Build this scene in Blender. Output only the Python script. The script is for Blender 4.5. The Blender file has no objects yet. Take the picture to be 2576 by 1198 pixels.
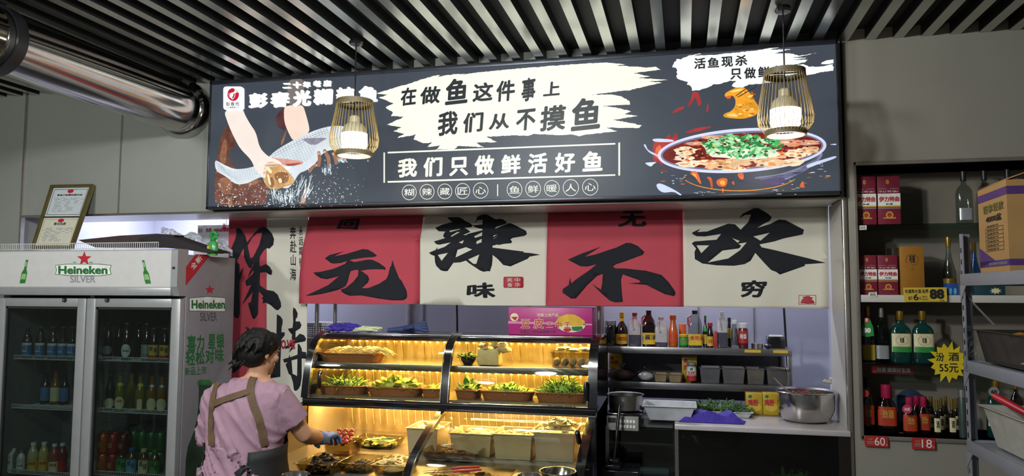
import bpy, bmesh, math, random
from mathutils import Vector, Matrix
from mathutils.geometry import tessellate_polygon
PI = math.pi
SC = bpy.context.scene
COL = SC.collection
# ------------------------------------------------------------------ camera
FPX, YAW, PITCH, ROLL = 1890.16, 0.2256, 0.072415, 0.003473
CAM = Vector((0, -4.4, 1.72))
_f = Vector((-math.sin(YAW)*math.cos(PITCH), math.cos(YAW)*math.cos(PITCH), math.sin(PITCH)))
_r0 = Vector((math.cos(YAW), math.sin(YAW), 0)); _u0 = _r0.cross(_f)
_r = _r0*math.cos(ROLL) + _u0*math.sin(ROLL); _u = _u0*math.cos(ROLL) - _r0*math.sin(ROLL)
cam = bpy.data.objects.new('camera', bpy.data.cameras.new('camera')); COL.objects.link(cam)
cam.matrix_world = Matrix(((_r.x, _u.x, -_f.x, CAM.x), (_r.y, _u.y, -_f.y, CAM.y), (_r.z, _u.z, -_f.z, CAM.z), (0, 0, 0, 1)))
cam.data.sensor_width = 36; cam.data.lens = 36*FPX/2576; cam.data.clip_start = .02
SC.camera = cam
def at(px, py, Y=None, X=None, Z=None):
    """point of the photograph's ray through (px, py) that lies in the given world plane"""
    d = _f + _r*((px-1288)/FPX) - _u*((py-599)/FPX)
    t = (Y-CAM.y)/d.y if Y is not None else (X-CAM.x)/d.x if X is not None else (Z-CAM.z)/d.z
    return CAM + d*t
# ------------------------------------------------------------------ view, world, lights
SC.view_settings.view_transform = 'Standard'; SC.view_settings.look = 'None'
SC.view_settings.exposure = 0.0; SC.view_settings.gamma = 1; SC.view_settings.use_curve_mapping = False
SC.cycles.max_bounces = 6; SC.cycles.transparent_max_bounces = 16; SC.cycles.glossy_bounces = 3
SC.cycles.caustics_reflective = False; SC.cycles.caustics_refractive = False
SC.cycles.sample_clamp_indirect = 4.0
w = bpy.data.worlds.new('world'); SC.world = w; w.use_nodes = True
w.node_tree.nodes['Background'].inputs[0].default_value = (.80, .88, 1, 1)
w.node_tree.nodes['Background'].inputs[1].default_value = .08
def area(name, loc, size, power, col, rot=(0, 0, 0), spread=PI):
    l = bpy.data.lights.new(name, 'AREA'); l.shape = 'RECTANGLE'; l.size, l.size_y = size; l.energy = power
    l.color = col; l.spread = spread
    o = bpy.data.objects.new(name, l); o.location = loc; o.rotation_euler = rot; COL.objects.link(o); return o
def bulb(name, loc, power, col, r=.1):
    l = bpy.data.lights.new(name, 'POINT'); l.energy = power; l.color = col; l.shadow_soft_size = r
    o = bpy.data.objects.new(name, l); o.location = loc; COL.objects.link(o); return o
bulb('dining_ceiling_lamp', (-.8, -2.0, 2.98), 50, (.97, 1, .99))
bulb('dining_ceiling_lamp', (-1.4, -3.3, 2.9), 210, (.97, 1, .985))
bulb('dining_ceiling_lamp', (-3.7, -3.0, 2.95), 125, (.97, 1, .985))
bulb('dining_ceiling_lamp', (-2.6, -5.6, 2.95), 130, (.98, 1, 1))
area('kitchen_tube_lamp', (-3.85, .95, 2.62), (1.0, .12), 38, (.84, .87, 1))
area('kitchen_tube_lamp', (-.1, 1.2, 2.62), (1.2, .12), 26, (.84, .87, 1))
# ------------------------------------------------------------------ materials
def lin(c):
    if isinstance(c, str): c = tuple(int(c[i:i+2], 16) for i in (0, 2, 4))
    return tuple((v/255/12.92 if v/255 <= .04045 else ((v/255+.055)/1.055)**2.4) for v in c[:3]) + (1,)
MATS = {}
def M(name, col, rough=.5, metal=0, emit=0, noise=.12, scale=18, bump=0, coat=0, spec=.5, ecol=None, trans=0, stretch=None, film=0):
    if name in MATS: return MATS[name]
    m = bpy.data.materials.new(name); m.use_nodes = True; MATS[name] = m
    t = m.node_tree; n = t.nodes; b = n['Principled BSDF']
    c = lin(col)
    b.inputs['Roughness'].default_value = rough; b.inputs['Metallic'].default_value = metal
    b.inputs['Specular IOR Level'].default_value = spec; b.inputs['Coat Weight'].default_value = coat
    b.inputs['Transmission Weight'].default_value = trans
    tc = n.new('ShaderNodeTexCoord'); nz = n.new('ShaderNodeTexNoise'); nz.inputs['Scale'].default_value = scale
    nz.inputs['Detail'].default_value = 4
    if stretch:
        mp = n.new('ShaderNodeMapping'); mp.inputs['Scale'].default_value = stretch
        t.links.new(tc.outputs['Object'], mp.inputs[0]); t.links.new(mp.outputs[0], nz.inputs['Vector'])
    else: t.links.new(tc.outputs['Object'], nz.inputs['Vector'])
    r = n.new('ShaderNodeValToRGB')
    r.color_ramp.elements[0].position = .3; r.color_ramp.elements[1].position = .7
    r.color_ramp.elements[0].color = tuple(max(0, v*(1-noise)) for v in c[:3])+(1,)
    r.color_ramp.elements[1].color = tuple(min(1, v*(1+noise)) for v in c[:3])+(1,)
    t.links.new(nz.outputs[0], r.inputs[0])
    if film: b.inputs['Base Color'].default_value = tuple(v*film for v in c[:3])+(1,)
    else: t.links.new(r.outputs[0], b.inputs['Base Color'])
    if emit:
        if ecol is None: t.links.new(r.outputs[0], b.inputs['Emission Color'])
        else: b.inputs['Emission Color'].default_value = lin(ecol)
        b.inputs['Emission Strength'].default_value = emit
    if bump:
        bp = n.new('ShaderNodeBump'); bp.inputs['Strength'].default_value = bump; bp.inputs['Distance'].default_value = .01
        t.links.new(nz.outputs[0], bp.inputs['Height']); t.links.new(bp.outputs[0], b.inputs['Normal'])
    return m
def GLASS(name, tint='f0f8f5', refl=1.0, rough=.02):
    """thin clear sheet: transparent tint with a fresnel mirror on top"""
    if name in MATS: return MATS[name]
    m = bpy.data.materials.new(name); m.use_nodes = True; MATS[name] = m
    t = m.node_tree; n = t.nodes; n.remove(n['Principled BSDF'])
    tr = n.new('ShaderNodeBsdfTransparent'); tr.inputs[0].default_value = lin(tint)
    g = n.new('ShaderNodeBsdfGlossy'); g.inputs['Roughness'].default_value = rough; g.inputs[0].default_value = (refl, refl, refl, 1)
    fr = n.new('ShaderNodeFresnel'); ge = n.new('ShaderNodeNewGeometry'); ir = n.new('ShaderNodeMapRange')
    ir.inputs['To Min'].default_value = 1.45; ir.inputs['To Max'].default_value = 1/1.45
    t.links.new(ge.outputs['Backfacing'], ir.inputs[0]); t.links.new(ir.outputs[0], fr.inputs[0])
    nz = n.new('ShaderNodeTexNoise'); nz.inputs['Scale'].default_value = 9
    bp = n.new('ShaderNodeBump'); bp.inputs['Strength'].default_value = .03; bp.inputs['Distance'].default_value = .01
    t.links.new(nz.outputs[0], bp.inputs['Height']); t.links.new(bp.outputs[0], g.inputs['Normal'])
    mx = n.new('ShaderNodeMixShader'); t.links.new(fr.outputs[0], mx.inputs[0])
    t.links.new(tr.outputs[0], mx.inputs[1]); t.links.new(g.outputs[0], mx.inputs[2])
    t.links.new(mx.outputs[0], n['Material Output'].inputs[0])
    return m
# ------------------------------------------------------------------ text
_tc = bpy.data.curves.new('lettering', 'FONT'); _to = bpy.data.objects.new('lettering', _tc); _tm = {}
def glyph(s, bold=0.0):
    """outline of a string in the unit square; bold thickens it by that share of an em"""
    k = (s, bold)
    if k not in _tm:
        COL.objects.link(_to); _tc.body = s; _tc.resolution_u = 3
        dg = bpy.context.evaluated_depsgraph_get(); dg.update()
        me = bpy.data.meshes.new_from_object(_to.evaluated_get(dg))
        v0 = [(q.co.x, q.co.y) for q in me.vertices]; f0 = [tuple(p.vertices) for p in me.polygons]; v = list(v0); f = list(f0); n0 = len(v0)
        if bold:
            for i in range(8):
                o = len(v); dx, dy = bold*math.cos(i*PI/4), bold*math.sin(i*PI/4)
                v += [(x+dx, y+dy) for x, y in v0]; f += [tuple(j+o for j in t) for t in f0]
        x0 = min(q[0] for q in v); x1 = max(q[0] for q in v); y0 = min(q[1] for q in v); y1 = max(q[1] for q in v)
        _tm[k] = ([((a-x0)/max(1e-6, x1-x0), (b-y0)/max(1e-6, y1-y0)) for a, b in v], f, n0)
        bpy.data.meshes.remove(me); COL.objects.unlink(_to)
    return _tm[k]
# ------------------------------------------------------------------ mesh builder
class MB:
    def __init__(s, T=None): s.v = []; s.f = []; s.mi = []; s.mats = []; s.T = T
    def _m(s, m):
        if m not in s.mats: s.mats.append(m)
        return s.mats.index(m)
    def add(s, vs, fs, m):
        o = len(s.v)
        for p in vs:
            p = Vector(p); s.v.append(s.T @ p if s.T else p)
        k = s._m(m) if not isinstance(m, list) else None
        for j, q in enumerate(fs): s.f.append(tuple(i+o for i in q)); s.mi.append(k if k is not None else s._m(m[j]))
        return s
    def box(s, a, b, m, bev=0):
        x0, x1 = sorted((a[0], b[0])); y0, y1 = sorted((a[1], b[1])); z0, z1 = sorted((a[2], b[2]))
        if bev <= 0:
            vs = [(x, y, z) for z in (z0, z1) for x, y in ((x0, y0), (x1, y0), (x1, y1), (x0, y1))]
            return s.add(vs, [(3, 2, 1, 0), (4, 5, 6, 7), (0, 1, 5, 4), (1, 2, 6, 5), (2, 3, 7, 6), (3, 0, 4, 7)], m)
        bm = bmesh.new(); bmesh.ops.create_cube(bm, size=1)
        for q in bm.verts: q.co = Vector(((x0+x1)/2+q.co.x*(x1-x0), (y0+y1)/2+q.co.y*(y1-y0), (z0+z1)/2+q.co.z*(z1-z0)))
        bev = min(bev, (x1-x0)*.49, (y1-y0)*.49, (z1-z0)*.49)
        bmesh.ops.bevel(bm, geom=bm.edges[:], offset=bev, segments=2, affect='EDGES', profile=.5)
        return s.bm(bm, m)
    def bm(s, bm, m):
        bm.verts.index_update(); s.add([q.co.copy() for q in bm.verts], [tuple(q.index for q in f.verts) for f in bm.faces], m); bm.free(); return s
    def quad(s, a, b, c, d, m): return s.add([a, b, c, d], [(0, 1, 2, 3)], m)
    def poly(s, pts, m, holes=()):
        loops = [[Vector(p) for p in pts]]+[[Vector(p) for p in h] for h in holes]
        fl = [p for l in loops for p in l]
        return s.add(fl, [tuple(t) for t in tessellate_polygon(loops)], m)
    def prism(s, pts, d, m):
        """closed outline pts (3D) pushed along vector d"""
        n = len(pts); d = Vector(d); P = [Vector(p) for p in pts]; Q = [p+d for p in P]
        tri = [tuple(t) for t in tessellate_polygon([P])]
        return s.add(P+Q, tri+[tuple(i+n for i in reversed(t)) for t in tri]+[(i, (i+1) % n, (i+1) % n+n, i+n) for i in range(n)], m)
    def tube(s, path, r, m, n=8, closed=False, caps=True, flat=1.0, up=None):
        P = [Vector(p) for p in path]; k = len(P); R = r if isinstance(r, (list, tuple)) else [r]*k
        vs = []; prev = None
        for i in range(k):
            t = (P[(i+1) % k]-P[i-1]) if closed else (P[min(i+1, k-1)]-P[max(i-1, 0)])
            if t.length < 1e-9: t = Vector((0, 0, 1))
            t.normalize()
            if up is not None: a = Vector(up)
            elif prev is not None: a = prev
            else: a = Vector((0, 0, 1)) if abs(t.z) < .9 else Vector((1, 0, 0))
            e = a - t*a.dot(t)
            if e.length < 1e-6: e = t.orthogonal()
            e.normalize(); prev = e; g = t.cross(e)
            for j in range(n):
                th = 2*PI*j/n
                vs.append(P[i]+e*(math.cos(th)*R[i]*flat)+g*(math.sin(th)*R[i]))
        fs = []
        for i in range(k if closed else k-1):
            a = i*n; b = ((i+1) % k)*n
            fs += [(a+j, a+(j+1) % n, b+(j+1) % n, b+j) for j in range(n)]
        if caps and not closed: fs += [tuple(reversed(range(n))), tuple(range((k-1)*n, k*n))]
        return s.add(vs, fs, m)
    def lathe(s, prof, m, c=(0, 0, 0), n=24, sx=1, sy=1, sq=0):
        """prof = [(r, z)], m = material or one per segment; sq>0 squares the section"""
        vs = []
        for r, z in prof:
            for j in range(n):
                th = 2*PI*(j+.5)/n; ca, sa = math.cos(th), math.sin(th)
                if sq: q = 1/(abs(ca)**sq+abs(sa)**sq)**(1/sq)
                else: q = 1
                vs.append((c[0]+r*ca*q*sx, c[1]+r*sa*q*sy, c[2]+z))
        fs = []; ms = []
        for i in range(len(prof)-1):
            for j in range(n):
                fs.append((i*n+j, i*n+(j+1) % n, (i+1)*n+(j+1) % n, (i+1)*n+j)); ms.append(m[i] if isinstance(m, list) else m)
        loop = prof[0] == prof[-1]
        if prof[0][0] > 1e-4 and not loop: fs.append(tuple(reversed(range(n)))); ms.append(m[0] if isinstance(m, list) else m)
        if prof[-1][0] > 1e-4 and not loop and not getattr(s, 'open', False): fs.append(tuple(range((len(prof)-1)*n, len(prof)*n))); ms.append(m[-1] if isinstance(m, list) else m)
        return s.add(vs, fs, ms)
    def grid(s, fn, nu, nv, m, cu=False):
        vs = [fn(i/nu, j/nv) for j in range(nv+1) for i in range(nu+1)]
        return s.add(vs, [(j*(nu+1)+i, j*(nu+1)+i+1, (j+1)*(nu+1)+i+1, (j+1)*(nu+1)+i) for j in range(nv) for i in range(nu)], m)
    def blob(s, c, r, m, n=10, k=6, jit=0, rnd=random, rot=None):
        if not isinstance(r, (tuple, list)): r = (r, r, r)
        c = Vector(c); vs = []
        for i in range(k+1):
            ph = PI*i/k
            for j in range(n):
                th = 2*PI*j/n; q = 1+(rnd.uniform(-jit, jit) if jit else 0)
                p = Vector((r[0]*math.sin(ph)*math.cos(th)*q, r[1]*math.sin(ph)*math.sin(th)*q, -r[2]*math.cos(ph)*q))
                vs.append(c+(rot @ p if rot else p))
        return s.add(vs, [(i*n+j, i*n+(j+1) % n, (i+1)*n+(j+1) % n, (i+1)*n+j) for i in range(k) for j in range(n)], m)
    def map_text(s, txt, m, fn, bold=0.0):
        v, f, n0 = glyph(txt, bold); P = [fn(a, b) for a, b in v]
        c = fn(.5, .5); N = (Vector(fn(.52, .5))-Vector(c)).cross(Vector(fn(.5, .52))-Vector(c)).normalized()*5e-5
        return s.add([Vector(p)+N*(i//n0) for i, p in enumerate(P)], f, m)   # thickened copies stack like layers of ink
    def text(s, txt, m, tl, tr, br, bl, bold=0.0):
        tl, tr, br, bl = map(Vector, (tl, tr, br, bl))
        return s.map_text(txt, m, lambda u, v: (bl*(1-u)+br*u)*(1-v)+(tl*(1-u)+tr*u)*v, bold)
    def empty(s): return not s.f
    def build(s, name, parent=None, loc=None, smooth=True, ang=38):
        base = Vector(loc) if loc is not None else Vector()
        off = base.copy(); p = parent
        while p is not None: off += p.location; p = p.parent
        me = bpy.data.meshes.new(name)
        me.from_pydata([tuple(q-off) for q in s.v], [], s.f)
        for m in s.mats: me.materials.append(m)
        me.polygons.foreach_set('material_index', s.mi)
        if smooth:
            me.polygons.foreach_set('use_smooth', [True]*len(s.f)); me.update(); me.set_sharp_from_angle(angle=math.radians(ang))
        me.update()
        o = bpy.data.objects.new(name, me); o.location = base; COL.objects.link(o)
        if parent is not None: o.parent = parent
        return o
def fixn(o):
    """turn all faces outwards"""
    bm = bmesh.new(); bm.from_mesh(o.data); bmesh.ops.recalc_face_normals(bm, faces=bm.faces[:]); bm.to_mesh(o.data); bm.free(); return o
def tag(o, label=None, cat=None, group=None, kind=None):
    if label: o['label'] = label
    if cat: o['category'] = cat
    if group: o['group'] = group
    if kind: o['kind'] = kind
    return o
def thing(name, label, cat, loc=(0, 0, 0), group=None, rz=0):
    o = bpy.data.objects.new(name, None); o.empty_display_size = .05; COL.objects.link(o); o.location = loc; o.rotation_euler.z = rz
    return tag(o, label, cat, group)
def struct(mb, name, **k): return tag(mb.build(name, **k), kind='structure')
def dup(root, loc, rz=None, label=None, group=None, scale=None):
    r = root.copy(); COL.objects.link(r); r.location = loc
    if rz is not None: r.rotation_euler.z = rz
    if scale is not None: r.scale = (scale,)*3
    if label: r['label'] = label
    if group: r['group'] = group
    for ch in list(root.children):
        c = ch.copy(); COL.objects.link(c); c.parent = r
        for g in ch.children:
            d = g.copy(); COL.objects.link(d); d.parent = c
    return r
def px(pts, **k): return [at(x, y, **k) for x, y in pts]
def pairs(s):
    """'x,y x,y ...' -> points"""
    return [tuple(float(q) for q in p.split(',')) for p in s.split()]
def lerp(a, b, t): return a+(b-a)*t
def mix(a, c, t): return a*(1-t)+c*t
# ================================================================== the setting
m_panel = M('wall_panel', '8d8f87', .42, noise=.03, scale=3)
m_right = M('wall_beige', '8c897e', .6, noise=.03, scale=3)
m_alum = M('brushed_metal', 'b8b2aa', .3, .9, noise=.06)
m_dark = M('black_laminate', '16171b', .2, noise=.2, scale=5, spec=.6)
m_black = M('matt_black', '141519', .6, noise=.1)
m_soffit = M('soffit_panel', 'dedbd6', .35, .5, noise=.03)
m_kwall = M('kitchen_wall', 'b4b6c6', .35, noise=.03, scale=2)
m_floor = M('floor_tile', '6c6660', .3, noise=.15, scale=4)
XL, XR = -7.0, 3.2
struct(MB().box((XL, -7, -.05), (XR, 2.2, 0), m_floor), 'floor')
# upper-left wall above the opening: three panels with bright seams
b = MB(); b.box((-4.575, 0, 2.25), (-3.785, .45, 3.2), m_panel); b.box((-3.775, 0, 2.25), (.86, .45, 3.2), m_panel)
struct(b, 'wall_header')
b = MB(); b.box((XL, 0, 0), (-4.59, .45, 3.2), m_panel); struct(b, 'wall_left')
b = MB()
b.box((-4.59, -.012, 0), (-4.575, .02, 3.19), m_alum); b.box((-3.785, -.008, 2.25), (-3.775, .02, 3.19), m_alum)
struct(b, 'trim_1')
b = MB(); b.box((-4.575, -.014, 2.236), (.862, .012, 2.252), m_alum, .004); struct(b, 'trim_2')
b = MB(); b.box((-4.57, .012, 2.244), (.846, .45, 2.2495), m_soffit); struct(b, 'trim_3')
b = MB(); b.box((.846, -.012, 0), (.872, .03, 2.246), m_alum, .004); struct(b, 'trim_4')
# right jamb of the opening, and the right wall with its niche
NX0, NX1, NZ0, NZ1, ND = .91, 2.6, .965, 2.42, .34
m_jamb = M('jamb_panel', 'c3c0ba', .35, noise=.04, scale=3)
b = MB(); b.box((.855, .03, 0), (.872, .47, 2.244), m_jamb); struct(b, 'wall_jamb')
b = MB()
b.box((.872, 0, 0), (NX0, .45, 3.2), m_right); b.box((NX0, 0, NZ1), (XR, .45, 3.2), m_right)
b.box((NX0, 0, 0), (XR, .45, NZ0), m_right); b.box((NX1, 0, NZ0), (XR, .45, NZ1), m_right)
b.box((NX0, ND, NZ0), (NX1, .45, NZ1), M('niche_back', '8b8478', .6, noise=.08, scale=4))
struct(b, 'wall_right')
m_ntrim = M('niche_trim', '77706b', .4, .3)
b = MB()
b.box((NX0-.004, -.01, NZ0-.02), (NX0+.014, ND, NZ1+.02), m_ntrim, .003); b.box((NX1-.02, -.01, NZ0-.02), (NX1, ND, NZ1+.02), m_ntrim)
b.box((NX0, -.01, NZ1), (NX1, ND, NZ1+.02), m_ntrim, .003); b.box((NX0, -.01, NZ0-.022), (NX1, ND, NZ0), m_ntrim, .003)
struct(b, 'trim_5')
# kitchen behind the opening
b = MB(); b.box((-4.7, 1.5, 0), (1.1, 1.56, 2.75), m_kwall)
for x in (-3.95, -3.05, -2.1, -1.2, -.62, .1, .5): b.box((x-.003, 1.493, .9), (x+.003, 1.5, 2.7), m_alum)
struct(b, 'wall_back')
struct(MB().box((1.02, .47, 0), (1.1, 1.5, 2.75), m_kwall), 'wall_side')
struct(MB().box((-4.75, .45, 0), (-4.69, 1.5, 2.75), m_kwall), 'wall_end')
struct(MB().box((-4.7, .45, 2.7), (1.1, 1.5, 2.75), M('kitchen_ceiling', 'c8c8cc', .7)), 'ceiling_back')
# dining-side ceiling: dark board and black battens
struct(MB().box((XL, -7, 3.185), (XR, .45, 3.3), m_black), 'ceiling')
m_slat = M('ceiling_slat', 'c4c6be', .24, .95, noise=.3, scale=2.2); m_slats = M('slat_side', '141416', .5)  # underside paled for sheen, sides blackened so the gaps stay in shade
proto = None
for i in range(-48, 24):
    x = .024+i*.1417
    if not XL < x < XR-.1: continue
    if proto is None:
        b = MB(); b.box((-.0275, -6.9, 3.1215), (.0275, -.004, 3.186), m_slats); b.box((-.0275, -6.9, 3.12), (.0275, -.004, 3.1214), m_slat); proto = struct(b, 'ceiling_slat'); proto.location.x = x
    else:
        q = proto.copy(); COL.objects.link(q); q.location.x = x
# remaining room, out of the picture
struct(MB().box((XR, -7, 0), (XR+.1, .45, 3.3), m_right), 'wall_east')
struct(MB().box((XL-.1, -7, 0), (XL, .45, 3.3), m_panel), 'wall_west')
# ================================================================== prints: outlines given in photo pixels, laid on the real plane they are printed on
def Z(s, ox, oy, k):
    """outline read off an enlargement: offset (ox, oy), magnification k -> photo pixels"""
    return [(ox+x/k, oy+y/k) for x, y in pairs(s)]
def CH(q, it=2):
    for _ in range(it):
        o = []
        for i in range(len(q)):
            a, b = q[i], q[(i+1) % len(q)]; o += [(a[0]*.78+b[0]*.22, a[1]*.78+b[1]*.22), (a[0]*.22+b[0]*.78, a[1]*.22+b[1]*.78)]
        q = o
    return q
def ragged(q, seed, amp=1.3, step=4):
    rr = random.Random(seed); o = []
    for i in range(len(q)):
        a, b = q[i], q[(i+1) % len(q)]; d = math.hypot(b[0]-a[0], b[1]-a[1]); n = max(1, int(d/step)); o.append(a)
        for k in range(1, n): t = k/n; o.append((a[0]+(b[0]-a[0])*t+rr.uniform(-1, 1)*amp*1.6, a[1]+(b[1]-a[1])*t+rr.uniform(-1, 1)*amp*.55))
    return o
def ell(cx, cy, rx, ry, n=40, rot=0, a0=0, a1=2*PI):
    c, s = math.cos(rot), math.sin(rot); o = []
    full = abs(a1-a0-2*PI) < 1e-6
    for i in range(n if full else n+1):
        t = a0+(a1-a0)*i/n; x, y = rx*math.cos(t), ry*math.sin(t); o.append((cx+x*c-y*s, cy+x*s+y*c))
    return o
def ring(mb, P, cx, cy, rx, ry, w, m, n=48, rot=0, a0=0, a1=2*PI):
    A = ell(cx, cy, rx, ry, n, rot, a0, a1); B = ell(cx, cy, rx-w, ry-w, n, rot, a0, a1); k = len(A)
    full = abs(a1-a0-2*PI) < 1e-6
    mb.add([P(*p) for p in A+B], [(i, (i+1) % k, (i+1) % k+k, i+k) for i in range(k if full else k-1)], m)
def stroke(mb, P, pts, w, m):
    """brush stroke ribbon along pts, widths w (number or list), in photo pixels"""
    n = len(pts); W = w if isinstance(w, (list, tuple)) else [w]*n; L = []; R = []
    for i in range(n):
        a, b = pts[max(i-1, 0)], pts[min(i+1, n-1)]; dx, dy = b[0]-a[0], b[1]-a[1]; q = math.hypot(dx, dy) or 1
        L.append((pts[i][0]-dy/q*W[i]/2, pts[i][1]+dx/q*W[i]/2)); R.append((pts[i][0]+dy/q*W[i]/2, pts[i][1]-dx/q*W[i]/2))
    mb.add([P(*p) for p in L+R], [(i, i+1, i+1+n, i+n) for i in range(n-1)], m)
def shape(mb, P, pts, m, holes=()): mb.poly([P(*p) for p in pts], m, [[P(*p) for p in h] for h in holes])
def chars(mb, P, txt, boxes, ox, oy, k, m, bold=.02, sl=.0, up=.0, depth=0):
    for c, (x0, x1, y0, y1) in zip(txt, boxes):
        w, h = x1-x0, y1-y0
        q = [(x0+sl*w, y0+up*h), (x1, y0), (x1-sl*w, y1-up*h), (x0, y1)]
        q = [P(ox+x/k, oy+y/k) for x, y in q]
        if depth:
            v, f, n0 = glyph(c, bold); tl, tr, br, bl = q; d = Vector((0, depth, 0))
            V = [(bl*(1-u)+br*u)*(1-t)+(tl*(1-u)+tr*u)*t for u, t in v]; n = len(V); E = {}
            for t in f:
                for i in range(len(t)):
                    e = (t[i], t[(i+1) % len(t)]); r = tuple(sorted(e)); E[r] = None if r in E else e
            mb.add(V+[p+d for p in V], list(f)+[(e[1], e[0], e[0]+n, e[1]+n) for e in E.values() if e], m)
        else: mb.text(c, m, *q, bold=bold)
SIGN = thing('lightbox_sign', 'long backlit black sign with fish and hot pot pictures above the serving opening', 'sign', (-1.1, -.06, 2.26))
SY = -.08
m_frame = M('sign_frame', '3a3d44', .35, .6)
b = MB()
for a, c in (((-3.05, SY, 3.085), (.835, 0, 3.112)), ((-3.05, SY, 2.256), (.835, 0, 2.275)), ((-3.05, SY, 2.256), (-3.035, 0, 3.112)), ((.822, SY, 2.256), (.835, 0, 3.112))):
    b.box(a, c, m_frame, .003)
b.build('frame', SIGN)
def E(name, col, s=1.0, noise=.06, scale=9): return M('sign_'+name, col, .35, 0, s, noise, scale, spec=.15, film=.25)
e_bg = E('black', '40464f', 1.0, .12, 2); e_wh = E('white', 'f6f8e8', .86, .03, 3); e_wh2 = E('white_cool', 'f3f6f3', .94, .02)
e_ink = E('ink', '2c3034', .8, .1)
MB().box((-3.035, SY+.004, 2.275), (.822, -.002, 3.085), e_bg).build('panel', SIGN)
def PS(d):
    return lambda x, y: at(x, y, Y=SY+.003-d)
# ---- white paint splashes and the slogans on them
b = MB(); P = PS(.002)
A = Z('20,345 130,310 160,300 270,270 360,240 340,243 440,215 510,203 480,222 560,205 690,195 660,203 800,185 960,170 1115,155 1300,140 1500,125 1750,112 1900,125 1820,135 1960,142 2060,150', 940, 120, 2.994)
A += [(1650, 168), (1662, 175), (1640, 178), (1594, 184), (1636, 192), (1606, 196), (1680, 201), (1633, 205), (1666, 208), (1626, 217), (1580, 228)]
A += Z('1870,325 1640,355 1780,352 1860,365 1925,400 1930,430 1720,440 1830,452 1940,480 1890,500 1990,515 1800,545 1900,560 2020,585 2000,605 1850,605 1740,600 1835,630 1600,655 1550,668 1500,655 1400,660 1320,655 1200,650 1165,665 1050,660 850,672 930,712 770,715 830,750 640,740 600,768 500,765 460,770 510,735 400,750 440,715 375,720 300,690 320,655 180,680 230,650 150,630 210,600 100,580 230,520 130,515 145,490 90,450 150,420 40,375 105,355', 940, 120, 2.994)
shape(b, P, ragged(A, 3), e_wh)
A = Z('390,725 435,635 480,640 560,600 700,575 620,600 870,590 960,575 1080,565 1300,545 1420,520 1570,485 1580,500 1430,535 1665,530 1480,575 1660,575 1760,600 1945,570 1800,600 1670,625 1855,620 1690,645 1850,640 1820,670 1660,705 1800,690 1860,720 1990,715 2120,690 2125,760 2000,775 1840,810 1700,840 1500,880 1360,900 1210,910 1150,945 1060,940 1030,925 1080,870 1010,870 900,905 840,905 780,940 690,970 600,975 590,930 545,910 560,885 450,850 435,830 445,760 430,730', 1600, 0, 4.278)
shape(b, P, ragged(A, 4), e_wh2)
shape(b, P, Z('1990,690 2000,672 2050,650 2125,640 2125,680 2060,692', 1600, 0, 4.278), e_wh2)
b.build('paint_splash', SIGN, smooth=False)
b = MB(); P = PS(.004)
chars(b, P, '在做鱼这件事上我们从不摸鱼', [(200, 325, 292, 442), (345, 508, 285, 430), (535, 718, 222, 435), (742, 905, 255, 412), (918, 1070, 237, 412), (1110, 1222, 218, 412), (1275, 1410, 250, 368), (478, 640, 470, 670), (668, 830, 480, 645), (865, 1030, 490, 620), (1068, 1225, 455, 632), (1248, 1455, 425, 635), (1482, 1720, 365, 632)], 940, 120, 2.994, e_ink, .032, .07, .09)
b.build('slogan_lettering', SIGN, smooth=False); b = MB()
chars(b, P, '活鱼现杀只做鲜鱼', [(625, 750, 620, 745), (770, 895, 615, 730), (918, 1043, 605, 725), (1068, 1197, 590, 712), (1015, 1135, 735, 860), (1162, 1290, 722, 850), (1312, 1440, 712, 840), (1465, 1590, 702, 825)], 1600, 0, 4.278, e_ink, .03, 0, .05)
b.build('corner_lettering', SIGN, smooth=False)
# ---- framed line and the ringed characters
b = MB(); P = PS(.003)
chars(b, P, '我们只做鲜活好鱼', [(180, 330, 830, 980), (372, 520, 820, 975), (568, 715, 820, 970), (757, 910, 805, 962), (957, 1110, 800, 957), (1160, 1310, 790, 950), (1362, 1520, 785, 945), (1570, 1728, 775, 935)], 940, 120, 2.994, e_wh, .036, .03, .05)
for s in ('105,785 1820,718 1820,730 105,797', '105,1005 1820,954 1820,965 105,1018', '74,790 85,790 85,1018 74,1018', '1843,716 1856,714 1856,963 1843,964', '930,1030 937,1030 937,1118 930,1118'):
    shape(b, P, Z(s, 940, 120, 2.994), e_wh)
for c, x, y, r in (('糊', 268, 1090, 55), ('辣', 402, 1086, 55), ('藏', 536, 1083, 55), ('匠', 670, 1080, 56), ('心', 806, 1076, 57), ('鱼', 1061, 1070, 58), ('鲜', 1201, 1065, 58), ('暖', 1342, 1060, 58), ('人', 1485, 1055, 60), ('心', 1631, 1050, 60)):
    ring(b, P, 940+x/2.994, 120+y/2.994, r/2.994, (r+3)/2.994, 1.3, e_wh)
    q = r*.68; chars(b, P, c, [(x-q, x+q, y-q*.75, y+q*.75)], 940, 120, 2.994, e_wh, .003, 0, .04)
b.build('framed_lettering', SIGN, smooth=False)
# ---- raised shop name and the logo tile
b = MB(); P = PS(.022); e_nm = E('letter', 'fbfdf6', 1.1, .01)
chars(b, P, '彭春光糊辣鱼', [(315, 470, 175, 305), (495, 655, 165, 300), (685, 835, 150, 290), (855, 1015, 140, 280), (1045, 1200, 125, 270), (1232, 1395, 115, 255)], 530, 180, 3.3277, e_nm, .034, .04, .06, .02)
chars(b, P, '二十年老店', [(600, 665, 95, 138), (685, 750, 82, 138), (770, 828, 80, 135), (855, 915, 73, 125), (940, 1003, 70, 122)], 530, 180, 3.3277, e_nm, .036, 0, .04, .02)
b.build('raised_lettering', SIGN, smooth=False)
b = MB(); P = PS(.024); q = []
for cx_, cy_, a in ((245, 150, -90), (245, 297, 0), (130, 297, 90), (130, 150, 180)):
    for i in range(7): t = math.radians(a+15*i); q.append((cx_+25*math.cos(t), cy_+25*math.sin(t)))
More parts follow.
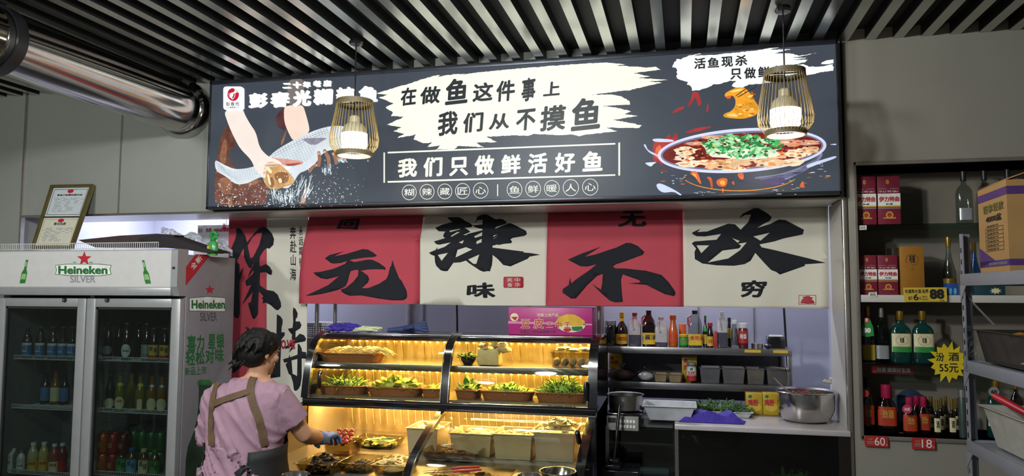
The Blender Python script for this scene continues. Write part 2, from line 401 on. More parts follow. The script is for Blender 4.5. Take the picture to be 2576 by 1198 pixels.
tile = [P(530+x/3.3277, 180+y/3.3277) for x, y in q]
b.prism(tile, (0, .018, 0), E('tile', 'f2f5f7', .95, .01)); P = PS(.026); e_red = E('red', 'c01f3c', .9, .05)
L = lambda s: Z(s, 400, 0, 4.278)
shape(b, P, L('738,1000 748,972 775,952 800,950 816,962 812,985 795,995 772,1000 760,1025 765,1050 790,1070 775,1082 750,1062 736,1035'), e_red)
shape(b, P, L('822,1000 858,995 860,1030 848,1060 825,1082 795,1087 775,1080 800,1066 818,1040'), e_red)
shape(b, P, L('800,1010 815,1003 812,1040 795,1062 782,1050 798,1035'), e_red)
stroke(b, P, L('842,997 838,980 826,965'), [1.6, 1.2, .8], e_red)
P = PS(.027)
for i in range(4): stroke(b, P, L(f'{742+i*4},{1010+i*13} {760+i*6},{1004+i*13} {768+i*7},{1016+i*11}'), .8, MATS['sign_tile'])
e_gry = E('grey', '5a4a4c', .8)
chars(b, P, '彭春光', [(722, 765, 1100, 1142), (772, 812, 1098, 1140), (820, 864, 1096, 1138)], 400, 0, 4.278, e_gry, .012)
chars(b, P, '糊辣鱼', [(762, 780, 1148, 1166), (783, 801, 1147, 1165), (804, 822, 1146, 1164)], 400, 0, 4.278, e_gry, .012)
for s in ('722,1159 755,1158 755,1161 722,1162', '830,1155 862,1154 862,1157 830,1158'): shape(b, P, L(s), e_gry)
b.build('logo_tile', SIGN, smooth=False)
# ---- picture of two hands lifting a fish out of the water
rnd = random.Random(7); F = lambda s: CH(Z(s, 530, 180, 3.3277)); FS = lambda s: Z(s, 530, 180, 3.3277)
def FX(x, y): return (530+x/3.3277, 180+y/3.3277)
b = MB(); P = PS(.0015)
e_br = E('bark', '71483c', .8, .45, 22); e_br2 = E('bark_light', '9a6a4e', .8, .3, 25)
shape(b, P, F('32,1140 32,900 60,700 80,560 130,450 180,470 200,600 215,640 160,640 150,700 175,790 300,850 430,900 490,1000 470,1080 400,1140'), e_br)
shape(b, P, F('540,380 590,320 620,300 640,420 620,500 590,480 560,460'), E('bark_dark', '5a3438', .75, .4, 25))
for s in ('70,720 110,560 140,580 130,760 90,800', '60,900 140,880 190,960 150,1040 90,1020', '140,1060 175,1050 190,1120 150,1135', '255,850 330,860 420,920 350,960 270,930', '580,610 630,490 640,500 600,620', '735,1135 770,1020 800,960 810,1000 790,1140'): shape(b, PS(.0018), F(s), e_br2)
P = PS(.0022)
e_arm = E('skin_pale', 'f6e8de', .9, .05, 6); e_arm2 = E('skin_warm', 'efd2c2', 1.0, .07, 7); e_armg = E('skin_grey', '77706f', .9, .06)  # last tone: greyish print of the second arm's upper end
shape(b, P, F('650,62 785,58 780,180 770,290 660,290 640,200'), e_armg)
shape(b, P, F('612,310 640,285 770,275 795,350 822,450 828,505 760,560 690,585 645,500 615,420'), e_arm2)
e_fish = E('fish_silver', 'd6dfe6', .92, .08, 12); e_fd = E('fish_scale_line', '9aa4b0', .9, .15); e_fdd = E('fish_scale_dark', '5e6670', .9, .15)
P = PS(.003)
shape(b, P, F('33,735 100,775 200,820 300,812 380,790 440,770 500,700 560,650 700,570 850,500 960,465 1050,452 1130,460 1160,520 1150,600 1090,660 1000,655 930,690 880,770 800,830 740,850 690,940 640,985 560,960 430,880 390,895 300,940 210,948 130,880 40,830'), e_fish)
for k in range(22):   # scale rows
    for j in range(9):
        u = k/21; x = 480+u*480+j*9; y = 705-u*225+(u*(1-u))*-30+j*19
        if j > 2+7*math.sin(PI*min(1, u*1.15)): continue
        ring(b, PS(.0034), *FX(x, y), 4.2, 3.6, .75, e_fdd if j < 2 else e_fd, 7, 0, -1.5, 1.7)
for k in range(11):
    for j in range(6):
        x = 195+k*20+j*3; y = 835-k*3+j*16
        if y < 920-k*3: ring(b, PS(.0034), *FX(x, y), 3.4, 2.8, .6, e_fd, 7, 0, -1.5, 1.7)
for k in range(9): stroke(b, PS(.0034), FS(f'{38+k*3},{745+k*10} {100+k*6},{800+k*9} {190+k*5},{835+k*10}'), [.5, .8, .4], e_fd)
shape(b, PS(.0036), F('760,565 850,556 985,555 940,580 880,615 830,612 800,590'), E('fin_grey', '8d8a99', .9, .2, 40))
shape(b, PS(.0036), F('480,720 600,728 780,752 770,775 700,790 630,790 560,765'), E('fin_pink', 'd99a8e', .9, .2, 30))
shape(b, PS(.0037), F('620,775 700,768 775,762 700,790 640,792'), E('fin_red', 'a8503c', .9, .25, 30))
shape(b, PS(.0037), F('600,800 690,795 640,830 600,838'), e_wh2)
P = PS(.0042)
shape(b, P, F('105,318 272,318 285,360 330,440 380,512 410,640 480,712 560,740 600,770 560,800 470,800 460,900 430,880 370,815 340,740 245,645 190,540 150,450'), e_arm)
e_hand = E('hand_wet', 'c79a62', .95, .28, 20); e_hd = E('hand_dark', '95653a', .85, .25, 20)
shape(b, P, F('455,765 530,752 600,790 660,850 705,905 690,945 620,965 560,988 480,985 430,890'), e_hand)
for s in ('520,860 600,830 660,870 640,940 560,930', '480,900 520,880 540,960 500,975', '600,850 640,845 655,865 620,880'): shape(b, PS(.0046), F(s), e_hd)
for s in ('450,800 480,790 520,840 500,860', '560,900 590,890 600,930 575,935', '470,850 490,870 510,960 485,940'): shape(b, PS(.0048), F(s), E('hand_light', 'f0dcb4', 1.0, .1))
e_fg = E('finger', '9c725c', .9, .2, 18); e_fl = E('finger_light', 'd8b6a0', .95, .1)
for s, w in (('905,680 912,730 905,785', 9), ('955,665 985,720 990,775', 10), ('1025,685 1045,730 1050,765', 9), ('885,780 850,805 830,835', 8), ('1060,720 1110,730 1130,735', 5)):
    q = FS(s); stroke(b, PS(.0046), q, [w*.8, w, w*.9], e_fg); shape(b, PS(.0046), ell(*q[0], w*.45, w*.45, 12), e_fg); shape(b, PS(.0046), ell(*q[2], w*.5, w*.5, 12), e_fg)
    shape(b, PS(.005), ell(q[0][0], q[0][1]+2, w*.28, w*.3, 10), e_fl)
e_wat = E('water', 'e6f2fa', 1.0, .1); e_wat2 = E('water_dim', '93a4b2', .9, .2)
def streak(x, y, dx, dy, w, m):
    q = [(x, y)]
    for i in range(5): q.append((q[-1][0]+dx/5+rnd.uniform(-6, 6), q[-1][1]+dy/5))
    stroke(b, PS(.0052), [FX(*p) for p in q], [w*rnd.uniform(.3, 1) for _ in q], m)
for (x0, x1, y0, y1, dx) in ((500, 590, 970, 1130, 20), (600, 690, 960, 1130, 0), (730, 860, 850, 1135, -60), (930, 1010, 770, 880, 10), (1060, 1130, 720, 770, 20)):
    for i in range(26): x = rnd.uniform(x0, x1); y = rnd.uniform(y0, (y0+y1)/2); streak(x, y, dx*rnd.uniform(.2, 1), rnd.uniform(.3, .9)*(y1-y), rnd.uniform(.6, 2.2), e_wat if rnd.random() < .6 else e_wat2)
for i in range(520):
    if rnd.random() < .55: x, y = rnd.uniform(36, 720), 1135-abs(rnd.gauss(0, 150))
    else: x, y = rnd.gauss(880, 190), 1130-abs(rnd.gauss(0, 190))
    if not (36 < x < 1320 and 600 < y < 1138): continue
    r = rnd.uniform(.35, 1.5)*(1.6 if rnd.random() < .12 else 1)
    if r > 1.4: ring(b, PS(.0054), *FX(x, y), r, r*rnd.uniform(.8, 1.5), .55, e_wat, 9)
    else: shape(b, PS(.0054), ell(*FX(x, y), r, r*rnd.uniform(.7, 1.3), 6), e_wat if rnd.random() < .7 else e_wat2)
b.build('fish_picture', SIGN, smooth=False)
# ---- picture of the flaming hot pot
H = lambda s: CH(Z(s, 1580, 100, 2.853))
def HX(x, y): return (1580+x/2.853, 100+y/2.853)
b = MB(); P = PS(.0015)
e_fl1 = E('flame_red', 'a8383a', .85, .3, 12); e_fl2 = E('flame_orange', 'd9683c', .9, .3, 14); e_fl3 = E('flame_yellow', 'f0a848', .95, .2)
for s in ('420,480 455,420 460,372 505,375 525,440 520,475 500,470 485,410 470,430 450,475', '310,530 350,490 405,475 400,495 350,520', '560,500 575,450 578,500 568,525', '400,665 500,630 620,620 520,655 440,672'): shape(b, P, H(s), e_fl1)
for s in ('180,880 175,780 190,720 240,740 300,670 310,720 340,660 360,690 350,740 250,800 240,870 255,910 215,880', '225,935 300,945 250,950'): shape(b, P, H(s), e_fl1)
for s in ('190,840 200,770 235,750 245,820 225,860',): shape(b, PS(.0017), H(s), e_fl2)
e_rim = E('pot_rim', 'cfd3ea', 1.0, .08, 5); e_pot = E('pot_body', '8286a6', .85, .2, 6); e_potd = E('pot_dark', '4a4658', .8, .25, 8)
P = PS(.0022); T = math.radians(-3.8)
shape(b, P, H('225,850 290,925 400,975 600,1000 820,1000 1020,985 1180,950 1300,895 1400,800 1300,920 1180,985 1000,1015 900,1010 940,1040 960,1045 800,1015 600,1015 420,985 320,960'), e_potd)
shape(b, P, H('880,990 1100,965 1300,890 1400,800 1390,850 1300,925 1180,985 1130,1010 960,1010'), e_pot)
shape(b, P, H('950,1000 1130,985 1120,1030 1060,1045 970,1040'), E('base_purple', '5b4a78', .8, .3, 20))
ring(b, PS(.003), *HX(818, 795), 607/2.853, 158/2.853, 22/2.853, e_rim, 64, T)
ring(b, PS(.0034), *HX(818, 795), 585/2.853, 137/2.853, 14/2.853, E('pot_inner', '767a9a', .85, .2), 64, T)
shape(b, PS(.0028), ell(*HX(818, 800), 578/2.853, 140/2.853, 60, T), E('soup', '74241e', .85, .5, 10))
P = PS(.0038)
e_f = [E('fillet_'+n, c, .95, .22, 24) for n, c in (('cream', 'f3ddc0'), ('tan', 'e2b98c'), ('rose', 'd09a86'), ('orange', 'd88a4a'))]
def blot(x, y, rx, ry, m, d, n=16, j=.22, rot=0):
    q = [(x+math.cos(t)*rx*rnd.uniform(1-j, 1+j)*math.cos(rot)-math.sin(t)*ry*math.sin(rot)*rnd.uniform(1-j, 1+j), y+math.sin(t)*ry*rnd.uniform(1-j, 1+j)*math.cos(rot)+math.cos(t)*rx*math.sin(rot)) for t in [2*PI*i/n for i in range(n)]]
    shape(b, PS(d), [HX(*p) for p in q], m)
for x, y, rx, ry in ((410, 800, 85, 30), (400, 850, 70, 22), (440, 890, 90, 24), (560, 880, 80, 22), (640, 895, 110, 34), (780, 880, 100, 34), (760, 925, 90, 20), (860, 850, 80, 26), (1010, 885, 115, 32), (1180, 880, 90, 28), (1220, 815, 95, 34), (1060, 830, 90, 26), (1310, 790, 70, 26), (1150, 740, 120, 26), (1290, 740, 90, 20), (620, 700, 110, 14), (480, 745, 70, 14)):
    k = 2 if y < 760 else rnd.choice((0, 0, 1)); blot(x, y, rx, ry, e_f[k], .0038)
    for i in range(7): blot(x+rnd.uniform(-.6, .6)*rx, y+rnd.uniform(-.6, .6)*ry, rx*rnd.uniform(.12, .3), ry*rnd.uniform(.12, .3), e_f[rnd.choice((0, 1, 3, 3))], .0042, 9)
e_s = E('soup_dark', '3d1210', .7, .3); e_oil = E('chili_oil', 'c8502c', .9, .3)
for i in range(120):
    t = rnd.uniform(0, 2*PI); q = rnd.uniform(.45, .93); blot(818+570*q*math.cos(t), 800+135*q*math.sin(t)-math.cos(t)*30*q, rnd.uniform(4, 18), rnd.uniform(2, 7), rnd.choice((e_s, e_oil, e_oil, e_f[3])), .0044, 8)
blot(830, 810, 300, 45, E('tofu', 'e8e6d2', .95, .25, 16), .0045)
blot(620, 770, 50, 25, E('lemon', 'd8c85a', .95, .2), .0047)
e_g = [E('herb_'+n, c, .9, .25, 30) for n, c in (('green', '3fa85a'), ('light', '7fd08a'), ('dark', '2b7a44'), ('mint', 'b4e0b0'))]
for i in range(250):
    t = rnd.uniform(0, 2*PI); q = math.sqrt(rnd.random()); x, y = 830+285*q*math.cos(t), 765+80*q*math.sin(t)
    blot(x, y, rnd.uniform(9, 34), rnd.uniform(4, 13), rnd.choice(e_g), .005+i*4e-6, 7, .5, rnd.uniform(-.8, .8))
for i in range(26): blot(rnd.uniform(540, 1100), rnd.uniform(720, 840), rnd.uniform(6, 16), rnd.uniform(3, 7), rnd.choice((e_s, e_f[0], e_f[0])), .0064, 7)
P = PS(.0046)
for s in ('440,960 470,940 500,950 530,1040 510,1030 480,985', '560,985 600,985 610,1050 600,1080 585,1010', '630,1010 680,990 720,1000 700,1060 640,1050', '740,1020 765,1015 760,1050', '780,960 830,955 830,1005 800,1000', '1245,1020 1260,1015 1265,1055 1275,1062 1225,1062', '670,1065 690,1070 680,1110'): shape(b, P, H(s), e_fl2)
for s in ('455,965 480,955 500,1000 490,990', '650,1020 690,1005 700,1040 670,1045'): shape(b, PS(.005), H(s), e_fl3)
ring(b, P, *HX(805, 960), 425/2.853, 128/2.853, 2.4, E('ember_arc', 'e09038', .95, .3, 20), 50, -.01, .38, 2.78)
e_sp = E('splash_blue', 'c6d2ee', .95, .15)
for s in ('108,755 125,748 140,790 190,815 225,835 215,840 150,812', '170,715 210,708 330,718 325,735 190,735', '115,885 150,880 210,878 180,895 165,915', '1275,915 1290,895 1340,878 1495,830 1495,850 1360,895 1300,920', '1440,752 1495,745 1495,758', '200,1040 230,1028 330,1075 390,1115 370,1118 330,1090 250,1100 215,1075'): shape(b, P, H(s), e_sp)
for i in range(46): x, y = rnd.choice(((rnd.uniform(240, 420), rnd.uniform(950, 1060)), (rnd.uniform(1300, 1440), rnd.uniform(890, 1000)), (rnd.uniform(1000, 1330), rnd.uniform(1010, 1110)), (rnd.uniform(480, 620), rnd.uniform(1080, 1115)))); blot(x, y, rnd.uniform(4, 22), rnd.uniform(1, 4), rnd.choice((e_sp, e_fl2, e_fl3, e_wat2)), .0045, 7)
b.build('hot_pot_picture', SIGN, smooth=False)
b = MB(); P = PS(.007)
shape(b, P, H('690,405 700,380 760,350 790,340 840,345 872,378 905,432 940,480 945,520 900,550 820,570 700,560 680,548 690,530 740,515 770,475 772,425 745,395 720,422'), E('fried_fish', 'e39a2c', .95, .25, 22))
for i in range(26): blot(rnd.uniform(790, 900), rnd.uniform(375, 545), rnd.uniform(6, 22), rnd.uniform(3, 9), rnd.choice((E('fried_light', 'f6d47c', 1, .1), e_fl3, E('fried_dark', 'b06a20', .9, .2))), .0075, 8)
for s in ('720,378 790,352 835,355 780,375', '690,545 760,525 800,555'): shape(b, PS(.0074), H(s), MATS['sign_fried_light'])
shape(b, PS(.0076), H('700,405 745,398 735,422 712,425'), E('shrimp', 'd06038', .9, .2))
for s in ('780,412 925,330 928,334 786,418', '765,405 880,325 884,329 770,410'): shape(b, PS(.0078), H(s), E('chopstick', '4a3430', .7, .2))
b.build('fish_fillet_picture', SIGN, smooth=False)
# ================================================================== cloth banners
m_red = M('banner_red', 'b9404f', .75, noise=.05, scale=5); m_cream = M('banner_cream', 'd9d6c6', .75, noise=.03, scale=5)
m_ink = M('banner_ink', '171a21', .9, noise=.08, scale=8); m_seal = M('seal_red', 'b02c3c', .7)
def cut(pts, holes=(), step=24):
    """tessellate a pixel outline and slice it on a grid, so that print and cloth follow the same folds"""
    loops = [[Vector((x, y, 0)) for x, y in pts]]+[[Vector((x, y, 0)) for x, y in h] for h in holes]
    bm = bmesh.new(); V = [bm.verts.new(p) for l in loops for p in l]
    for t in tessellate_polygon(loops):
        try: bm.faces.new([V[i] for i in t])
        except ValueError: pass
    xs = [p.x for l in loops for p in l]; ys = [p.y for l in loops for p in l]
    for ax, lo, hi in ((0, min(xs), max(xs)), (1, min(ys), max(ys))):
        g = math.floor(lo/step)*step+step
        while g < hi:
            n = Vector((1, 0, 0)) if ax == 0 else Vector((0, 1, 0))
            bmesh.ops.bisect_plane(bm, geom=bm.verts[:]+bm.edges[:]+bm.faces[:], plane_co=n*g, plane_no=n); g += step
    bm.verts.index_update(); r = ([(q.co.x, q.co.y) for q in bm.verts], [tuple(q.index for q in f.verts) for f in bm.faces]); bm.free(); return r
class Cloth:
    def __init__(s, Y, ph, amp=.012, ytop=520, tilt=0): s.Y, s.ph, s.amp, s.yt, s.tilt = Y, ph, amp, ytop, tilt; s.b = MB()
    def y(s, x, y):
        h = max(0, min(1, (y-s.yt)/240))
        return s.Y-s.tilt*h-s.amp*(h*.8+.1)*(math.sin(x/46+s.ph)+.5*math.sin(x/21+s.ph*2+y/90))
    def put(s, pts, m, d=0, holes=()):
        v, f = cut(pts, holes); s.b.add([at(x, y, Y=s.y(x, y)-d) for x, y in v], f, m)
    def txt(s, c, q, m, bold=.03, d=.0016):
        tl, tr, br, bl = [Vector((x, y, 0)) for x, y in q]; v, f, n0 = glyph(c, bold)
        V = [(bl*(1-u)+br*u)*(1-t)+(tl*(1-u)+tr*u)*t for u, t in v]
        s.b.add([at(p.x, p.y, Y=s.y(p.x, p.y)-d-4e-5*(i//n0)) for i, p in enumerate(V)], f, m)
    def done(s, name, label):
        o = s.b.build(name, loc=at(*s.c, Y=s.Y)); tag(o, label, 'banner', 'calligraphy banners under the sign'); 
        md = o.modifiers.new('thickness', 'SOLIDIFY'); md.thickness = .0012; md.offset = 1; return o
def zq(s, ox, oy, k): return Z(s, ox, oy, k)
# 1: red
c = Cloth(.43, .3, .012, 530, .03); c.c = (900, 765)
c.put([(778, 546), (1065, 536), (1063, 560), (1056, 600), (1055, 765), (900, 766), (752, 764), (753, 700), (760, 630)], m_red)
K = (745, 525, 4.79)
c.put(zq('345,600 400,560 575,515 455,575 610,545 800,488 860,492 930,530 973,568 940,583 830,590 690,610 640,620 540,655 450,663 420,655', *K), m_ink, .0014)
c.put(zq('205,770 300,760 430,730 490,710 590,665 625,615 700,645 860,615 920,618 1000,655 1075,710 1075,740 1050,732 960,730 850,735 770,750 800,760 860,805 880,850 865,890 790,958 870,958 1000,905 1085,850 1110,800 1130,710 1145,690 1160,620 1185,700 1240,840 1270,870 1330,990 1338,1050 1330,1080 1290,1105 1150,1105 1000,1085 780,1045 650,1052 590,1030 545,1000 540,975 600,955 690,880 745,810 750,740 710,738 655,755 640,800 620,880 595,935 520,975 430,1000 300,1030 200,1045 110,1052 200,1010 390,920 515,815 450,830 370,850 300,840 240,805', *K), m_ink, .0014)
c.txt('回', zq('540,135 770,120 738,256 482,240', *K), m_ink, .045)
c.done('cloth_banner', 'red cloth banner beside the long curtain, small boxy character above a big one')
# 2: cream
c = Cloth(.435, 1.9, .010, 530, .02); c.c = (1215, 768)
c.put([(1065, 536), (1378, 533), (1375, 650), (1373, 770), (1215, 769), (1055, 766), (1056, 600)], m_cream)
K = (1060, 525, 6.656)
c.put(zq('435,143 620,143 680,165 745,215 800,235 860,280 840,310 720,322 765,345 820,388 700,440 745,445 790,420 1022,362 1022,340 960,330 900,310 865,285 868,262 880,280 1022,265 1025,190 960,192 925,205 905,243 900,225 925,190 925,150 970,115 1040,98 1110,103 1170,140 1250,180 1310,170 1370,182 1440,238 1390,265 1250,303 1232,340 1455,245 1510,248 1750,370 1768,425 1730,455 1530,490 1490,515 1520,555 1500,580 1380,590 1275,615 1290,597 1190,622 1190,652 1715,720 1710,735 1840,745 1990,772 1810,805 1780,840 1490,968 1370,943 1280,845 1192,775 1190,850 1180,950 1145,1055 1120,1045 1040,1058 980,1035 880,970 800,915 745,870 650,900 535,907 440,1045 380,1048 320,1030 250,960 230,900 220,790 170,775 125,740 240,690 270,645 265,685 390,640 495,565 300,605 250,595 210,550 395,495 362,460 385,405 405,385 290,380 230,325 350,270 520,225 460,180', *K), m_ink, .0014,
      [zq(h, *K) for h in ('470,370 655,337 640,350 480,395', '492,455 600,390 648,393 500,475', '625,565 715,527 685,588', '878,465 1018,395 1015,455 905,490', '920,550 1008,505 1008,563 924,595', '275,775 445,740 338,875', '605,690 745,645 850,685 570,820', '780,852 970,768 920,925 870,925', '1205,450 1280,432 1205,475', '1205,500 1310,445 1205,508')])
K = (740, 520, 3.903)
c.txt('味', zq('1700,765 1960,735 1980,900 1690,890', *K), m_ink, .035)
c.put(zq('2055,700 2065,688 2240,688 2252,700 2252,788 2240,798 2065,798 2055,788', *K), m_seal, .0013)
for t, x, y in (('美', 2090, 700), ('食', 2090, 748), ('中', 2165, 700), ('华', 2165, 748)): c.txt(t, zq(f'{x},{y} {x+55},{y} {x+55},{y+42} {x},{y+42}', *K), m_cream, .01, .0022)
c.done('cloth_banner', 'cream cloth banner with a big brush character and a small red seal with characters')
# 3: red
c = Cloth(.43, 3.2, .010, 530, .02); c.c = (1545, 771)
c.put([(1378, 533), (1717, 524), (1717, 772), (1545, 771), (1373, 770), (1375, 650)], m_red)
K = (1360, 500, 3.3895)
c.put(zq('232,520 345,470 512,410 375,495 460,478 650,415 730,377 770,378 830,405 885,455 870,478 730,530 640,560 615,580 640,595 720,595 900,615 1030,650 1090,710 1140,780 1150,805 1140,832 1060,815 900,735 745,722 850,715 840,695 700,645 685,690 690,770 700,880 640,885 590,870 515,805 435,725 480,755 515,775 525,720 530,640 480,660 400,735 300,850 260,852 185,800 190,770 240,735 250,672 262,722 300,690 430,600 475,560 400,578 340,577 290,550', *K), m_ink, .0014)
c.txt('无', zq('690,105 885,105 905,240 655,240', *K), m_ink, .035)
c.done('cloth_banner', 'red cloth banner with a big four-stroke brush character above the magenta carton')
# 4: cream
c = Cloth(.435, 4.4, .010, 520, .02); c.c = (1900, 775)
c.put([(1717, 524), (2083, 518), (2084, 650), (2085, 777), (1900, 775), (1717, 772)], m_cream)
c.put(zq('1290,290 1365,255 1335,285 1420,280 1600,213 1660,220 1705,265 1770,200 1795,135 1740,140 1697,168 1720,130 1800,90 1830,77 1860,82 1940,130 1972,160 1950,190 1900,215 1845,250 1960,215 2030,178 2085,182 2150,215 2245,265 2235,305 2075,338 1990,365 1865,390 1885,415 2000,440 2280,508 2430,547 2250,560 2255,572 2040,647 2010,625 1965,608 1900,540 1830,462 1790,530 1740,558 1650,572 1500,568 1380,553 1315,515 1312,455 1325,425 1288,382 1310,365 1500,350 1540,300 1480,310 1400,322 1330,320 1300,305', *K), m_ink, .0014,
      [zq(h, *K) for h in ('1328,398 1438,398 1370,465', '1425,545 1550,442 1690,424 1710,402 1685,384 1758,372 1700,440 1600,510', '1812,322 1955,290 1875,358', '1632,336 1698,360 1680,376')])
c.txt('穷', zq('1715,700 1935,690 1900,845 1700,840', *K), m_ink, .035)
for s in ('2200,822 2348,822 2348,826 2200,826', '2200,899 2348,899 2348,903 2200,903', '2200,826 2204,826 2204,899 2200,899', '2344,826 2348,826 2348,899 2344,899', '2215,890 2225,865 2245,845 2225,840 2262,832 2285,828 2305,840 2325,845 2308,855 2330,875 2335,893 2280,897'): c.put(zq(s, *K), m_seal, .0013)
c.done('cloth_banner', 'cream cloth banner at the right jamb with a small seal in its lower corner')
# long curtain left of the display case
c = Cloth(.462, .9, .012, 560); c.c = (670, 1198)
LX = lambda y: 576-(y-550)*.014
c.put([(576, 549), (671, 548), (669, 1340), (565, 1340), (571, 900)], m_red); c.put([(671, 548), (776, 546), (774, 700), (772, 860), (770, 1340), (669, 1340)], m_cream)
K = (560, 550, 4.991)
c.put(zq('165,135 195,115 230,135 285,220 305,300 265,370 185,520 185,545 215,580 205,700 265,610 235,720 210,800 215,1198 195,1250 150,1240 110,1150 100,1060 110,740 72,810 73,700 75,560 95,450 110,370 155,270 175,190', *K), m_ink, .0014)
c.put(zq('302,300 315,290 400,180 450,125 510,108 560,125 620,190 645,260 635,330 585,380 560,370 520,395 470,470 460,540 465,600 490,595 545,572 590,605 622,660 615,710 580,700 540,672 470,680 465,780 470,840 545,895 640,912 690,955 730,1050 735,1110 700,1150 670,1148 600,1085 540,1055 500,1065 510,1020 490,1000 510,985 500,960 455,915 450,1000 445,1200 420,1240 390,1265 370,1240 330,1110 318,1065 355,1050 380,920 290,1030 245,1085 265,1035 330,900 360,830 300,850 285,800 300,770 385,690 390,640 310,750 345,660 396,560 380,572 366,600 355,625 330,615 290,540 270,480 265,370', *K), m_ink, .0016, [zq('312,340 370,240 430,185 488,177 493,200 460,330 382,488 347,498', *K)])
for t, q in (('奔', (845, 920, 100, 258)), ('赴', (845, 928, 275, 430)), ('山', (855, 918, 452, 592)), ('海', (850, 922, 625, 775)), ('永', (957, 1007, 97, 210)), ('远', (957, 1010, 232, 335)), ('期', (958, 1010, 355, 460)), ('待', (960, 1012, 490, 600))):
    c.txt(t, zq(f'{q[0]},{q[2]} {q[1]},{q[2]} {q[1]},{q[3]} {q[0]},{q[3]}', *K), m_ink, .006)
K = (680, 760, 5.209)
for s in ('85,160 130,185 160,230 160,280 148,330 145,395 190,400 185,440 145,490 140,600 130,800 130,980 0,1000 10,920 60,820 70,700 75,480 45,460 80,430', '300,72 330,90 358,150 350,205 335,215 330,255 385,255 408,305 390,345 330,385 330,470 385,415 440,435 468,480 455,515 355,535 320,545 310,600 240,665 280,580 200,620 195,590 290,520 280,470 285,430 245,380 230,350 290,340 300,260 295,130'): c.put(zq(s, *K), m_ink, .0014)
c.put(zq('360,545 385,560 410,610 415,650 470,660 470,745 410,740 410,990 395,1090 370,1140 335,1168 310,1155 295,1050 270,965 240,940 200,820 225,790 180,795 168,750 240,730 250,690 260,725 355,690', *K), m_ink, .0014, [zq('277,765 355,747 350,970 290,940', *K)])
c.put([(580, 890), (597, 884), (606, 925), (586, 940)], m_ink, .0014)
for t, x0, x1 in (('L', 60, 125), ('O', 140, 205), ('V', 215, 275), ('E', 278, 325)): c.txt(t, zq(f'{x0},495 {x1},495 {x1},615 {x0},615', *K), m_seal, .05, .0024)
o = c.done('door_curtain', 'long door curtain, red left half and cream right half, hanging beside the display case'); o['category'] = 'curtain'; del o['group']
# ================================================================== bottles, cans and other containers
CAPG = M('cap_gold', 'b08d3c', .3, .8); CAPS = M('cap_silver', 'b9bcc0', .3, .8); CAPK = M('cap_black', '1b1b1d', .4); CAPR = M('cap_red', 'a8202c', .4); CAPW = M('cap_white', 'd8dad8', .5); CAPB = M('cap_blue', '2f62a8', .4); CAPGN = M('cap_green', '2f7a3c', .4)
TXK = M('print_black', '1d1b1c', .6); TXW = M('print_white', 'eceae4', .6); TXR = M('print_red', 'b3202e', .6); TXG = M('print_green', '1f6b33', .6); TXY = M('print_gold', 'b8963c', .5); TXGR = M('print_grey', '8b8f92', .6); TXB = M('print_blue', '2a63b0', .6)
def rad(prof, z):
    for (r0, z0), (r1, z1) in zip(prof, prof[1:]):
        if z1 > z0 and z0 <= z <= z1: return lerp(r0, r1, (z-z0)/(z1-z0))
    return max(r for r, z in prof)
def wrap(b, prof, z0, z1, ha, m, d=.0008, texts=(), oval=False, n=14, sx=1, sy=1, sq=0):
    """a printed label on a round body: half-angle ha (degrees) about the front (-Y)"""
    h = math.radians(ha)
    def pt(u, v, e=d):
        z = lerp(z0, z1, v); r = rad(prof, z)+e; t = -PI/2+lerp(-h, h, u); ca, sa = math.cos(t), math.sin(t); q = 1/(abs(ca)**sq+abs(sa)**sq)**(1/sq) if sq else 1; return (r*ca*q*sx, r*sa*q*sy-(.0006 if sq else 0), z)
    if m:
        if oval:
            q = [(.5+.5*math.cos(2*PI*i/26), .5+.5*math.sin(2*PI*i/26)) for i in range(26)]
            for k in range(3): pass
            vs = [pt(.5, .5, d*1.6)]+[pt(.5+(a-.5)*.55, .5+(c-.5)*.55, d*1.3) for a, c in q]+[pt(*p) for p in q]; n_ = 26
            b.add(vs, [(0, 1+i, 1+(i+1) % n_) for i in range(n_)]+[(1+i, 1+n_+i, 1+n_+(i+1) % n_, 1+(i+1) % n_) for i in range(n_)], m)
        else: b.grid(pt, n, 4, m)
    for t in texts:
        if isinstance(t[0], str):
            s, u0, u1, v0, v1, tm = t[:6]; b.map_text(s, tm, lambda u, v: pt(lerp(u0, u1, u), lerp(v0, v1, v), d*2.2), t[6] if len(t) > 6 else .02)
        else:
            tm, u0, u1, v0, v1 = t; b.grid(lambda u, v: pt(lerp(u0, u1, u), lerp(v0, v1, v), d*1.7), 8, 2, tm)
def container(name, label, cat, loc, prof, body_m, cap=None, labels=(), group=None, rz=0, n=24, sx=1, sy=1, sq=0, liquid=None, extra=None):
    if not rz: rz = face_cam(loc[0], loc[1])*(.25 if sq or sy < .9 else .75)
    t = thing(name, label, cat, loc, group, rz); L = Vector(loc)
    T = Matrix.Translation(L)
    two = liquid and body_m.name.startswith('jug_white')
    if two:
        k = max(i for i, q in enumerate(prof) if q[1] < liquid[0]); prof2 = prof[:k+1]+[(rad(prof, liquid[0]), liquid[0])]+prof[k+1:]; b = MB(T); b.lathe(prof2, [liquid[1]]*(k+1)+[body_m]*(len(prof2)-k-2), n=n, sx=sx, sy=sy, sq=sq); b.build('body', t)
    else: b = MB(T); b.lathe(prof, body_m, n=n, sx=sx, sy=sy, sq=sq); b.build('body', t)
    if liquid and not two: b = MB(T); lp = [(max(.001, r-.003), z) for r, z in prof if z < liquid[0]]; b.lathe([(.0005, .003)]+lp+[(rad(prof, liquid[0])-.003, liquid[0]), (.0005, liquid[0])], liquid[1], n=n, sx=sx, sy=sy, sq=sq); b.build('liquid', t)
    if cap: b = MB(T); b.lathe(cap[0], cap[1], n=16); b.build('cap', t)
    for lab in labels: b = MB(T); wrap(b, prof, *lab[:4], **(lab[4] if len(lab) > 4 else {}), sx=sx, sy=sy, sq=sq); b.build('label', t)
    if extra: extra(t, T)
    return t
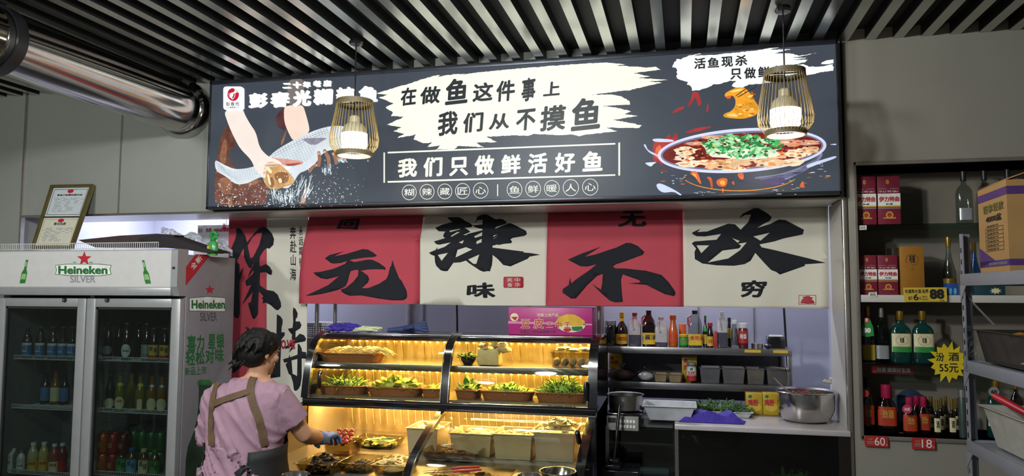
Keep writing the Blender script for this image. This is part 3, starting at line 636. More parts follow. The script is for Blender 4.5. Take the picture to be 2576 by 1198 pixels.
def face_cam(x, y): return math.atan2(CAM.x-x, -(CAM.y-y))   # turn so that the front (-Y) looks at the viewer side
def beer(h=.235, r=.031, neck=.0125): return [(r*.85, 0), (r, .006), (r, h*.52), (r*.93, h*.6), (neck*1.5, h*.74), (neck*1.1, h*.84), (neck, h*.955), (neck*1.15, h*.96), (neck*1.15, h)]
def bcap(h, r=.0145): return [(r*.9, h-.008), (r, h-.006), (r*.95, h+.003), (r*.6, h+.005), (0.0001, h+.005)]
def can(h=.122, r=.0325): return [(r*.78, 0), (r, .008), (r, h-.012), (r*.82, h-.002), (r*.84, h), (r*.76, h), (r*.74, h-.004), (.0001, h-.004)]
def pet(h=.21, r=.032): return [(r*.8, 0), (r, .01), (r*.94, h*.3), (r*.97, h*.5), (r, h*.62), (r*.8, h*.76), (r*.45, h*.88), (r*.42, h*.95)]
# ================================================================== the two-door drinks fridge
FY = -.41; X0, X1 = -4.318, -2.965; FZ = 1.945; FB = .16
FR = thing('drinks_fridge', 'silver two-door glass drinks fridge with bottles at the left of the curtain', 'fridge', (-3.64, -.13, 0))
m_fr = M('fridge_silver', 'a9abab', .35, .35, noise=.04); m_frw = M('fridge_grey', '8f8b90', .4, .2, noise=.05); m_in = M('fridge_inside', '6c706f', .5); m_rub = M('fridge_gasket', '2b2d2e', .6)
BY = .14
b = MB()
b.box((X0, FY+.05, 0), (X0+.05, BY, FZ), m_frw); b.box((X1-.05, FY+.05, 0), (X1, BY, FZ), m_frw, .004); b.box((X0+.001, BY-.03, 0), (X1-.001, BY-.0005, FZ-.001), m_in)
b.box((X0+.002, FY+.051, FZ-.05), (X1-.002, BY-.001, FZ-.0005), m_frw); b.box((X0+.002, FY+.051, .001), (X1-.002, BY-.001, FB), m_frw)
b.box((X0+.05, BY-.04, FB), (X1-.05, BY-.03, FZ-.05), m_in); b.box((-3.655, FY+.05, FB), (-3.625, FY+.09, FZ-.05), m_fr)
b.box((X0+.05, FY+.05, FB), (X0+.06, BY-.04, FZ-.05), m_in); b.box((X1-.06, FY+.05, FB), (X1-.05, BY-.04, FZ-.05), m_in)
b.build('cabinet', FR)
zt, zb = 1.976, at(225, 744, Y=FY-.03).z
m_can = M('canopy_white', 'cfcdca', .22, noise=.03, coat=.4)
b = MB(); n = 8; pr = []
for i in range(n+1): u = i/n; pr.append((FY-.038, lerp(zb+.055, zt-.01, u)))
pr = [(FY+.05, zb), (FY-.01, zb), (FY-.03, zb+.045)]+pr+[(FY-.02, zt), (FY+.06, zt)]
def cprof(x0, x1, m, off=0): b.prism([(x0, y+off, z) for y, z in pr], (x1-x0, 0, 0), m)
cprof(X0+.012, X1-.045, m_can); cprof(X0, X0+.012, m_fr, -.004); cprof(X1-.045, X1, m_fr, -.004)
b.box((X0+.012, FY-.04, zb+.002), (X1-.045, FY-.012, zb+.05), m_fr, .004)
b.box((X1-.03, FY-.052, 1.855), (X1-.018, FY-.038, 1.867), TXK)
b.build('canopy', FR)
def on_can(x, y):   # a point printed on the bulged canopy
    p = at(x, y, Y=FY-.05)
    for _ in range(3):
        u = max(0, min(1, (p.z-zb-.055)/(zt-.01-zb-.055))); p = at(x, y, Y=FY-.0386)
    return p
def star(b, P, cx, cy, r, m): b.poly([P(cx+r*(1 if i % 2 == 0 else .42)*math.sin(i*PI/5), cy-r*(1 if i % 2 == 0 else .42)*math.cos(i*PI/5)) for i in range(10)], m)
def word(b, P, s, x0, x1, y0, y1, m, bold=.03, sk=0): b.text(s, m, P(x0, y0), P(x1, y0+sk), P(x1, y1+sk), P(x0, y1), bold)
def off(P, d, ax=1):
    def q(x, y): v = P(x, y).copy(); v[ax] += d; return v
    return q
b = MB(); P = on_can; P2 = off(P, -.0008); P3 = off(P, -.0016)
star(b, P, 212, 651, 19, TXR)
pl = Z('278,135 340,128 500,128 562,135 556,155 562,182 500,190 340,188 278,182 284,160', 0, 600, 2.004)
shape(b, P, pl, TXG); shape(b, P2, [(211+(x-211)*.975, 679.5+(y-679.5)*.9) for x, y in pl], TXW)
word(b, P3, 'Heineken', 147, 271, 669, 690, TXG, .04); word(b, P2, 'SILVER', 177, 240, 694, 711, TXGR, .015); word(b, P2, '®', 268, 273, 669, 674, TXG, 0)
word(b, P2, 'EST.', 185, 193, 659, 662, TXG, .01); word(b, P2, '1873', 225, 233, 659, 662, TXG, .01)
m_bg = M('print_bottle_green', '2f7a34', .35, noise=.3); m_bgl = M('print_bottle_light', '8fb77a', .5)
b.build('canopy_print', FR, smooth=False)
for cx, cy, k in ((62, 685, .2), (367, 686, -.22)):
    b = MB()
    T_ = lambda x, y: (cx+(x+y*-k)*1.0, cy+y)
    shape(b, P2, [T_(*p) for p in pairs('-3,-31 3,-31 3,-8 7,2 7,28 -7,28 -7,2 -3,-8')], m_bg)
    shape(b, P3, [T_(*p) for p in pairs('-5,4 5,4 6,18 -6,18')], m_bgl); shape(b, P3, [T_(*p) for p in pairs('-2,-26 2,-26 2,-14 -2,-14')], m_bgl); b.build('bottle_picture', FR, smooth=False)
# side print
PX = lambda d: (lambda x, y: at(x, y, X=X1+d))
b = MB(); P = PX(.0006); P2 = PX(.0012); P3 = PX(.0018)
shape(b, P, [(492, 640), (530, 641), (467, 720), (468, 672)], TXR)
for c, cx, cy in (('全', 487, 668), ('新', 500, 653)):
    b.text(c, TXW, *[P2(cx+u*5.5+v*4.5, cy-u*6.5+v*5.5) for u, v in ((-1, -1), (1, -1), (1, 1), (-1, 1))], .012)
K6 = (440, 540, 1.82); z6 = lambda x, y: (440+x/1.82, 540+y/1.82)
star(b, P, *z6(160, 345), 13, TXR)
q = [z6(*p) for p in pairs('65,382 150,374 232,380 232,446 150,444 65,442')]; shape(b, P, q, TXG); shape(b, P2, [(521+(x-521)*.97, 766+(y-766)*.92) for x, y in q], TXW)
word(b, P3, 'Heineken', *[440+x/1.82 for x in (76, 229)], 540+391/1.82, 540+432/1.82, TXG, .04)
word(b, P, 'SILVER', *[440+x/1.82 for x in (115, 193)], 540+448/1.82, 540+488/1.82, M('print_darkgrey', '56565c', .6), .015)
for t, x0, x1, y0, y1 in (('喜', 55, 97, 553, 628), ('力', 100, 135, 550, 622), ('星', 152, 186, 547, 615), ('银', 190, 226, 545, 612), ('轻', 50, 92, 622, 692), ('松', 94, 136, 620, 688), ('对', 140, 180, 616, 682), ('味', 184, 224, 612, 676), ('新', 46, 69, 700, 737), ('品', 72, 94, 698, 735), ('上', 97, 119, 696, 733), ('市', 122, 145, 694, 731)):
    word(b, P, t, *[440+x/1.82 for x in (x0, x1)], 540+y0/1.82, 540+y1/1.82, TXG, .012 if y0 > 690 else .03)
m_bd = M('print_bottle_dark', '1f3a22', .3, noise=.5, scale=10)
shape(b, P, [z6(*p) for p in pairs('105,765 112,757 160,757 168,770 166,800 162,880 172,960 195,1020 205,1100 205,1250 45,1250 50,1120 60,1060 85,1000 100,940 108,880 110,800')], m_bd)
shape(b, P2, [z6(*p) for p in pairs('103,768 112,757 160,757 169,772 168,782 104,780')], m_bg); shape(b, P2, [z6(*p) for p in pairs('124,850 150,850 148,905 122,905')], m_bg)
b.text('Heineken', TXW, *[P2(*z6(*p)) for p in ((125, 1010), (121, 915), (133, 915), (137, 1010))], .02)
shape(b, P2, [z6(*p) for p in pairs('100,1160 160,1150 165,1215 95,1215')], TXW)
b.build('side_print', FR, smooth=False)
# doors
GL = GLASS('fridge_glass', 'ccd4d2', .9)
def door(x0, x1, lockx):
    zt_, z0 = at(100, 750, Y=FY).z, .2
    b = MB(); f = .062
    for a, c in (((x0, FY, z0), (x0+f, FY+.045, zt_)), ((x1-f, FY, z0), (x1, FY+.045, zt_)), ((x0+f, FY, zt_-.055), (x1-f, FY+.045, zt_)), ((x0+f, FY, z0), (x1-f, FY+.045, z0+.06))): b.box(a, c, m_fr, .006)
    for a, c in (((x0+f, FY+.012, z0+.06), (x0+f+.012, FY+.03, zt_-.055)), ((x1-f-.012, FY+.012, z0+.06), (x1-f, FY+.03, zt_-.055)), ((x0+f, FY+.012, zt_-.067), (x1-f, FY+.03, zt_-.055))): b.box(a, c, m_rub)
    d = b.build('door', FR)
    MB().box((x0+f-.002, FY+.018, z0+.058), (x1-f+.002, FY+.022, zt_-.053), GL).build('pane', d)
    c = at(lockx, 755, Y=FY); b = MB(); b.tube([(c.x, FY+.001, c.z), (c.x, FY-.012, c.z)], .013, TXK, 14); b.tube([(c.x, FY-.012, c.z), (c.x, FY-.015, c.z)], .005, CAPS, 10); b.build('lock', d)
DX = at(217, 760, Y=FY).x
door(X0+.003, DX-.004, 164); door(DX+.004, X1-.004, 271)
def rail(b, x0, x1, y, z, h, m, dx):
    for q in (z, z+h): b.tube([(x0, y, q), (x1, y, q)], .0025, m, 6)
    n = int((x1-x0)/dx)
    for i in range(n+1): x = lerp(x0, x1, i/n); b.tube([(x, y, z), (x, y, z+h)], .0018, m, 5, caps=False)
m_wire = M('white_wire', 'c8cac8', .45)
def shelf(x0, x1, z, name='shelf'):
    b = MB(); rail(b, x0, x1, FY+.085, z, .024, m_wire, .0125)
    for i in range(14): y = lerp(FY+.085, BY-.06, i/13); b.tube([(x0, y, z), (x1, y, z)], .002, m_wire, 5, caps=False)
    for x in (x0, (x0+x1)/2, x1): b.tube([(x, FY+.085, z-.003), (x, BY-.06, z-.003)], .003, m_wire, 5)
    b.build(name, FR)
SYF = FY+.085; LSH = []; RSH = []
for py in (905, 1030, 1196): z = at(110, py, Y=SYF).z; LSH.append(z); shelf(X0+.07, DX-.035, z)
for py in (910, 1040, 1201): z = at(340, py, Y=SYF).z; RSH.append(z); shelf(DX+.035, X1-.065, z)
b = MB(); rail(b, at(-20, 620, Y=FY+.02).x, at(398, 625, Y=FY+.02).x, FY+.02, 1.985, .036, m_wire, .0147)
for p in (108, 287): x = at(p, 628, Y=FY+.02).x; b.tube([(x, FY+.02, 1.97), (x, FY+.02, 1.986)], .006, m_wire, 8)
b.build('top_rail', FR)
# ---- drinks on the fridge shelves
G_BR = M('bottle_brown', '2a1d14', .08, coat=.6, noise=.2); G_GR = M('bottle_green', '1c3a22', .08, coat=.6, noise=.2); G_DK = M('bottle_dark', '1d2220', .08, coat=.6); G_YG = M('bottle_yellowgreen', '6f7020', .12, coat=.5, noise=.2); G_OR = M('bottle_amber', '7c5a1c', .12, coat=.5, noise=.2)
L_W = M('label_white', 'd4d6d4', .5); L_BL = M('label_blue', '3e78a8', .5, noise=.25, scale=60); L_Y = M('label_yellow', 'd0b23c', .5); L_S = M('label_silver', 'a9adaf', .35, .4); L_R = M('label_red', 'ad2b2b', .5); L_CR = M('label_cream', 'd9cfa4', .5); L_G = M('label_green', '3f9a4c', .5); L_LB = M('label_lightblue', '5fa8cf', .5)
def shelf_loc(pxx, z, dy=.05): p = at(pxx, 900, Y=SYF+dy); return (p.x, SYF+dy, z+.0027)
A = None; nm = ('leftmost', 'second from the left', 'middle one', 'second from the right', 'rightmost')
for i, pxx in enumerate((67, 100, 131, 157, 181)):
    l = shelf_loc(pxx, LSH[0], .045+.012*(i % 2)); l3 = f'blue-and-white-label brown bottle, {nm[i]} of five on the upper left fridge shelf'
    if A is None:
        A = container('beer_bottle', l3, 'bottle', l, beer(.2, .03), G_BR, (bcap(.2), CAPB), [(.012, .1, 62, L_W, dict(texts=[(L_BL, 0, 1, 0, .35), (L_BL, .55, 1, .35, .8), ('勇闯天涯', .08, .9, .4, .85, TXB, .04)]))], 'blue-label beer bottles in the left fridge door')
    else: dup(A, l, face_cam(l[0], l[1])*.75, l3)
for i, (pxx, m, lm) in enumerate(((118, G_DK, L_BL), (143, G_OR, L_CR), (166, G_DK, L_BL))):
    container('drink_bottle', ('dim dark bottle with a blue label behind the left door, left of the tan one', 'dim bottle with a tan label on the middle left fridge shelf', 'dim dark bottle with a blue label behind the left door, right of the tan one')[i], 'bottle', shelf_loc(pxx, LSH[1], .2), beer(.21, .032), m, (bcap(.21), CAPB), [(.02, .11, 55, lm)])
z = LSH[2]
def gable(t, T, w, d, h, m):
    b = MB(T); b.box((-w, -d, 0), (w, d, h*.74), m); b.prism([(-w, -d, h*.74), (-w, d, h*.74), (-w, 0, h*.95)], (2*w, 0, 0), m); b.box((-w, -.003, h*.94), (w, .003, h), m); return b
l = shelf_loc(37, z, .03); t = thing('milk_carton', 'white gable-top milk carton at the bottom left of the fridge', 'carton', l, rz=.35); T = Matrix.Translation(l)
gable(t, T, .034, .034, .145, M('carton_white', 'c6c6c2', .5)).build('body', t)
b = MB(T); b.poly([(-.02, -.0346, .05), (0, -.0346, .045), (.02, -.0346, .05), (.022, -.0346, .07), (0, -.0346, .078), (-.022, -.0346, .07)], TXGR); b.text('纯牛奶', TXK, (-.022, -.0346, .1), (.022, -.0346, .1), (.022, -.0346, .086), (-.022, -.0346, .086)); b.build('print', t)
m_milk = M('milk', 'cfcdc2', .25, coat=.4)
container('milk_bottle', 'small round milk bottle next to the white milk carton', 'bottle', shelf_loc(66, z, .03), pet(.135, .027), m_milk, ([(.013, .12), (.013, .138), (.0001, .139)], CAPS), [(.025, .06, 60, L_W, dict(texts=[('牛奶', .2, .8, .3, .7, TXK)]))])
J = [M('juice_pale', 'b9b48c', .2, coat=.5), M('juice_yellow', 'bfae6c', .2, coat=.5), M('juice_rose', '9c5040', .2, coat=.5), M('juice_red', '7d2f2a', .2, coat=.5)]
for i, (pxx, m) in enumerate(((95, J[0]), (122, J[1]), (148, J[2]), (168, J[3]))):
    container('juice_bottle', ('juice bottle with a yellow label and pale drink, next to the milk bottle', 'juice bottle with cloudy yellow drink in the left fridge door', 'juice bottle with rose drink in the left fridge door', 'juice bottle with dark red drink beside the door frame')[i], 'bottle', shelf_loc(pxx, z, .04+.03*(i % 2)), pet(.185, .031), m, ([(.015, .17), (.016, .188), (.0001, .189)], CAPW), [(.015, .08, 70, (L_Y, L_Y, L_CR, L_R)[i], dict(texts=[('果粒橙', .25, .75, .55, .8, TXR)]))], 'juice bottles on the lower left shelf')
# right door, top shelf
def oval(z0, z1, m, txt=None, c=TXG): return (z0, z1, 60, m, dict(oval=True, texts=[txt] if txt else []))
z = RSH[0]
ex = [(270, .09, G_DK, [oval(.03, .085, L_S)], CAPG, 'dark beer bottle with a small grey oval label, leftmost behind the right door'),
      (297, .2, G_DK, [], CAPS, 'unlabelled dark bottle standing back between two labelled beers'),
      (317, .06, G_DK, [oval(.02, .1, L_W, ('Heineken', .2, .8, .42, .58, TXG, .03))], CAPS, 'dark beer bottle with a big round white label, right fridge door'),
      (347, .2, G_DK, [], CAPS, 'unlabelled dark bottle behind round-label and silver-label beers'),
      (367, .06, G_DK, [(.01, .1, 70, L_S, dict(texts=[('SILVER', .3, .7, .2, .35, TXG)]))], CAPS, 'dark beer bottle with a silver label next to the yellow-labelled pair')]
for pxx, dy, m, lab, cp, s in ex: container('beer_bottle', s, 'bottle', shelf_loc(pxx, z, dy), beer(.228, .03), m, (bcap(.228), cp), lab)
for pxx, s in ((386, 'left one of two dark bottles with yellow and red labels'), (413, 'right one of two dark bottles with yellow and red labels')):
    container('beer_bottle', s, 'bottle', shelf_loc(pxx, z, .05), beer(.2, .029), G_BR, (bcap(.2), CAPG), [(.008, .1, 70, L_Y, dict(texts=[(L_R, 0, 1, .02, .3), ('原浆', .2, .5, .6, .9, TXK, .02), ('酒', .55, .8, .5, .8, TXK, .02)]))], 'yellow-label bottles on the upper right shelf')
z = RSH[1]
for pxx, dy, m, lab, s in ((252, .12, M('bottle_pale', '7d837c', .2), [], 'pale frosted bottle at the left of the middle right shelf'),
        (281, .07, G_DK, [oval(.012, .075, L_CR)], 'dark bottle with a cream oval label among the yellow drinks'),
        (306, .05, G_YG, [oval(.012, .09, L_CR, ('啤酒', .3, .7, .55, .75, TXR)), (.155, .175, 80, L_Y)], 'yellow-green bottle with a round bear-coloured label and yellow neck band'),
        (334, .17, G_YG, [], 'plain yellow-green bottle behind the front row of the middle shelf'),
        (357, .05, G_YG, [(.012, .08, 28, L_CR), (.155, .175, 80, L_Y)], 'yellow-green bottle turned so that its label shows from the edge'),
        (386, .05, G_OR, [oval(.012, .088, L_CR), (.155, .17, 80, L_S)], 'amber bottle with a round label, left of the last bottle on that shelf'),
        (411, .05, G_OR, [oval(.012, .088, L_CR), (.155, .17, 80, L_S)], 'amber bottle with a round label beside the right door frame')):
    container('lemon_beer_bottle', s, 'bottle', shelf_loc(pxx, z, dy), beer(.215, .03), m, (bcap(.215), CAPG), lab)
z = RSH[2]
m_cr = M('can_red', '94301f', .25, .3, coat=.4); m_co = M('can_orange', 'ac5a1f', .25, .3, coat=.4); m_cg = M('can_green', '2f6b39', .25, .3, coat=.4); m_cd = M('can_darkred', '5a2320', .25, .3, coat=.4)
for lvl in (0, 1):
    for j, (pxx, m, s) in enumerate(((268, m_co, 'orange can'), (294, m_cr, 'red can'), (320, m_cd, 'dark red can'))):
        if lvl == 0 and j == 2: continue
        for k, row in enumerate((.035, .11)):
            l = shelf_loc(pxx+k*6, z+lvl*.123, row); t = thing('drink_can', f'{s} in the {"upper" if lvl else "lower"} layer, {"front" if k == 0 else "back"} row, right fridge door', 'can', l, 'cans at the bottom of the fridge')
            T = Matrix.Translation(l); MB(T).lathe(can(), m, n=20).build('body', t); b = MB(T); b.map_text('王老吉' if m is m_cr else '芬达', TXY, lambda u, v: (.0334*math.cos(-PI/2+(u-.5)*.9), .0334*math.sin(-PI/2+(u-.5)*.9), .04+v*.035), .03); b.build('print', t)
for j, pxx in enumerate((345, 366, 390, 412)):
    container('drink_can', ('green can top behind the light-blue-label bottle', 'green can top behind the cream-label bottle', 'green can top between the last two bottles', 'green can top beside the right door frame')[j], 'can', shelf_loc(pxx, z+.123, .16), can(), m_cg)
for j, pxx in enumerate((345, 366, 390, 412)): container('drink_can', 'green can at the bottom of the back row of the fridge', 'can', shelf_loc(pxx, z, .16), can(), m_cg, group='hidden back row cans')
for pxx, m, cp, s in ((316, L_G, CAPGN, 'green-label tea bottle beside the red cans'), (341, L_LB, CAPB, 'tea bottle with a light blue label at the fridge bottom'), (371, L_CR, M('cap_cream', 'c9c09a', .5), 'tea bottle with a cream label at the fridge bottom'), (399, L_G, CAPGN, 'tea bottle with a bright green label by the right door edge')):
    container('tea_bottle', s, 'bottle', shelf_loc(pxx, z, .035), pet(.155, .031), M('tea', '4a3a1c', .15, coat=.5), ([(.016, .145), (.017, .165), (.0001, .166)], cp), [(.02, .1, 75, m, dict(texts=[('茉莉', .25, .5, .5, .9, TXK, .02), ('花茶', .52, .78, .3, .7, TXK, .02)]))], 'tea bottles at the fridge bottom')
# ---- on top of the fridge
tl, tr, br, bl = at(130, 467, Y=-.02), at(237, 465, Y=-.02), at(182, 626, Y=-.2), at(80, 626, Y=-.2)
CT = thing('certificate_frame', 'tall gold frame with two certificates leaning on top of the fridge', 'picture frame', (bl+br)/2)
def Q(u, v, d=0): p = (bl*(1-u)+br*u)*(1-v)+(tl*(1-u)+tr*u)*v; return p+nrm*d
nrm = (tr-tl).cross(tl-bl).normalized(); nrm = nrm if nrm.y < 0 else -nrm
m_gold = M('frame_gold', '7d7146', .3, .6)
b = MB()
for u0, u1, v0, v1 in ((0, .06, 0, 1), (.94, 1, 0, 1), (.06, .94, .96, 1), (.06, .94, 0, .04)):
    b.prism([Q(u0, v0, .012), Q(u1, v0, .012), Q(u1, v1, .012), Q(u0, v1, .012)], -nrm*.026, m_gold)
b.build('frame', CT); fixn(CT.children[0])
b = MB(); b.prism([Q(.05, .03), Q(.95, .03), Q(.95, .97), Q(.05, .97)], -nrm*.008, M('frame_back', '2c2a28', .7)); b.build('backing', CT)
m_pap = M('certificate_paper', 'c3cacb', .5, noise=.03); m_pap2 = M('certificate_cream', 'cfccba', .5, noise=.03)
for v0, v1, pm, em in ((.5, .955, m_pap, .88), (.045, .475, m_pap2, .9)):
    b = MB(); CU = lambda u, v, d: Q(.07+.86*u, lerp(v0, v1, v), d)
    b.add([CU(0, 0, .001), CU(1, 0, .001), CU(1, 1, .001), CU(0, 1, .001)], [(0, 1, 2, 3)], pm)
    bm_ = TXK if pm is m_pap else TXY
    for a in ((.04, .05, .06, .95), (.95, .96, .06, .95), (.04, .96, .05, .065), (.04, .96, .935, .95)): b.add([CU(a[0], a[2], .0016), CU(a[1], a[2], .0016), CU(a[1], a[3], .0016), CU(a[0], a[3], .0016)], [(0, 1, 2, 3)], bm_)
    b.poly([CU(.5+.085*math.cos(t), em+.07*math.sin(t), .002) for t in [i*PI/8 for i in range(16)]], TXR)
    if pm is m_pap: b.text('食品小经营店登记证', TXK, CU(.16, .78, .002), CU(.86, .78, .002), CU(.86, .71, .002), CU(.16, .71, .002), .03)
    else: b.text('营业执照', TXK, CU(.33, .83, .002), CU(.67, .83, .002), CU(.67, .73, .002), CU(.33, .73, .002), .02)
    rr = random.Random(3 if pm is m_pap else 5)
    for i in range(12):
        y = .62-i*.042; x = .1+rr.random()*.08
        while x < (.9 if i < 5 else .55):
            w = rr.uniform(.05, .2); b.add([CU(x, y, .002), CU(min(.92, x+w), y, .002), CU(min(.92, x+w), y+.013, .002), CU(x, y+.013, .002)], [(0, 1, 2, 3)], TXGR); x += w+rr.uniform(.02, .14)
    b.build('certificate', CT, smooth=False)
# black cardboard tray, plastic bag, spray bottle, cartons
zt = FZ+.002
m_cb = M('dark_cardboard', '20191c', .75, noise=.2); m_cbb = M('brown_cardboard', '3a2a28', .75, noise=.2)
b = MB(); Yb = -.12
a0 = px([(196, 604), (240, 622), (400, 622), (395, 588), (300, 592)], Y=Yb)
b.prism(px([(196, 604), (300, 593), (395, 588), (440, 592), (402, 623), (240, 623)], Y=-.2), (0, .1, .004), m_cbb)
b.prism(px([(345, 600), (395, 588), (425, 594), (475, 612), (546, 634), (520, 637), (465, 628), (398, 622)], Y=-.24), (0, .16, .004), m_cb)
tag(b.build('cardboard_tray', loc=at(390, 622, Y=-.15), ang=20), 'flattened dark cardboard tray lying on top of the fridge', 'cardboard')
fixn(bpy.data.objects['cardboard_tray'])
m_bag = GLASS('plastic_film', 'e3e6e8', 1, .15); m_bagw = M('film_white', 'e2e6ea', .2, trans=.45, coat=.5, noise=.02)
rr = random.Random(11); b = MB(); cs = {}
def bagpt(u, v):
    k = (round(u, 3), round(v, 3))
    if k not in cs:
        p0 = at(lerp(405, 585, u), lerp(583, 642, u**1.2)+2-(1-abs(2*v-1))*lerp(14, 30, u)*(.8+.4*math.sin(u*17)), Y=lerp(-.065, .12, v)+rr.uniform(-.01, .01)); p0.z += rr.uniform(-.012, .012); cs[k] = p0
    return cs[k]
b.grid(bagpt, 30, 11, m_bagw); tag(b.build('plastic_bag', loc=at(500, 640, Y=0), smooth=False), 'crumpled clear plastic bag behind the green spray bottle on the fridge', 'plastic bag')
l = at(535, 637, Y=-.2); l.z = FZ+.001; t = thing('spray_bottle', 'green trigger spray bottle on top of the fridge corner', 'spray bottle', l); T = Matrix.Translation(l)
m_sg = M('spray_green', '58b25e', .2, coat=.4, noise=.1, trans=.2); m_sgd = M('spray_dark', '1f8a3a', .3)
MB(T).lathe([(.027, 0), (.031, .006), (.03, .075), (.02, .088), (.014, .092)], m_sg, n=20, sq=4, sy=.7).build('body', t)
b = MB(T); b.lathe([(.014, .09), (.016, .094), (.016, .112), (.009, .114)], m_sgd, n=14); b.tube([(-.012, 0, .113), (-.014, 0, .135), (.0, 0, .148), (.018, 0, .143), (.03, 0, .128)], [.011, .014, .014, .012, .008], m_sgd, 10); b.build('spray_head', t)
MB(T).tube([(.014, 0, .135), (.026, 0, .112), (.022, 0, .1)], [.005, .005, .003], m_sgd, 8, flat=1.6).build('trigger', t)
MB(T).box((-.026, -.0225, .02), (-.012, -.0215, .06), L_Y).build('label', t)
m_cw = M('carton_white2', 'c9c8cf', .6); 
def carton(name, label, a, c, m, prints): 
    t = thing(name, label, 'carton', ((a[0]+c[0])/2, (a[1]+c[1])/2, a[2])); b = MB(); b.box(a, c, m, .003); b.build('box', t); b = MB(); prints(b); 
    if b.f: b.build('print', t, smooth=False)
    return t
p0, p1 = at(496, 606, Y=.56), at(592, 565, Y=.56)
def pr(b):
    P = lambda x, y: at(x, y, Y=.559)
    for t, x0, x1, y0, y1 in (('优质', 518, 532, 574, 584), ('麻料', 538, 552, 575, 584), ('品', 553, 560, 574, 583), ('蔬菜', 561, 576, 573, 583), ('英', 560, 568, 562, 570), ('鹏', 559, 569, 570, 578)): word(b, P, t, x0, x1, y0, y1, TXR, .03)
    for i in range(3): word(b, P, '食品', 499, 509, 574+i*4, 577+i*4, TXR, .01)
carton('white_carton', 'upper white carton with red lettering behind the spray bottle', (p0.x, .56, p0.z), (p1.x+.1, .76, p1.z), m_cw, pr)
p2 = at(494, 645, Y=.56)
carton('white_carton', 'plain white carton under the red-lettered carton', (p2.x-.02, .55, FZ-.25), (p1.x+.1, .77, p0.z-.001), m_cw, lambda b: b.box((p2.x+.02, .5485, p0.z-.07), (p1.x+.08, .5495, p0.z-.068), TXGR))
tag(MB().box((p2.x-.05, .54, 0), (p1.x+.12, .8, FZ-.251), M('storage_grey', '7b7d84', .5), .01).build('storage_cabinet', loc=(p2.x+.1, .6, 0)), 'grey storage cabinet behind the fridge under the white cartons', 'cabinet')
# ================================================================== refrigerated food display case
CXL, CXD, CXR, CB = -2.243, -1.352, -.482, .40
CS = thing('food_display_case', 'black two-tier glass food display case lit warm yellow inside', 'display case', (-1.36, -.2, 0))
m_cf = M('case_black', '141416', .18, coat=.5, spec=.6); m_st = M('stainless', 'aca9a4', .28, 1, noise=.08, scale=3, stretch=(1, 30, 30)); m_stb = M('stainless_bright', 'c4c2be', .18, 1, noise=.05)
m_cg = GLASS('case_glass', 'f4f5ee', .9)
UP = [(.03, 1.452), (-.0, 1.448), (-.06, 1.43), (-.115, 1.395), (-.155, 1.345), (-.185, 1.27), (-.205, 1.18), (-.22, 1.085)]
LO = [(-.22, 1.04), (-.36, 1.008), (-.5, .966), (-.62, .92), (-.71, .878), (-.785, .83), (-.83, .77), (-.845, .70)]
def arch(b, prof, x0, x1, th, m):
    """a curved band of width x0..x1 following a (y, z) profile"""
    vs = []; n = len(prof)
    for i, (y, z) in enumerate(prof):
        a, c = prof[max(i-1, 0)], prof[min(i+1, n-1)]; t = Vector((c[0]-a[0], c[1]-a[1])).normalized(); nx, nz = t.y, -t.x
        for x, d in ((x0, 0), (x1, 0), (x1, th), (x0, th)): vs.append((x, y+nx*d, z+nz*d))
    fs = [(0, 1, 2, 3), tuple((n-1)*4+q for q in (3, 2, 1, 0))]
    for i in range(n-1):
        for j in range(4): fs.append((i*4+j, (i+1)*4+j, (i+1)*4+(j+1) % 4, i*4+(j+1) % 4))
    b.add(vs, fs, m)
# body: base, back, ends, top
b = MB()
b.box((CXL, -.82, 0), (CXR, CB, .66), m_cf, .01); b.box((CXL, CB-.03, .66), (CXR, CB, 1.455), m_cf)
b.box((CXL, .0, 1.44), (CXR, CB, 1.462), m_stb, .003); b.box((CXL, -.03, 1.425), (CXR, .03, 1.458), m_cf, .006)
for x in (CXL, CXR-.02):
    side = [(CB, .66), (CB, 1.45)]+UP+LO+[(-.82, .66)]
    b.prism([(x, y, z) for y, z in side], (.02, 0, 0), m_cf)
    b.prism([(x, y, z) for y, z in [(CB, .66), (CB, 1.07), (-.2, 1.05), (-.2, .66)]], (.02, 0, 0), m_cf)
b.build('cabinet', CS); fixn(CS.children[0])
b = MB()
for x0, x1 in ((CXL-.006, CXL+.04), (CXD-.022, CXD+.022), (CXR-.045, CXR+.006)): arch(b, UP, x0, x1, .022, m_cf)
for x0, x1 in ((CXD-.02, CXD+.02), (CXR-.04, CXR+.006)): arch(b, LO, x0, x1, .022, m_cf)
arch(b, LO, CXL-.006, CXL+.02, .022, m_cf)
for x in (CXD+.022, CXD-.024, CXL+.04): arch(b, UP, x, x+.004, .027, m_stb)
arch(b, LO, CXD+.02, CXD+.024, .027, m_stb)
b.box((CXL, -.235, 1.038), (CXR, -.19, 1.092), m_cf, .006); b.box((CXL, -.241, 1.044), (CXR, -.233, 1.05), m_stb); b.box((CXL, -.239, 1.075), (CXR, -.232, 1.079), m_stb)
b.box((CXL, -.85, .655), (CXR, -.81, .71), m_cf, .006)
b.build('frame', CS)
for x0, x1, pr in ((CXL+.03, CXD-.018, UP), (CXD+.018, CXR-.035, UP), (CXD+.016, CXR-.03, LO)):
    b = MB(); arch(b, pr, x0, x1, .005, m_cg); b.build('glass_pane', CS)
for (x, y), r in (((806, 955), 0), ((1474, 985), 0), ((1455, 1097), .35)):
    p = at(x, y, Y=-.235 if r == 0 else -.62); T = Matrix.Translation(p) @ Matrix.Rotation(r+(.5 if r else -.1), 4, 'X')
    b = MB(T); b.box((-.013, -.022, -.055), (.013, .004, .055), m_cf, .011); b.build('handle', CS)
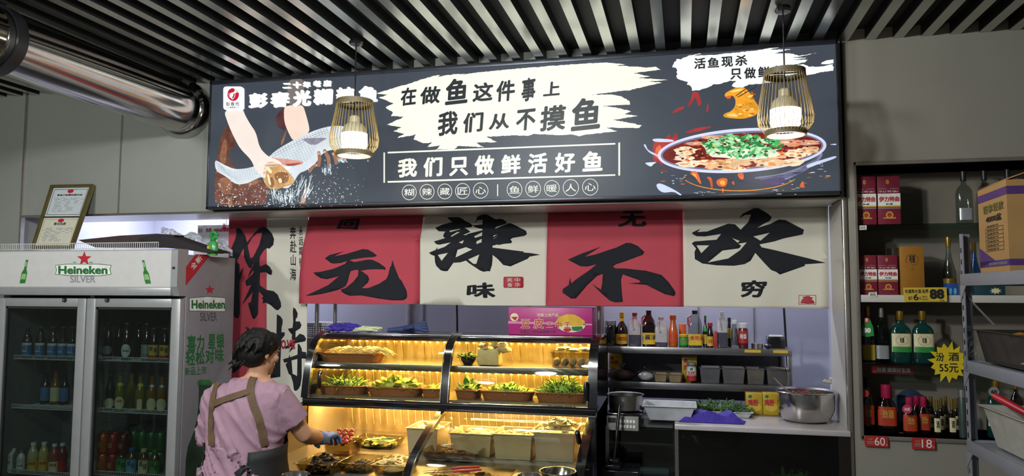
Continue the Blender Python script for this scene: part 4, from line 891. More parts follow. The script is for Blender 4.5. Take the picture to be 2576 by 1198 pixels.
# inside
m_fl = M('case_shelf', 'b5ae9c', .3, .75, noise=.08)
ZS, ZF, ZD = 1.285, 1.098, .80
b = MB(); b.box((CXL+.02, -.115, ZS-.012), (CXR-.02, CB-.03, ZS), m_fl); b.box((CXL+.02, -.12, ZS-.035), (CXR-.02, -.112, ZS+.004), m_st, .002); b.build('shelf', CS)
b = MB(); b.box((CXL+.02, -.19, ZF-.02), (CXR-.02, CB-.03, ZF), m_fl); b.build('shelf', CS)
b = MB(); b.box((CXL+.02, -.81, ZD-.02), (CXR-.02, CB-.03, ZD), M('case_deck', '8d867a', .3, .7, noise=.1)); b.build('deck', CS)
b = MB()
m_bk = M('case_back', 'c9b484', .4, .78, noise=.25, scale=9)
def ridged(z0, z1, y):
    n = 24*6; vs = []; x0, x1 = CXL+.02, CXR-.02
    for i in range(n+1): x = lerp(x0, x1, i/n); d = .003*math.cos(2*PI*i/6); vs += [(x, y-d, z0), (x, y-d, z1)]
    b.add(vs, [(2*i, 2*i+2, 2*i+3, 2*i+1) for i in range(n)], m_bk)
b.box((CXL+.021, -.2, ZD), (CXL+.024, .34, 1.04), m_fl); b.box((CXR-.024, -.2, ZD), (CXR-.021, .34, 1.04), m_fl); ridged(ZS, 1.44, .34); ridged(ZF, ZS-.012, .34); ridged(ZD, ZF-.02, .34)
b.build('back_panel', CS)
m_led = M('led_warm', 'ffcf70', .4, 0, 80, ecol='ffb63c')
m_streak = M('light_rib', 'f0e2b8', .5)
for y, z in ((.327, 1.395), (.327, 1.2), (.327, .955)):
    b = MB()
    n = 34
    for i in range(n): x = lerp(CXL+.06, CXR-.06, i/(n-1)); b.box((x-.004, y-.004, z-.004), (x+.004, y+.004, z), m_led)
    b.box((CXL+.04, y+.002, z), (CXR-.04, y+.008, z+.003), m_st); b.build('led_strip', CS)
    b = MB()
    for i in range(n): x = lerp(CXL+.06, CXR-.06, i/(n-1)); b.tube([(x, y+.009, z-.004), (x+.004, y+.009, z-.06), (x+.01, y+.01, z-.11)], [.0028, .0024, .0012], m_streak, 6)  # pale ribs added under each LED to draw its streak of light
    b.build('light_streaks', CS)
for x in ((CXL+CXD)/2, (CXD+CXR)/2):
    area('case_lamp', (x, .02, 1.424), (.8, .03), 8, (1, .62, .15)); area('case_lamp', (x, .0, ZS-.016), (.8, .03), 9, (1, .62, .15)); area('case_lamp', (x, -.06, ZF-.024), (.8, .03), 17, (1, .62, .2))
# ---- food
def leaf(b, p, d, L, W, m, rr, bend=.3):
    d = d.normalized(); s = d.cross(Vector((rr.uniform(-.4, .4), rr.uniform(-.4, .4), 1))).normalized(); u = s.cross(d)
    a = [p, p+d*L*.35+s*W*.5-u*W*.1, p+d*L*.8+s*W*.36-u*L*bend*.6, p+d*L-u*L*bend, p+d*L*.8-s*W*.36-u*L*bend*.6, p+d*L*.35-s*W*.5-u*W*.1, p+d*L*.5+u*W*.12-u*L*bend*.25]
    b.add(a, [(0, 1, 6), (1, 2, 6), (2, 3, 6), (3, 4, 6), (4, 5, 6), (5, 0, 6)], m)
def greens(name, label, c, sx, sy, sz, n, L, W, mats, seed, cat='vegetables', spiky=False, kind='stuff'):
    rr = random.Random(seed); b = MB(); c = Vector(c)
    b.blob(c+Vector((0, 0, sz*.3)), (sx*.8, sy*.8, sz*.55), mats[-1], 12, 6, .15, rr)
    for i in range(n):
        t = rr.uniform(0, 2*PI); q = math.sqrt(rr.random()); p = c+Vector((sx*q*math.cos(t), sy*q*math.sin(t), sz*(1-q*q)*rr.uniform(.3, 1)))
        d = Vector((math.cos(t)*q+rr.uniform(-.6, .6), math.sin(t)*q+rr.uniform(-.6, .6), rr.uniform(.2, 1.1)))
        if spiky:
            d.z = rr.uniform(-.1, .8); d.normalize(); e = p+d*L*rr.uniform(.5, 1.2); b.tube([p, (p+e)/2+Vector((0, 0, .004)), e-Vector((0, 0, .006))], [W*.5, W*.45, W*.15], rr.choice(mats), 4)
        else: leaf(b, p, d, L*rr.uniform(.6, 1.2), W*rr.uniform(.6, 1.2), rr.choice(mats), rr, rr.uniform(0, .5))
    return tag(b.build(name, loc=c, ang=80), label, cat, kind=kind)
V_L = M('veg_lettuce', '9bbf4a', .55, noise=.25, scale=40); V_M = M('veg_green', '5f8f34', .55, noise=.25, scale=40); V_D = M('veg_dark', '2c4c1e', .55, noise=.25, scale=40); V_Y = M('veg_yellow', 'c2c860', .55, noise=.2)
m_wick = M('wicker', '9c5f30', .6, noise=.3, scale=90, bump=.6, stretch=(1, 1, 5))
def basket(label, c, w, d, h, group=None):
    b = MB(); c = Vector(c); n = 32; P = []
    def rect(q, z): 
        o = []
        for i in range(n):
            t = 2*PI*i/n; a, s = math.cos(t), math.sin(t); k = 1/(abs(a)**5+abs(s)**5)**.2; o.append(c+Vector((a*k*w/2*q, s*k*d/2*q, z)))
        return o
    rows = 6; V = []
    for j in range(rows+1): V += rect(.86+.14*j/rows+(.012 if j % 2 else 0), h*j/rows)
    V += rect(.95, h)+rect(.84, .012)
    F_ = [(j*n+i, j*n+(i+1) % n, (j+1)*n+(i+1) % n, (j+1)*n+i) for j in range(rows+2) for i in range(n)]+[tuple(range(n))[::-1], tuple((rows+2)*n+i for i in range(n))]
    b.add(V, F_, m_wick); b.tube(rect(1.0, h), .006, m_wick, 6, closed=True)
    return tag(b.build('wicker_basket', loc=c, ang=50), label, 'basket', group)
def on(px_, py_, z): return at(px_, py_, Z=z)
def span(x0, x1, Y): return at(x1, 950, Y=Y).x-at(x0, 950, Y=Y).x
c = on(886, 906, ZS+.001); c.y = .0; c.x = at(886, 906, Y=.0).x
w = span(812, 962, .0); basket('low wicker basket holding cream noodle strips on the case\'s upper shelf', c, w, .2, .055, 'wicker baskets')
rr = random.Random(21); b = MB(); m_nd = M('tofu_strips', 'd9c48a', .6, noise=.15); cc = c+Vector((0, 0, .045))
b.blob(cc, (w*.42, .08, .02), m_nd, 14, 6, .1, rr)
for i in range(150):
    p = cc+Vector((rr.uniform(-.4, .44)*w, rr.uniform(-.07, .07), rr.uniform(.0, .03))); a = rr.uniform(-.5, .5); L = rr.uniform(.03, .07)
    b.tube([p, p+Vector((L*math.cos(a), L*.3*math.sin(a*3), .018)), p+Vector((2*L*math.cos(a), L*math.sin(a), -.005))], .003, m_nd, 5)
tag(b.build('noodle_strips', loc=cc), 'heap of cream tofu noodle strips in the upper wicker basket', 'noodles', kind='stuff')
# tier floor: six baskets of greens
YB = -.06
for px0, px1, gr in ((808, 928, ('herb_pile', 'spiky dark herbs in the basket nearest the case\'s left handle', 220, .06, .007, [V_M, V_D, V_L], True)),
        (928, 1066, ('lettuce_pile', 'bright leafy lettuce in the basket left of the case divider', 130, .05, .045, [V_L, V_L, V_Y, V_Y], False)),
        (1068, 1118, ('stem_pile', 'few pale stems in the small basket beside the case divider', 16, .05, .012, [V_Y, V_L], True)),
        (1150, 1210, ('spinach_pile', 'dark broad spinach leaves right of the case divider', 40, .05, .04, [V_M, V_D, V_L], False)),
        (1212, 1346, ('sprout_pile', 'yellow-green chopped sprouts in the middle basket of the right bay', 260, .03, .012, [V_L, V_Y, V_M], False)),
        (1348, 1482, ('coriander_pile', 'tall bushy coriander in the basket behind the right handle', 420, .055, .006, [V_M, V_L, V_D, V_L], True))):
    c = at((px0+px1)/2, 1000, Y=YB); c.z = ZF+.001; w = span(px0+1, px1-1, YB)
    basket('wicker basket under the '+{'h': 'spiky dark herbs', 'l': 'bright lettuce', 's': 'few pale stems'}.get(gr[0][0], '') if gr[0][:2] in ('he', 'le', 'st') else 'wicker basket under the '+{'sp': 'spinach leaves' if gr[0][2] == 'i' else 'chopped sprouts', 'co': 'bushy coriander'}[gr[0][:2]], c, w, .17, .05, 'wicker baskets')
    h = {'herb_pile': .055, 'lettuce_pile': .06, 'stem_pile': .02, 'spinach_pile': .05, 'sprout_pile': .045, 'coriander_pile': .085}[gr[0]]
    greens(gr[0], gr[1], c+Vector((0, 0, .035)), w*.42, .07, h, gr[2], gr[3], gr[4], gr[5], len(gr[0]), spiky=gr[6])
# upper shelf, right bay
c = at(1176, 912, Y=-.03); c.z = ZS+.001
b = MB(); b.lathe([(.03, 0), (.05, .03), (.056, .05), (.052, .05), (.045, .03), (.0001, .02)], m_cf, c=c, n=24); tag(b.build('serving_bowl', loc=c), 'small black bowl of herbs beside the case divider on the shelf', 'bowl')
greens('herb_pile', 'short green herbs heaped in the black bowl', c+Vector((0, 0, .035)), .045, .04, .035, 60, .035, .008, [V_M, V_L, V_D], 77, spiky=True)
c = at(1232, 914, Y=-.02); c.z = ZS+.001; m_tofu = M('tofu_block', 'd8c28c', .5, noise=.1)
rr = random.Random(4); b = MB(); b.box(c+Vector((-.07, -.05, 0)), c+Vector((.07, .06, .105)), m_tofu, .02)
for i in range(14): b.blob(c+Vector((rr.uniform(-.05, .09), rr.uniform(-.04, .04), rr.uniform(.09, .125))), (rr.uniform(.02, .045), .03, rr.uniform(.008, .02)), m_tofu, 8, 5, .2, rr)
tag(b.build('tofu_bag', loc=c), 'pale block of tofu in a clear bag beside the black bowl', 'tofu')
p0, p1 = at(1386, 918, Y=-.05), at(1488, 866, Y=-.05); c = Vector(((p0.x+p1.x)/2, .02, ZS+.001)); w = p1.x-p0.x
TB = GLASS('clear_plastic', 'e9e6da', .8, .08)
def tub(name, label, c, w, d, h, m, taper=.9, cat='box', th=.004, lip=.008, group=None):
    b = MB(); c = Vector(c)
    def R(q, z, e=0): return [c+Vector((sx*(w/2*q+e), sy*(d/2*q+e), z)) for sx, sy in ((-1, -1), (1, -1), (1, 1), (-1, 1))]
    V = R(taper, 0)+R(1, h)+R(1, h, lip)+R(1, h+.004, lip)+R(1, h+.004, -th)+R(taper, th, -th)
    F_ = [(3, 2, 1, 0)]+[(k*4+i, k*4+(i+1) % 4, (k+1)*4+(i+1) % 4, (k+1)*4+i) for k in range(5) for i in range(4)]+[(20, 21, 22, 23)]
    b.add(V, F_, m); o = b.build(name, loc=c, ang=30); md = o.modifiers.new('bevel', 'BEVEL'); md.width = .006; md.segments = 2; md.limit_method = 'ANGLE'
    return tag(o, label, cat, group)
tub('egg_container', 'clear plastic container of eggs at the right end of the upper shelf', c, w, .13, .085, TB, .95, 'container')
m_egg = M('egg', 'c2b39c', .45, noise=.06); eg = None
for i in range(10):
    l = (c.x+(-.4+.2*(i % 5))*w, c.y-.03+.055*(i//5), c.z+.0275)
    if eg is None: b = MB(Matrix.Translation(l)); b.blob((0, 0, 0), (.0195, .0195, .024), m_egg, 14, 8); eg = tag(b.build('egg', loc=l), 'brown egg in the clear container on the upper shelf', 'egg', 'eggs in the clear container')
    else: q = eg.copy(); COL.objects.link(q); q.location = l
rr = random.Random(9); b = MB()
for i in range(12): b.blob(c+Vector((rr.uniform(-.4, .4)*w, rr.uniform(-.03, .03), .098+rr.uniform(0, .012))), (.03, .02, .01), m_tofu, 8, 5, .2, rr)
tag(b.build('bread_bag', loc=c+Vector((0, 0, .09))), 'flat bag of pale dough pieces lying on the egg container', 'food bag')
# ---- lower deck
m_tray = GLASS('tray_plastic', 'd8d2bc', .8, .08); m_bin = M('bin_plastic', 'c2b38c', .35, coat=.3, trans=.25, noise=.05)
def deck(x, y): p = at(x, y, Z=ZD+.003); return p
def tray(label, x0, x1, yb, d, h=.05, m=None, grp='food trays on the lower deck'):
    p0, p1 = deck(x0, yb), deck(x1, yb); c = Vector(((p0.x+p1.x)/2, p0.y+d/2, ZD+.001)); tub('food_tray', label, c, p1.x-p0.x, d, h, m or m_tray, .85, 'tray', group=grp); return c, (p1.x-p0.x)*.42, d*.42
def bits(name, label, c, sx, sy, h, n, size, mats, seed, cat='food'):
    rr = random.Random(seed); b = MB(); c = Vector(c)
    b.blob(c+Vector((0, 0, .012)), (sx*.95, sy*.95, h*.6), mats[0], 14, 6, .08, rr)
    for i in range(n):
        q = math.sqrt(rr.random()); t = rr.uniform(0, 2*PI); s_ = [size[k]*rr.uniform(.6, 1.3) for k in range(3)]
        p = c+Vector((sx*q*math.cos(t), sy*q*math.sin(t), .012+h*(1-q*q)*rr.uniform(.5, 1)))
        b.blob(p, s_, rr.choice(mats), 7, 4, .15, rr, Matrix.Rotation(rr.uniform(0, PI), 3, 'Z') @ Matrix.Rotation(rr.uniform(-.8, .8), 3, 'X'))
    return tag(b.build(name, loc=c), label, cat, kind='stuff')
_t = (lambda p0, p1: (tub('food_tray', 'clear tray under the red cherry tomatoes', Vector(((p0.x+p1.x)/2, p0.y+.08, ZD+.001)), p1.x-p0.x, .17, .075, m_tray, .88, 'tray', group='food trays on the lower deck'), (Vector(((p0.x+p1.x)/2, p0.y+.08, ZD+.046)), (p1.x-p0.x)*.42, .07))[1])(at(815, 1113, Z=.876), at(888, 1113, Z=.876)); c, sx, sy = _t
m_tom = M('tomato', 'a83a2c', .2, coat=.5, noise=.12); rr = random.Random(2); tm = None; k = 0
for row in range(4):
    for j in range(6 if row < 3 else 5):
        lx = c.x+(-.85+1.7*(j+.3*(row % 2))/5.6)*sx; ly = c.y+(-.8+.5*row)*sy; lz = c.z+.022+.014*(row)+(.012 if (j+row) % 2 else 0)
        if tm is None:
            tm = thing('cherry_tomato', 'red cherry tomato in the clear tray beside the blue glove', 'tomato', (lx, ly, lz), 'cherry tomatoes in the tray'); T = Matrix.Translation((lx, ly, lz))
            MB(T).blob((0, 0, 0), (.0135, .0135, .0125), m_tom, 12, 8).build('fruit', tm); MB(T).tube([(0, 0, .012), (.002, 0, .016)], .0015, V_D, 5).build('stalk', tm)
        else: dup(tm, (lx, ly, lz))
c, sx, sy = tray('clear tray of cut green and pale peppers behind the mushroom trays', 884, 1000, 1128, .2)
bits('pepper_slices', 'sliced green and pale peppers in a clear tray', c, sx, sy, .05, 60, (.03, .009, .006), [V_D, V_Y, V_D, M('pepper_pale', 'c9b878', .5)], 31, 'vegetables')
def bin_(label, x0, x1, y0, y1, Y, fill=None, m=None):
    p0, p1 = at(x0, y1, Y=Y), at(x1, y0, Y=Y); c = Vector(((p0.x+p1.x)/2, Y+.12, ZD+.001)); h = p1.z-ZD
    tub('plastic_bin', label, c, p1.x-p0.x, .24, h, m or m_bin, .9, 'bin', group='plastic food bins on the lower deck'); return c, p1.x-p0.x, h
m_bc = M('bin_clear', 'cfc8b0', .3, trans=.55, coat=.3, noise=.05)
c, w, h = bin_('cloudy plastic bin of pale slices left of the lower case divider', 1022, 1100, 1082, 1138, -.28); bits('potato_slices', 'pale potato slices in the bin left of the lower divider', c+Vector((0, 0, h-.03)), w*.4, .09, .03, 30, (.025, .02, .004), [m_tofu], 41, 'vegetables')
c, w, h = bin_('cloudy cream bin on the left of the right lower bay', 1131, 1236, 1096, 1148, -.28); bits('noodle_mass', 'pale noodles filling the left cloudy bin', c+Vector((0, 0, h-.025)), w*.42, .09, .02, 30, (.03, .01, .006), [m_nd], 42, 'noodles')
c, w, h = bin_('cloudy cream bin in the middle of the right lower bay', 1240, 1338, 1098, 1155, -.30); bits('noodle_mass', 'pale strips filling the middle cloudy bin', c+Vector((0, 0, h-.025)), w*.42, .09, .02, 30, (.03, .01, .006), [m_nd], 43, 'noodles')
c, w, h = bin_('large clear bin of grey food beside the lower right handle', 1342, 1446, 1088, 1160, -.30, m=m_bc); bits('offal_mass', 'greyish food in the large clear bin', c+Vector((0, 0, h-.03)), w*.4, .09, .035, 26, (.035, .02, .01), [M('offal', 'a58f6c', .4, coat=.3), m_tofu], 44, 'food')
bits('food_strips', 'heap of glossy strips on top of the large clear bin', c+Vector((0, .02, h+.005)), w*.36, .06, .03, 16, (.04, .015, .006), [m_tofu, MATS['offal']], 45, 'food')
m_msh = M('mushroom_dark', '2f2418', .5, noise=.3, coat=.2)
c, sx, sy = tray('clear tray of dark wood-ear pieces nearest the person', 742, 842, 1192, .26); bits('wood_ear_pile', 'dark wood-ear pieces heaped in the tray nearest the person', c, sx, sy, .07, 120, (.018, .014, .008), [m_msh, M('mushroom_brown', '4a3a22', .5)], 51, 'mushrooms')
c, sx, sy = tray('clear tray of brown bits between the dark and the cream food', 846, 930, 1190, .22); bits('snail_pile', 'brown shell-like bits in the clear tray', c, sx, sy, .035, 60, (.014, .01, .009), [MATS['mushroom_brown'], M('bits_tan', '7a5a34', .5)], 52)
c, sx, sy = tray('clear tray of curled cream tripe by the lower divider', 934, 1022, 1196, .24); rr = random.Random(53)
b = MB(); b.blob(c+Vector((0, 0, .015)), (sx*.9, sy*.9, .03), m_tofu, 12, 6)
for i in range(16):
    q = c+Vector((rr.uniform(-.8, .8)*sx, rr.uniform(-.8, .8)*sy, rr.uniform(.04, .07))); r0 = rr.uniform(.015, .03); ph = rr.uniform(0, 6)
    b.tube([q+Vector((r0*(1-t/14)*math.cos(t+ph), r0*(1-t/14)*math.sin(t+ph), .004*math.sin(t))) for t in [k*.6 for k in range(13)]], .006, m_tofu, 6, flat=.5)
tag(b.build('tripe_pile', loc=c), 'curled cream tripe in the clear tray by the lower divider', 'food', kind='stuff')
c, sx, sy = tray('clear tray of brown slices with a tied bag on it', 1060, 1205, 1160, .2); bits('meat_slices', 'brown slices in the tray behind the red-handled tongs', c, sx, sy, .04, 70, (.022, .016, .006), [M('meat_brown', '7a5530', .45, coat=.3), MATS['bits_tan']], 54)
b = MB(); rr = random.Random(8); q = c+Vector((-sx*.5, -.02, .075))
for i in range(9): b.tube([q, q+Vector((rr.uniform(.02, .07), rr.uniform(-.03, .03), rr.uniform(-.01, .025)))], [.008, .003], M('bag_white', 'd8d6d0', .5), 6, flat=.5)
tag(b.build('twisted_bag_end', loc=q), 'white twisted bag end on the tray of brown slices', 'plastic bag')
c, sx, sy = tray('flat clear tray under the red-handled tongs', 1085, 1290, 1215, .2, .04); bits('sauce_food', 'dark saucy food under the red-handled tongs', c, sx, sy, .012, 30, (.03, .02, .006), [MATS['meat_brown']], 55)
# tongs
p0, p1 = at(1065, 1188, Z=.905), at(1208, 1178, Z=.905); d = p1-p0; n_ = Vector((-d.y, d.x, 0)).normalized()
t = thing('food_tongs', 'metal tongs with red handles lying across a tray at the case front', 'tongs', p0); b = MB(); b2 = MB()
for s_ in (-1, 1):
    q = lambda u, k: p0+d*u+n_*s_*k+Vector((0, 0, .004*s_))
    b.tube([q(0, .004), q(.3, .012), q(.66, .014)], [.004, .005, .005], m_stb, 6, flat=.5); b2.tube([q(.5, .014), q(.7, .017), q(1, .01)], [.007, .009, .007], CAPR, 8, flat=.7)
b.build('arms', t); b2.build('grips', t, ).__setitem__('label', 'red grips')
for x0, x1, yt, s_ in ((712, 784, 1178, 'steel bowl at the front left of the case beside the person'), (1302, 1364, 1180, 'smaller steel bowl at the front right of the lower case'), (1358, 1452, 1168, 'larger steel bowl at the front right corner of the lower case')):
    zr = .875; pl_, pr_ = at(x0, yt+14, Z=zr), at(x1, yt+14, Z=zr); r = (pr_.x-pl_.x)/2; c = Vector(((pl_.x+pr_.x)/2, pl_.y, zr-.07))
    c.z = ZD+.001; b = MB(); h = zr-ZD
    b.open = True; b.lathe([(r*.6, 0), (r*.85, h*.35), (r*.97, h*.9), (r, h), (r*1.03, h), (r*.96, h*.98), (r*.83, h*.35), (r*.55, .004), (.0001, .004)], m_stb, c=c, n=32); tag(b.build('steel_bowl', loc=c), s_, 'bowl')
# ---- on top of the case
ZT = 1.463
rr = random.Random(15)
def crumple(name, label, cat, x0, x1, yt, yb, Y, m, seed, n=9, z=ZT):
    rr = random.Random(seed); a, c_ = at(x0, yb, Y=Y), at(x1, yb, Y=Y); h = at(x0, yt, Y=Y).z-at(x0, yb, Y=Y).z; b = MB(); z0 = z
    L = c_.x-a.x
    for k in range(4):
        pts = [Vector((a.x+L*i/n, Y+rr.uniform(-.02, .02)+.03*(k-1.5), z0+h*(.25+.25*(k % 2))+rr.uniform(0, h*.3)*math.sin(PI*(i+.5)/(n+1)))) for i in range(n+1)]
        b.tube(pts, [max(.006, h*.28*math.sin(PI*(i+.7)/(n+1.4))*rr.uniform(.7, 1.2)) for i in range(n+1)], m, 8)
    o = b.build(name, loc=(a.x+L/2, Y, z0)); lo = min(v.co.z for v in o.data.vertices)
    for v in o.data.vertices: v.co.z -= lo-.0005
    return tag(o, label, cat)
m_pur = M('cloth_purple', '3f2f9c', .8, noise=.2, bump=.4, scale=60); m_pale = M('glove_pale', 'cdd2a8', .7, noise=.1); m_glb = M('glove_navy', '2a3a66', .6, noise=.2)
crumple('cleaning_cloth', 'crumpled purple cloth on top of the display case', 'cloth', 828, 902, 815, 840, .12, m_pur, 3)
crumple('cotton_glove', 'pale cotton glove next to the purple cloth on the case', 'glove', 895, 956, 822, 839, .06, m_pale, 6, 6)
def glove(label, x0, x1, y0, y1, Y, m, seed):
    a, c_ = at(x0, y1, Y=Y), at(x1, y0, Y=Y); L = c_.x-a.x; z = ZT+.006; b = MB()
    b.tube([(a.x, Y, z+.012), (a.x+L*.25, Y, z+.016), (a.x+L*.5, Y, z+.022), (a.x+L*.62, Y, z+.022)], [.014, .017, .026, .02], m, 10, flat=1)
    for k in range(4): b.tube([(a.x+L*.55, Y-.02+.014*k, z+.02+.004*k), (a.x+L*.8, Y-.03+.018*k, z+.022+.012*k), (a.x+L*(1-.04*k), Y-.035+.02*k, z+.012+.016*k)], [.011, .0105, .008], m, 8)
    b.tube([(a.x+L*.4, Y-.02, z+.02), (a.x+L*.55, Y-.05, z+.03), (a.x+L*.68, Y-.055, z+.035)], [.011, .011, .008], m, 8)
    return tag(b.build('work_glove', loc=((a.x+c_.x)/2, Y, ZT)), label, 'glove', 'navy gloves on the case')
glove('navy work glove lying in front of its pair on the case', 976, 1082, 806, 840, .05, m_glb, 1); g = glove('navy work glove lying behind its pair on the case', 1000, 1076, 806, 830, .2, m_glb, 2)
# magenta carton
MY = .10; p0, p1 = at(1279, 847, Y=MY), at(1490, 775, Y=MY)
t = thing('magenta_carton', 'magenta carton with gold lettering standing on the display case', 'carton', ((p0.x+p1.x)/2, MY+.1, ZT)); m_mg = M('carton_magenta', 'b02878', .4, noise=.04)
b = MB(); b.box((p0.x, MY, ZT+.0005), (p1.x, MY+.2, p1.z), m_mg, .003); b.build('box', t)
b = MB(); P = lambda x, y: at(x, y, Y=MY-.0008); P2 = lambda x, y: at(x, y, Y=MY-.0016); P3 = lambda x, y: at(x, y, Y=MY-.0024); m_pk = M('print_pink', 'd884b0', .5); m_cr_ = M('print_cream', 'e8d8b0', .5); m_mar = M('print_maroon', '5a1838', .5)
K = (1120, 740, 2.6146)
q = lambda s_: Z(s_, *K)
shape(b, P, q('414,178 965,196 965,206 414,194'), m_pk)
shape(b, P2, ell(1120+455/K[2], 740+153/K[2], 10.5, 10.5, 24), m_cr_); shape(b, P3, q('432,150 478,150 460,175 448,165'), TXR)
for tx, x0, x1, y0, y1, mm, bo in (('豆', 497, 560, 165, 225, m_cr_, .05), ('皮', 578, 650, 158, 228, m_cr_, .05), ('王', 665, 708, 183, 222, m_cr_, .04), ('中', 722, 768, 178, 228, m_cr_, .04), ('王', 780, 824, 180, 224, m_cr_, .04), ('河南土特产品', 603, 745, 127, 150, m_cr_, .02), ('许昌豆之杨食品有限公司', 492, 725, 238, 260, m_mar, .02)):
    word(b, P2, tx, 1120+x0/K[2], 1120+x1/K[2], 740+y0/K[2], 740+y1/K[2], mm, bo)
for tx, x0, x1, y0, y1 in (('豆', 497, 560, 165, 225), ('皮', 578, 650, 158, 228), ('王', 665, 708, 183, 222), ('中', 722, 768, 178, 228), ('王', 780, 824, 180, 224)): word(b, P3, tx, 1120+(x0+3)/K[2], 1120+(x1-3)/K[2], 740+(y0+3)/K[2], 740+(y1-3)/K[2], TXR, .012)
shape(b, P, ell(1120+830/K[2], 740+205/K[2], 35, 18, 30), m_cr_)
shape(b, P2, q('722,190 745,150 780,140 800,132 850,135 880,150 920,180 905,205 860,210 800,205 750,210'), M('print_yellow', 'd9a81e', .5, noise=.2)); shape(b, P2, q('775,235 790,222 820,220 832,235 815,248 790,248'), TXR); shape(b, P2, q('830,215 900,212 905,232 870,245 838,240'), TXG)
b.build('print', t, smooth=False)
# ================================================================== kitchen seen through the opening
KY = .62   # front edge of the stainless rack
z1, z2 = at(1760, 876, Y=KY).z, at(1760, 966, Y=KY).z
xl, xr = at(1518, 880, Y=KY).x, at(1992, 880, Y=KY).x
t = thing('wall_rack', 'stainless two-shelf kitchen rack carrying sauce bottles and steel bins', 'rack', ((xl+xr)/2, KY+.2, .985))
m_rk = M('rack_steel', '8d8c8e', .32, .9, noise=.1)
for z, n_ in ((z1, 0), (z2, 1)):
    b = MB(); b.box((xl, KY, z-.004), (xr, KY+.38, z), m_rk); b.box((xl, KY-.003, z-.042), (xr, KY, z+.001), m_rk, .001)
    if n_ == 0:
        for x0, x1 in ((1873, 1914), (1945, 1982)): a, c = at(x0, 882, Y=KY-.0035), at(x1, 882, Y=KY-.0035); b.box((a.x, KY-.0045, z-.022), (c.x, KY-.0035, z-.004), L_Y)
    b.build('shelf', t)
MB().box((xl, KY+.381, .99), (xr, KY+.386, z1-.005), M('rack_back', '6a686e', .4, .4)).build('back_panel', t)
for x in (xl+.015, xr-.015):
    for y in (KY+.01, KY+.37): b = MB(); b.box((x-.014, y-.012, .985), (x+.014, y+.012, z1-.0045), m_rk, .002); b.build('post', t)
def kx(x, y=900, Y=KY+.06): return at(x, y, Y=Y).x
def kh(y, z, x=1760, Y=KY+.06): return at(x, y, Y=Y).z-z
G_SOY = M('soy_dark', '1a0f0c', .12, coat=.6); G_ORJ = M('sauce_orange', 'bf5e16', .25, coat=.4); P_WH = M('jug_white', 'c9c8cc', .35, trans=.2, coat=.3); P_CL = GLASS('jug_clear', 'dadcda', .9, .05); P_DKL = M('dark_liquid', '4c4c5c', .25, coat=.3)
L_MG = M('label_soy_yellow', 'd8b428', .5, noise=.15)
def jug(name, label, x0, x1, ytop, m, cap, lab=None, liq=None, handle=None, group=None, Y=KY+.07, z=None, square=5):
    z = z1 if z is None else z; xa, xb = kx(x0, Y=Y), kx(x1, Y=Y); r = (xb-xa)/2; h = kh(ytop, z, (x0+x1)/2, Y); l = ((xa+xb)/2, Y, z+.0015)
    prof = [(r*.9, 0), (r*.97, .006), (r*.97, h*.58), (r*.85, h*.72), (r*.42, h*.86), (r*.36, h*.93)]
    def ex(t, T):
        b = MB(T)
        if handle == 'side': b.tube([(-r*.5, -r*.55, h*.86), (-r*.95, -r*.7, h*.8), (-r*.95, -r*.75, h*.62), (-r*.7, -r*.8, h*.56)], r*.12, CAPR, 8); b.build('handle', t)
        elif handle == 'loop': b.tube([(-r*.15, -.1*r, h*.86), (-r*.42, -r*.6, h*.84), (-r*.35, -r*.92, h*.6), (-r*.1, -r*.9, h*.5)], r*.16, m, 8); b.build('handle', t)
    return container(name, label, 'bottle', l, prof, m, ([(r*.4, h*.9), (r*.4, h), (.0001, h+.001)], cap) if cap else None, [(h*lab[0], h*lab[1], 75, lab[2], dict(texts=lab[3] if len(lab) > 3 else []))] if lab else [], group, sy=.8, sq=square, n=28, liquid=(h*liq, P_DKL) if liq else None, extra=ex)
def sauce(name, label, x0, x1, ytop, m, cap, labs=(), Y=KY+.07, z=None, neck=.32, group=None):
    z = z1 if z is None else z; xa, xb = kx(x0, Y=Y), kx(x1, Y=Y); r = (xb-xa)/2; h = kh(ytop, z, (x0+x1)/2, Y); l = ((xa+xb)/2, Y, z+.0015)
    prof = [(r*.9, 0), (r, .006), (r, h*.45), (r*.9, h*.55), (r*neck*1.15, h*.72), (r*neck, h*.88)]
    return container(name, label, 'bottle', l, prof, m, ([(r*neck*1.15, h*.86), (r*neck*1.25, h*.9), (r*neck*1.2, h), (.0001, h+.001)], cap) if cap else None, [(h*q[0], h*q[1], 75, q[2], dict(texts=q[3] if len(q) > 3 else [], oval=False)) for q in labs], group)
def jar(name, label, x0, x1, ytop, m, cap, labs=(), Y=KY+.07, z=None, lid=.82):
    z = z1 if z is None else z; xa, xb = kx(x0, Y=Y), kx(x1, Y=Y); r = (xb-xa)/2; h = kh(ytop, z, (x0+x1)/2, Y); l = ((xa+xb)/2, Y, z+.0015)
    prof = [(r*.92, 0), (r, .005), (r, h*(lid-.1)), (r*.85, h*lid)]
    return container(name, label, 'jar', l, prof, m, ([(r*.9, h*(lid-.01)), (r*.92, h*lid), (r*.92, h), (.0001, h+.001)], cap), [(h*q[0], h*q[1], 78, q[2], dict(texts=q[3] if len(q) > 3 else [])) for q in labs])
jar('glass_jar', 'dark lidded jar at the left end of the top kitchen shelf', 1521, 1552, 807, G_DK, CAPS)
sauce('soy_bottle', 'brown sauce bottle with a yellow cap and yellow-red label', 1550, 1580, 787, G_SOY, M('cap_yellow', 'd8b820', .4), [(.06, .36, L_MG, [(L_R, .2, .8, .35, .7), ('味极鲜', .25, .75, .4, .65, TXY, .02)]), (.74, .84, L_MG)])
jug('milk_jug', 'white jug with a red cap holding dark liquid', 1581, 1614, 788, P_WH, CAPR, liq=.34, handle='loop')
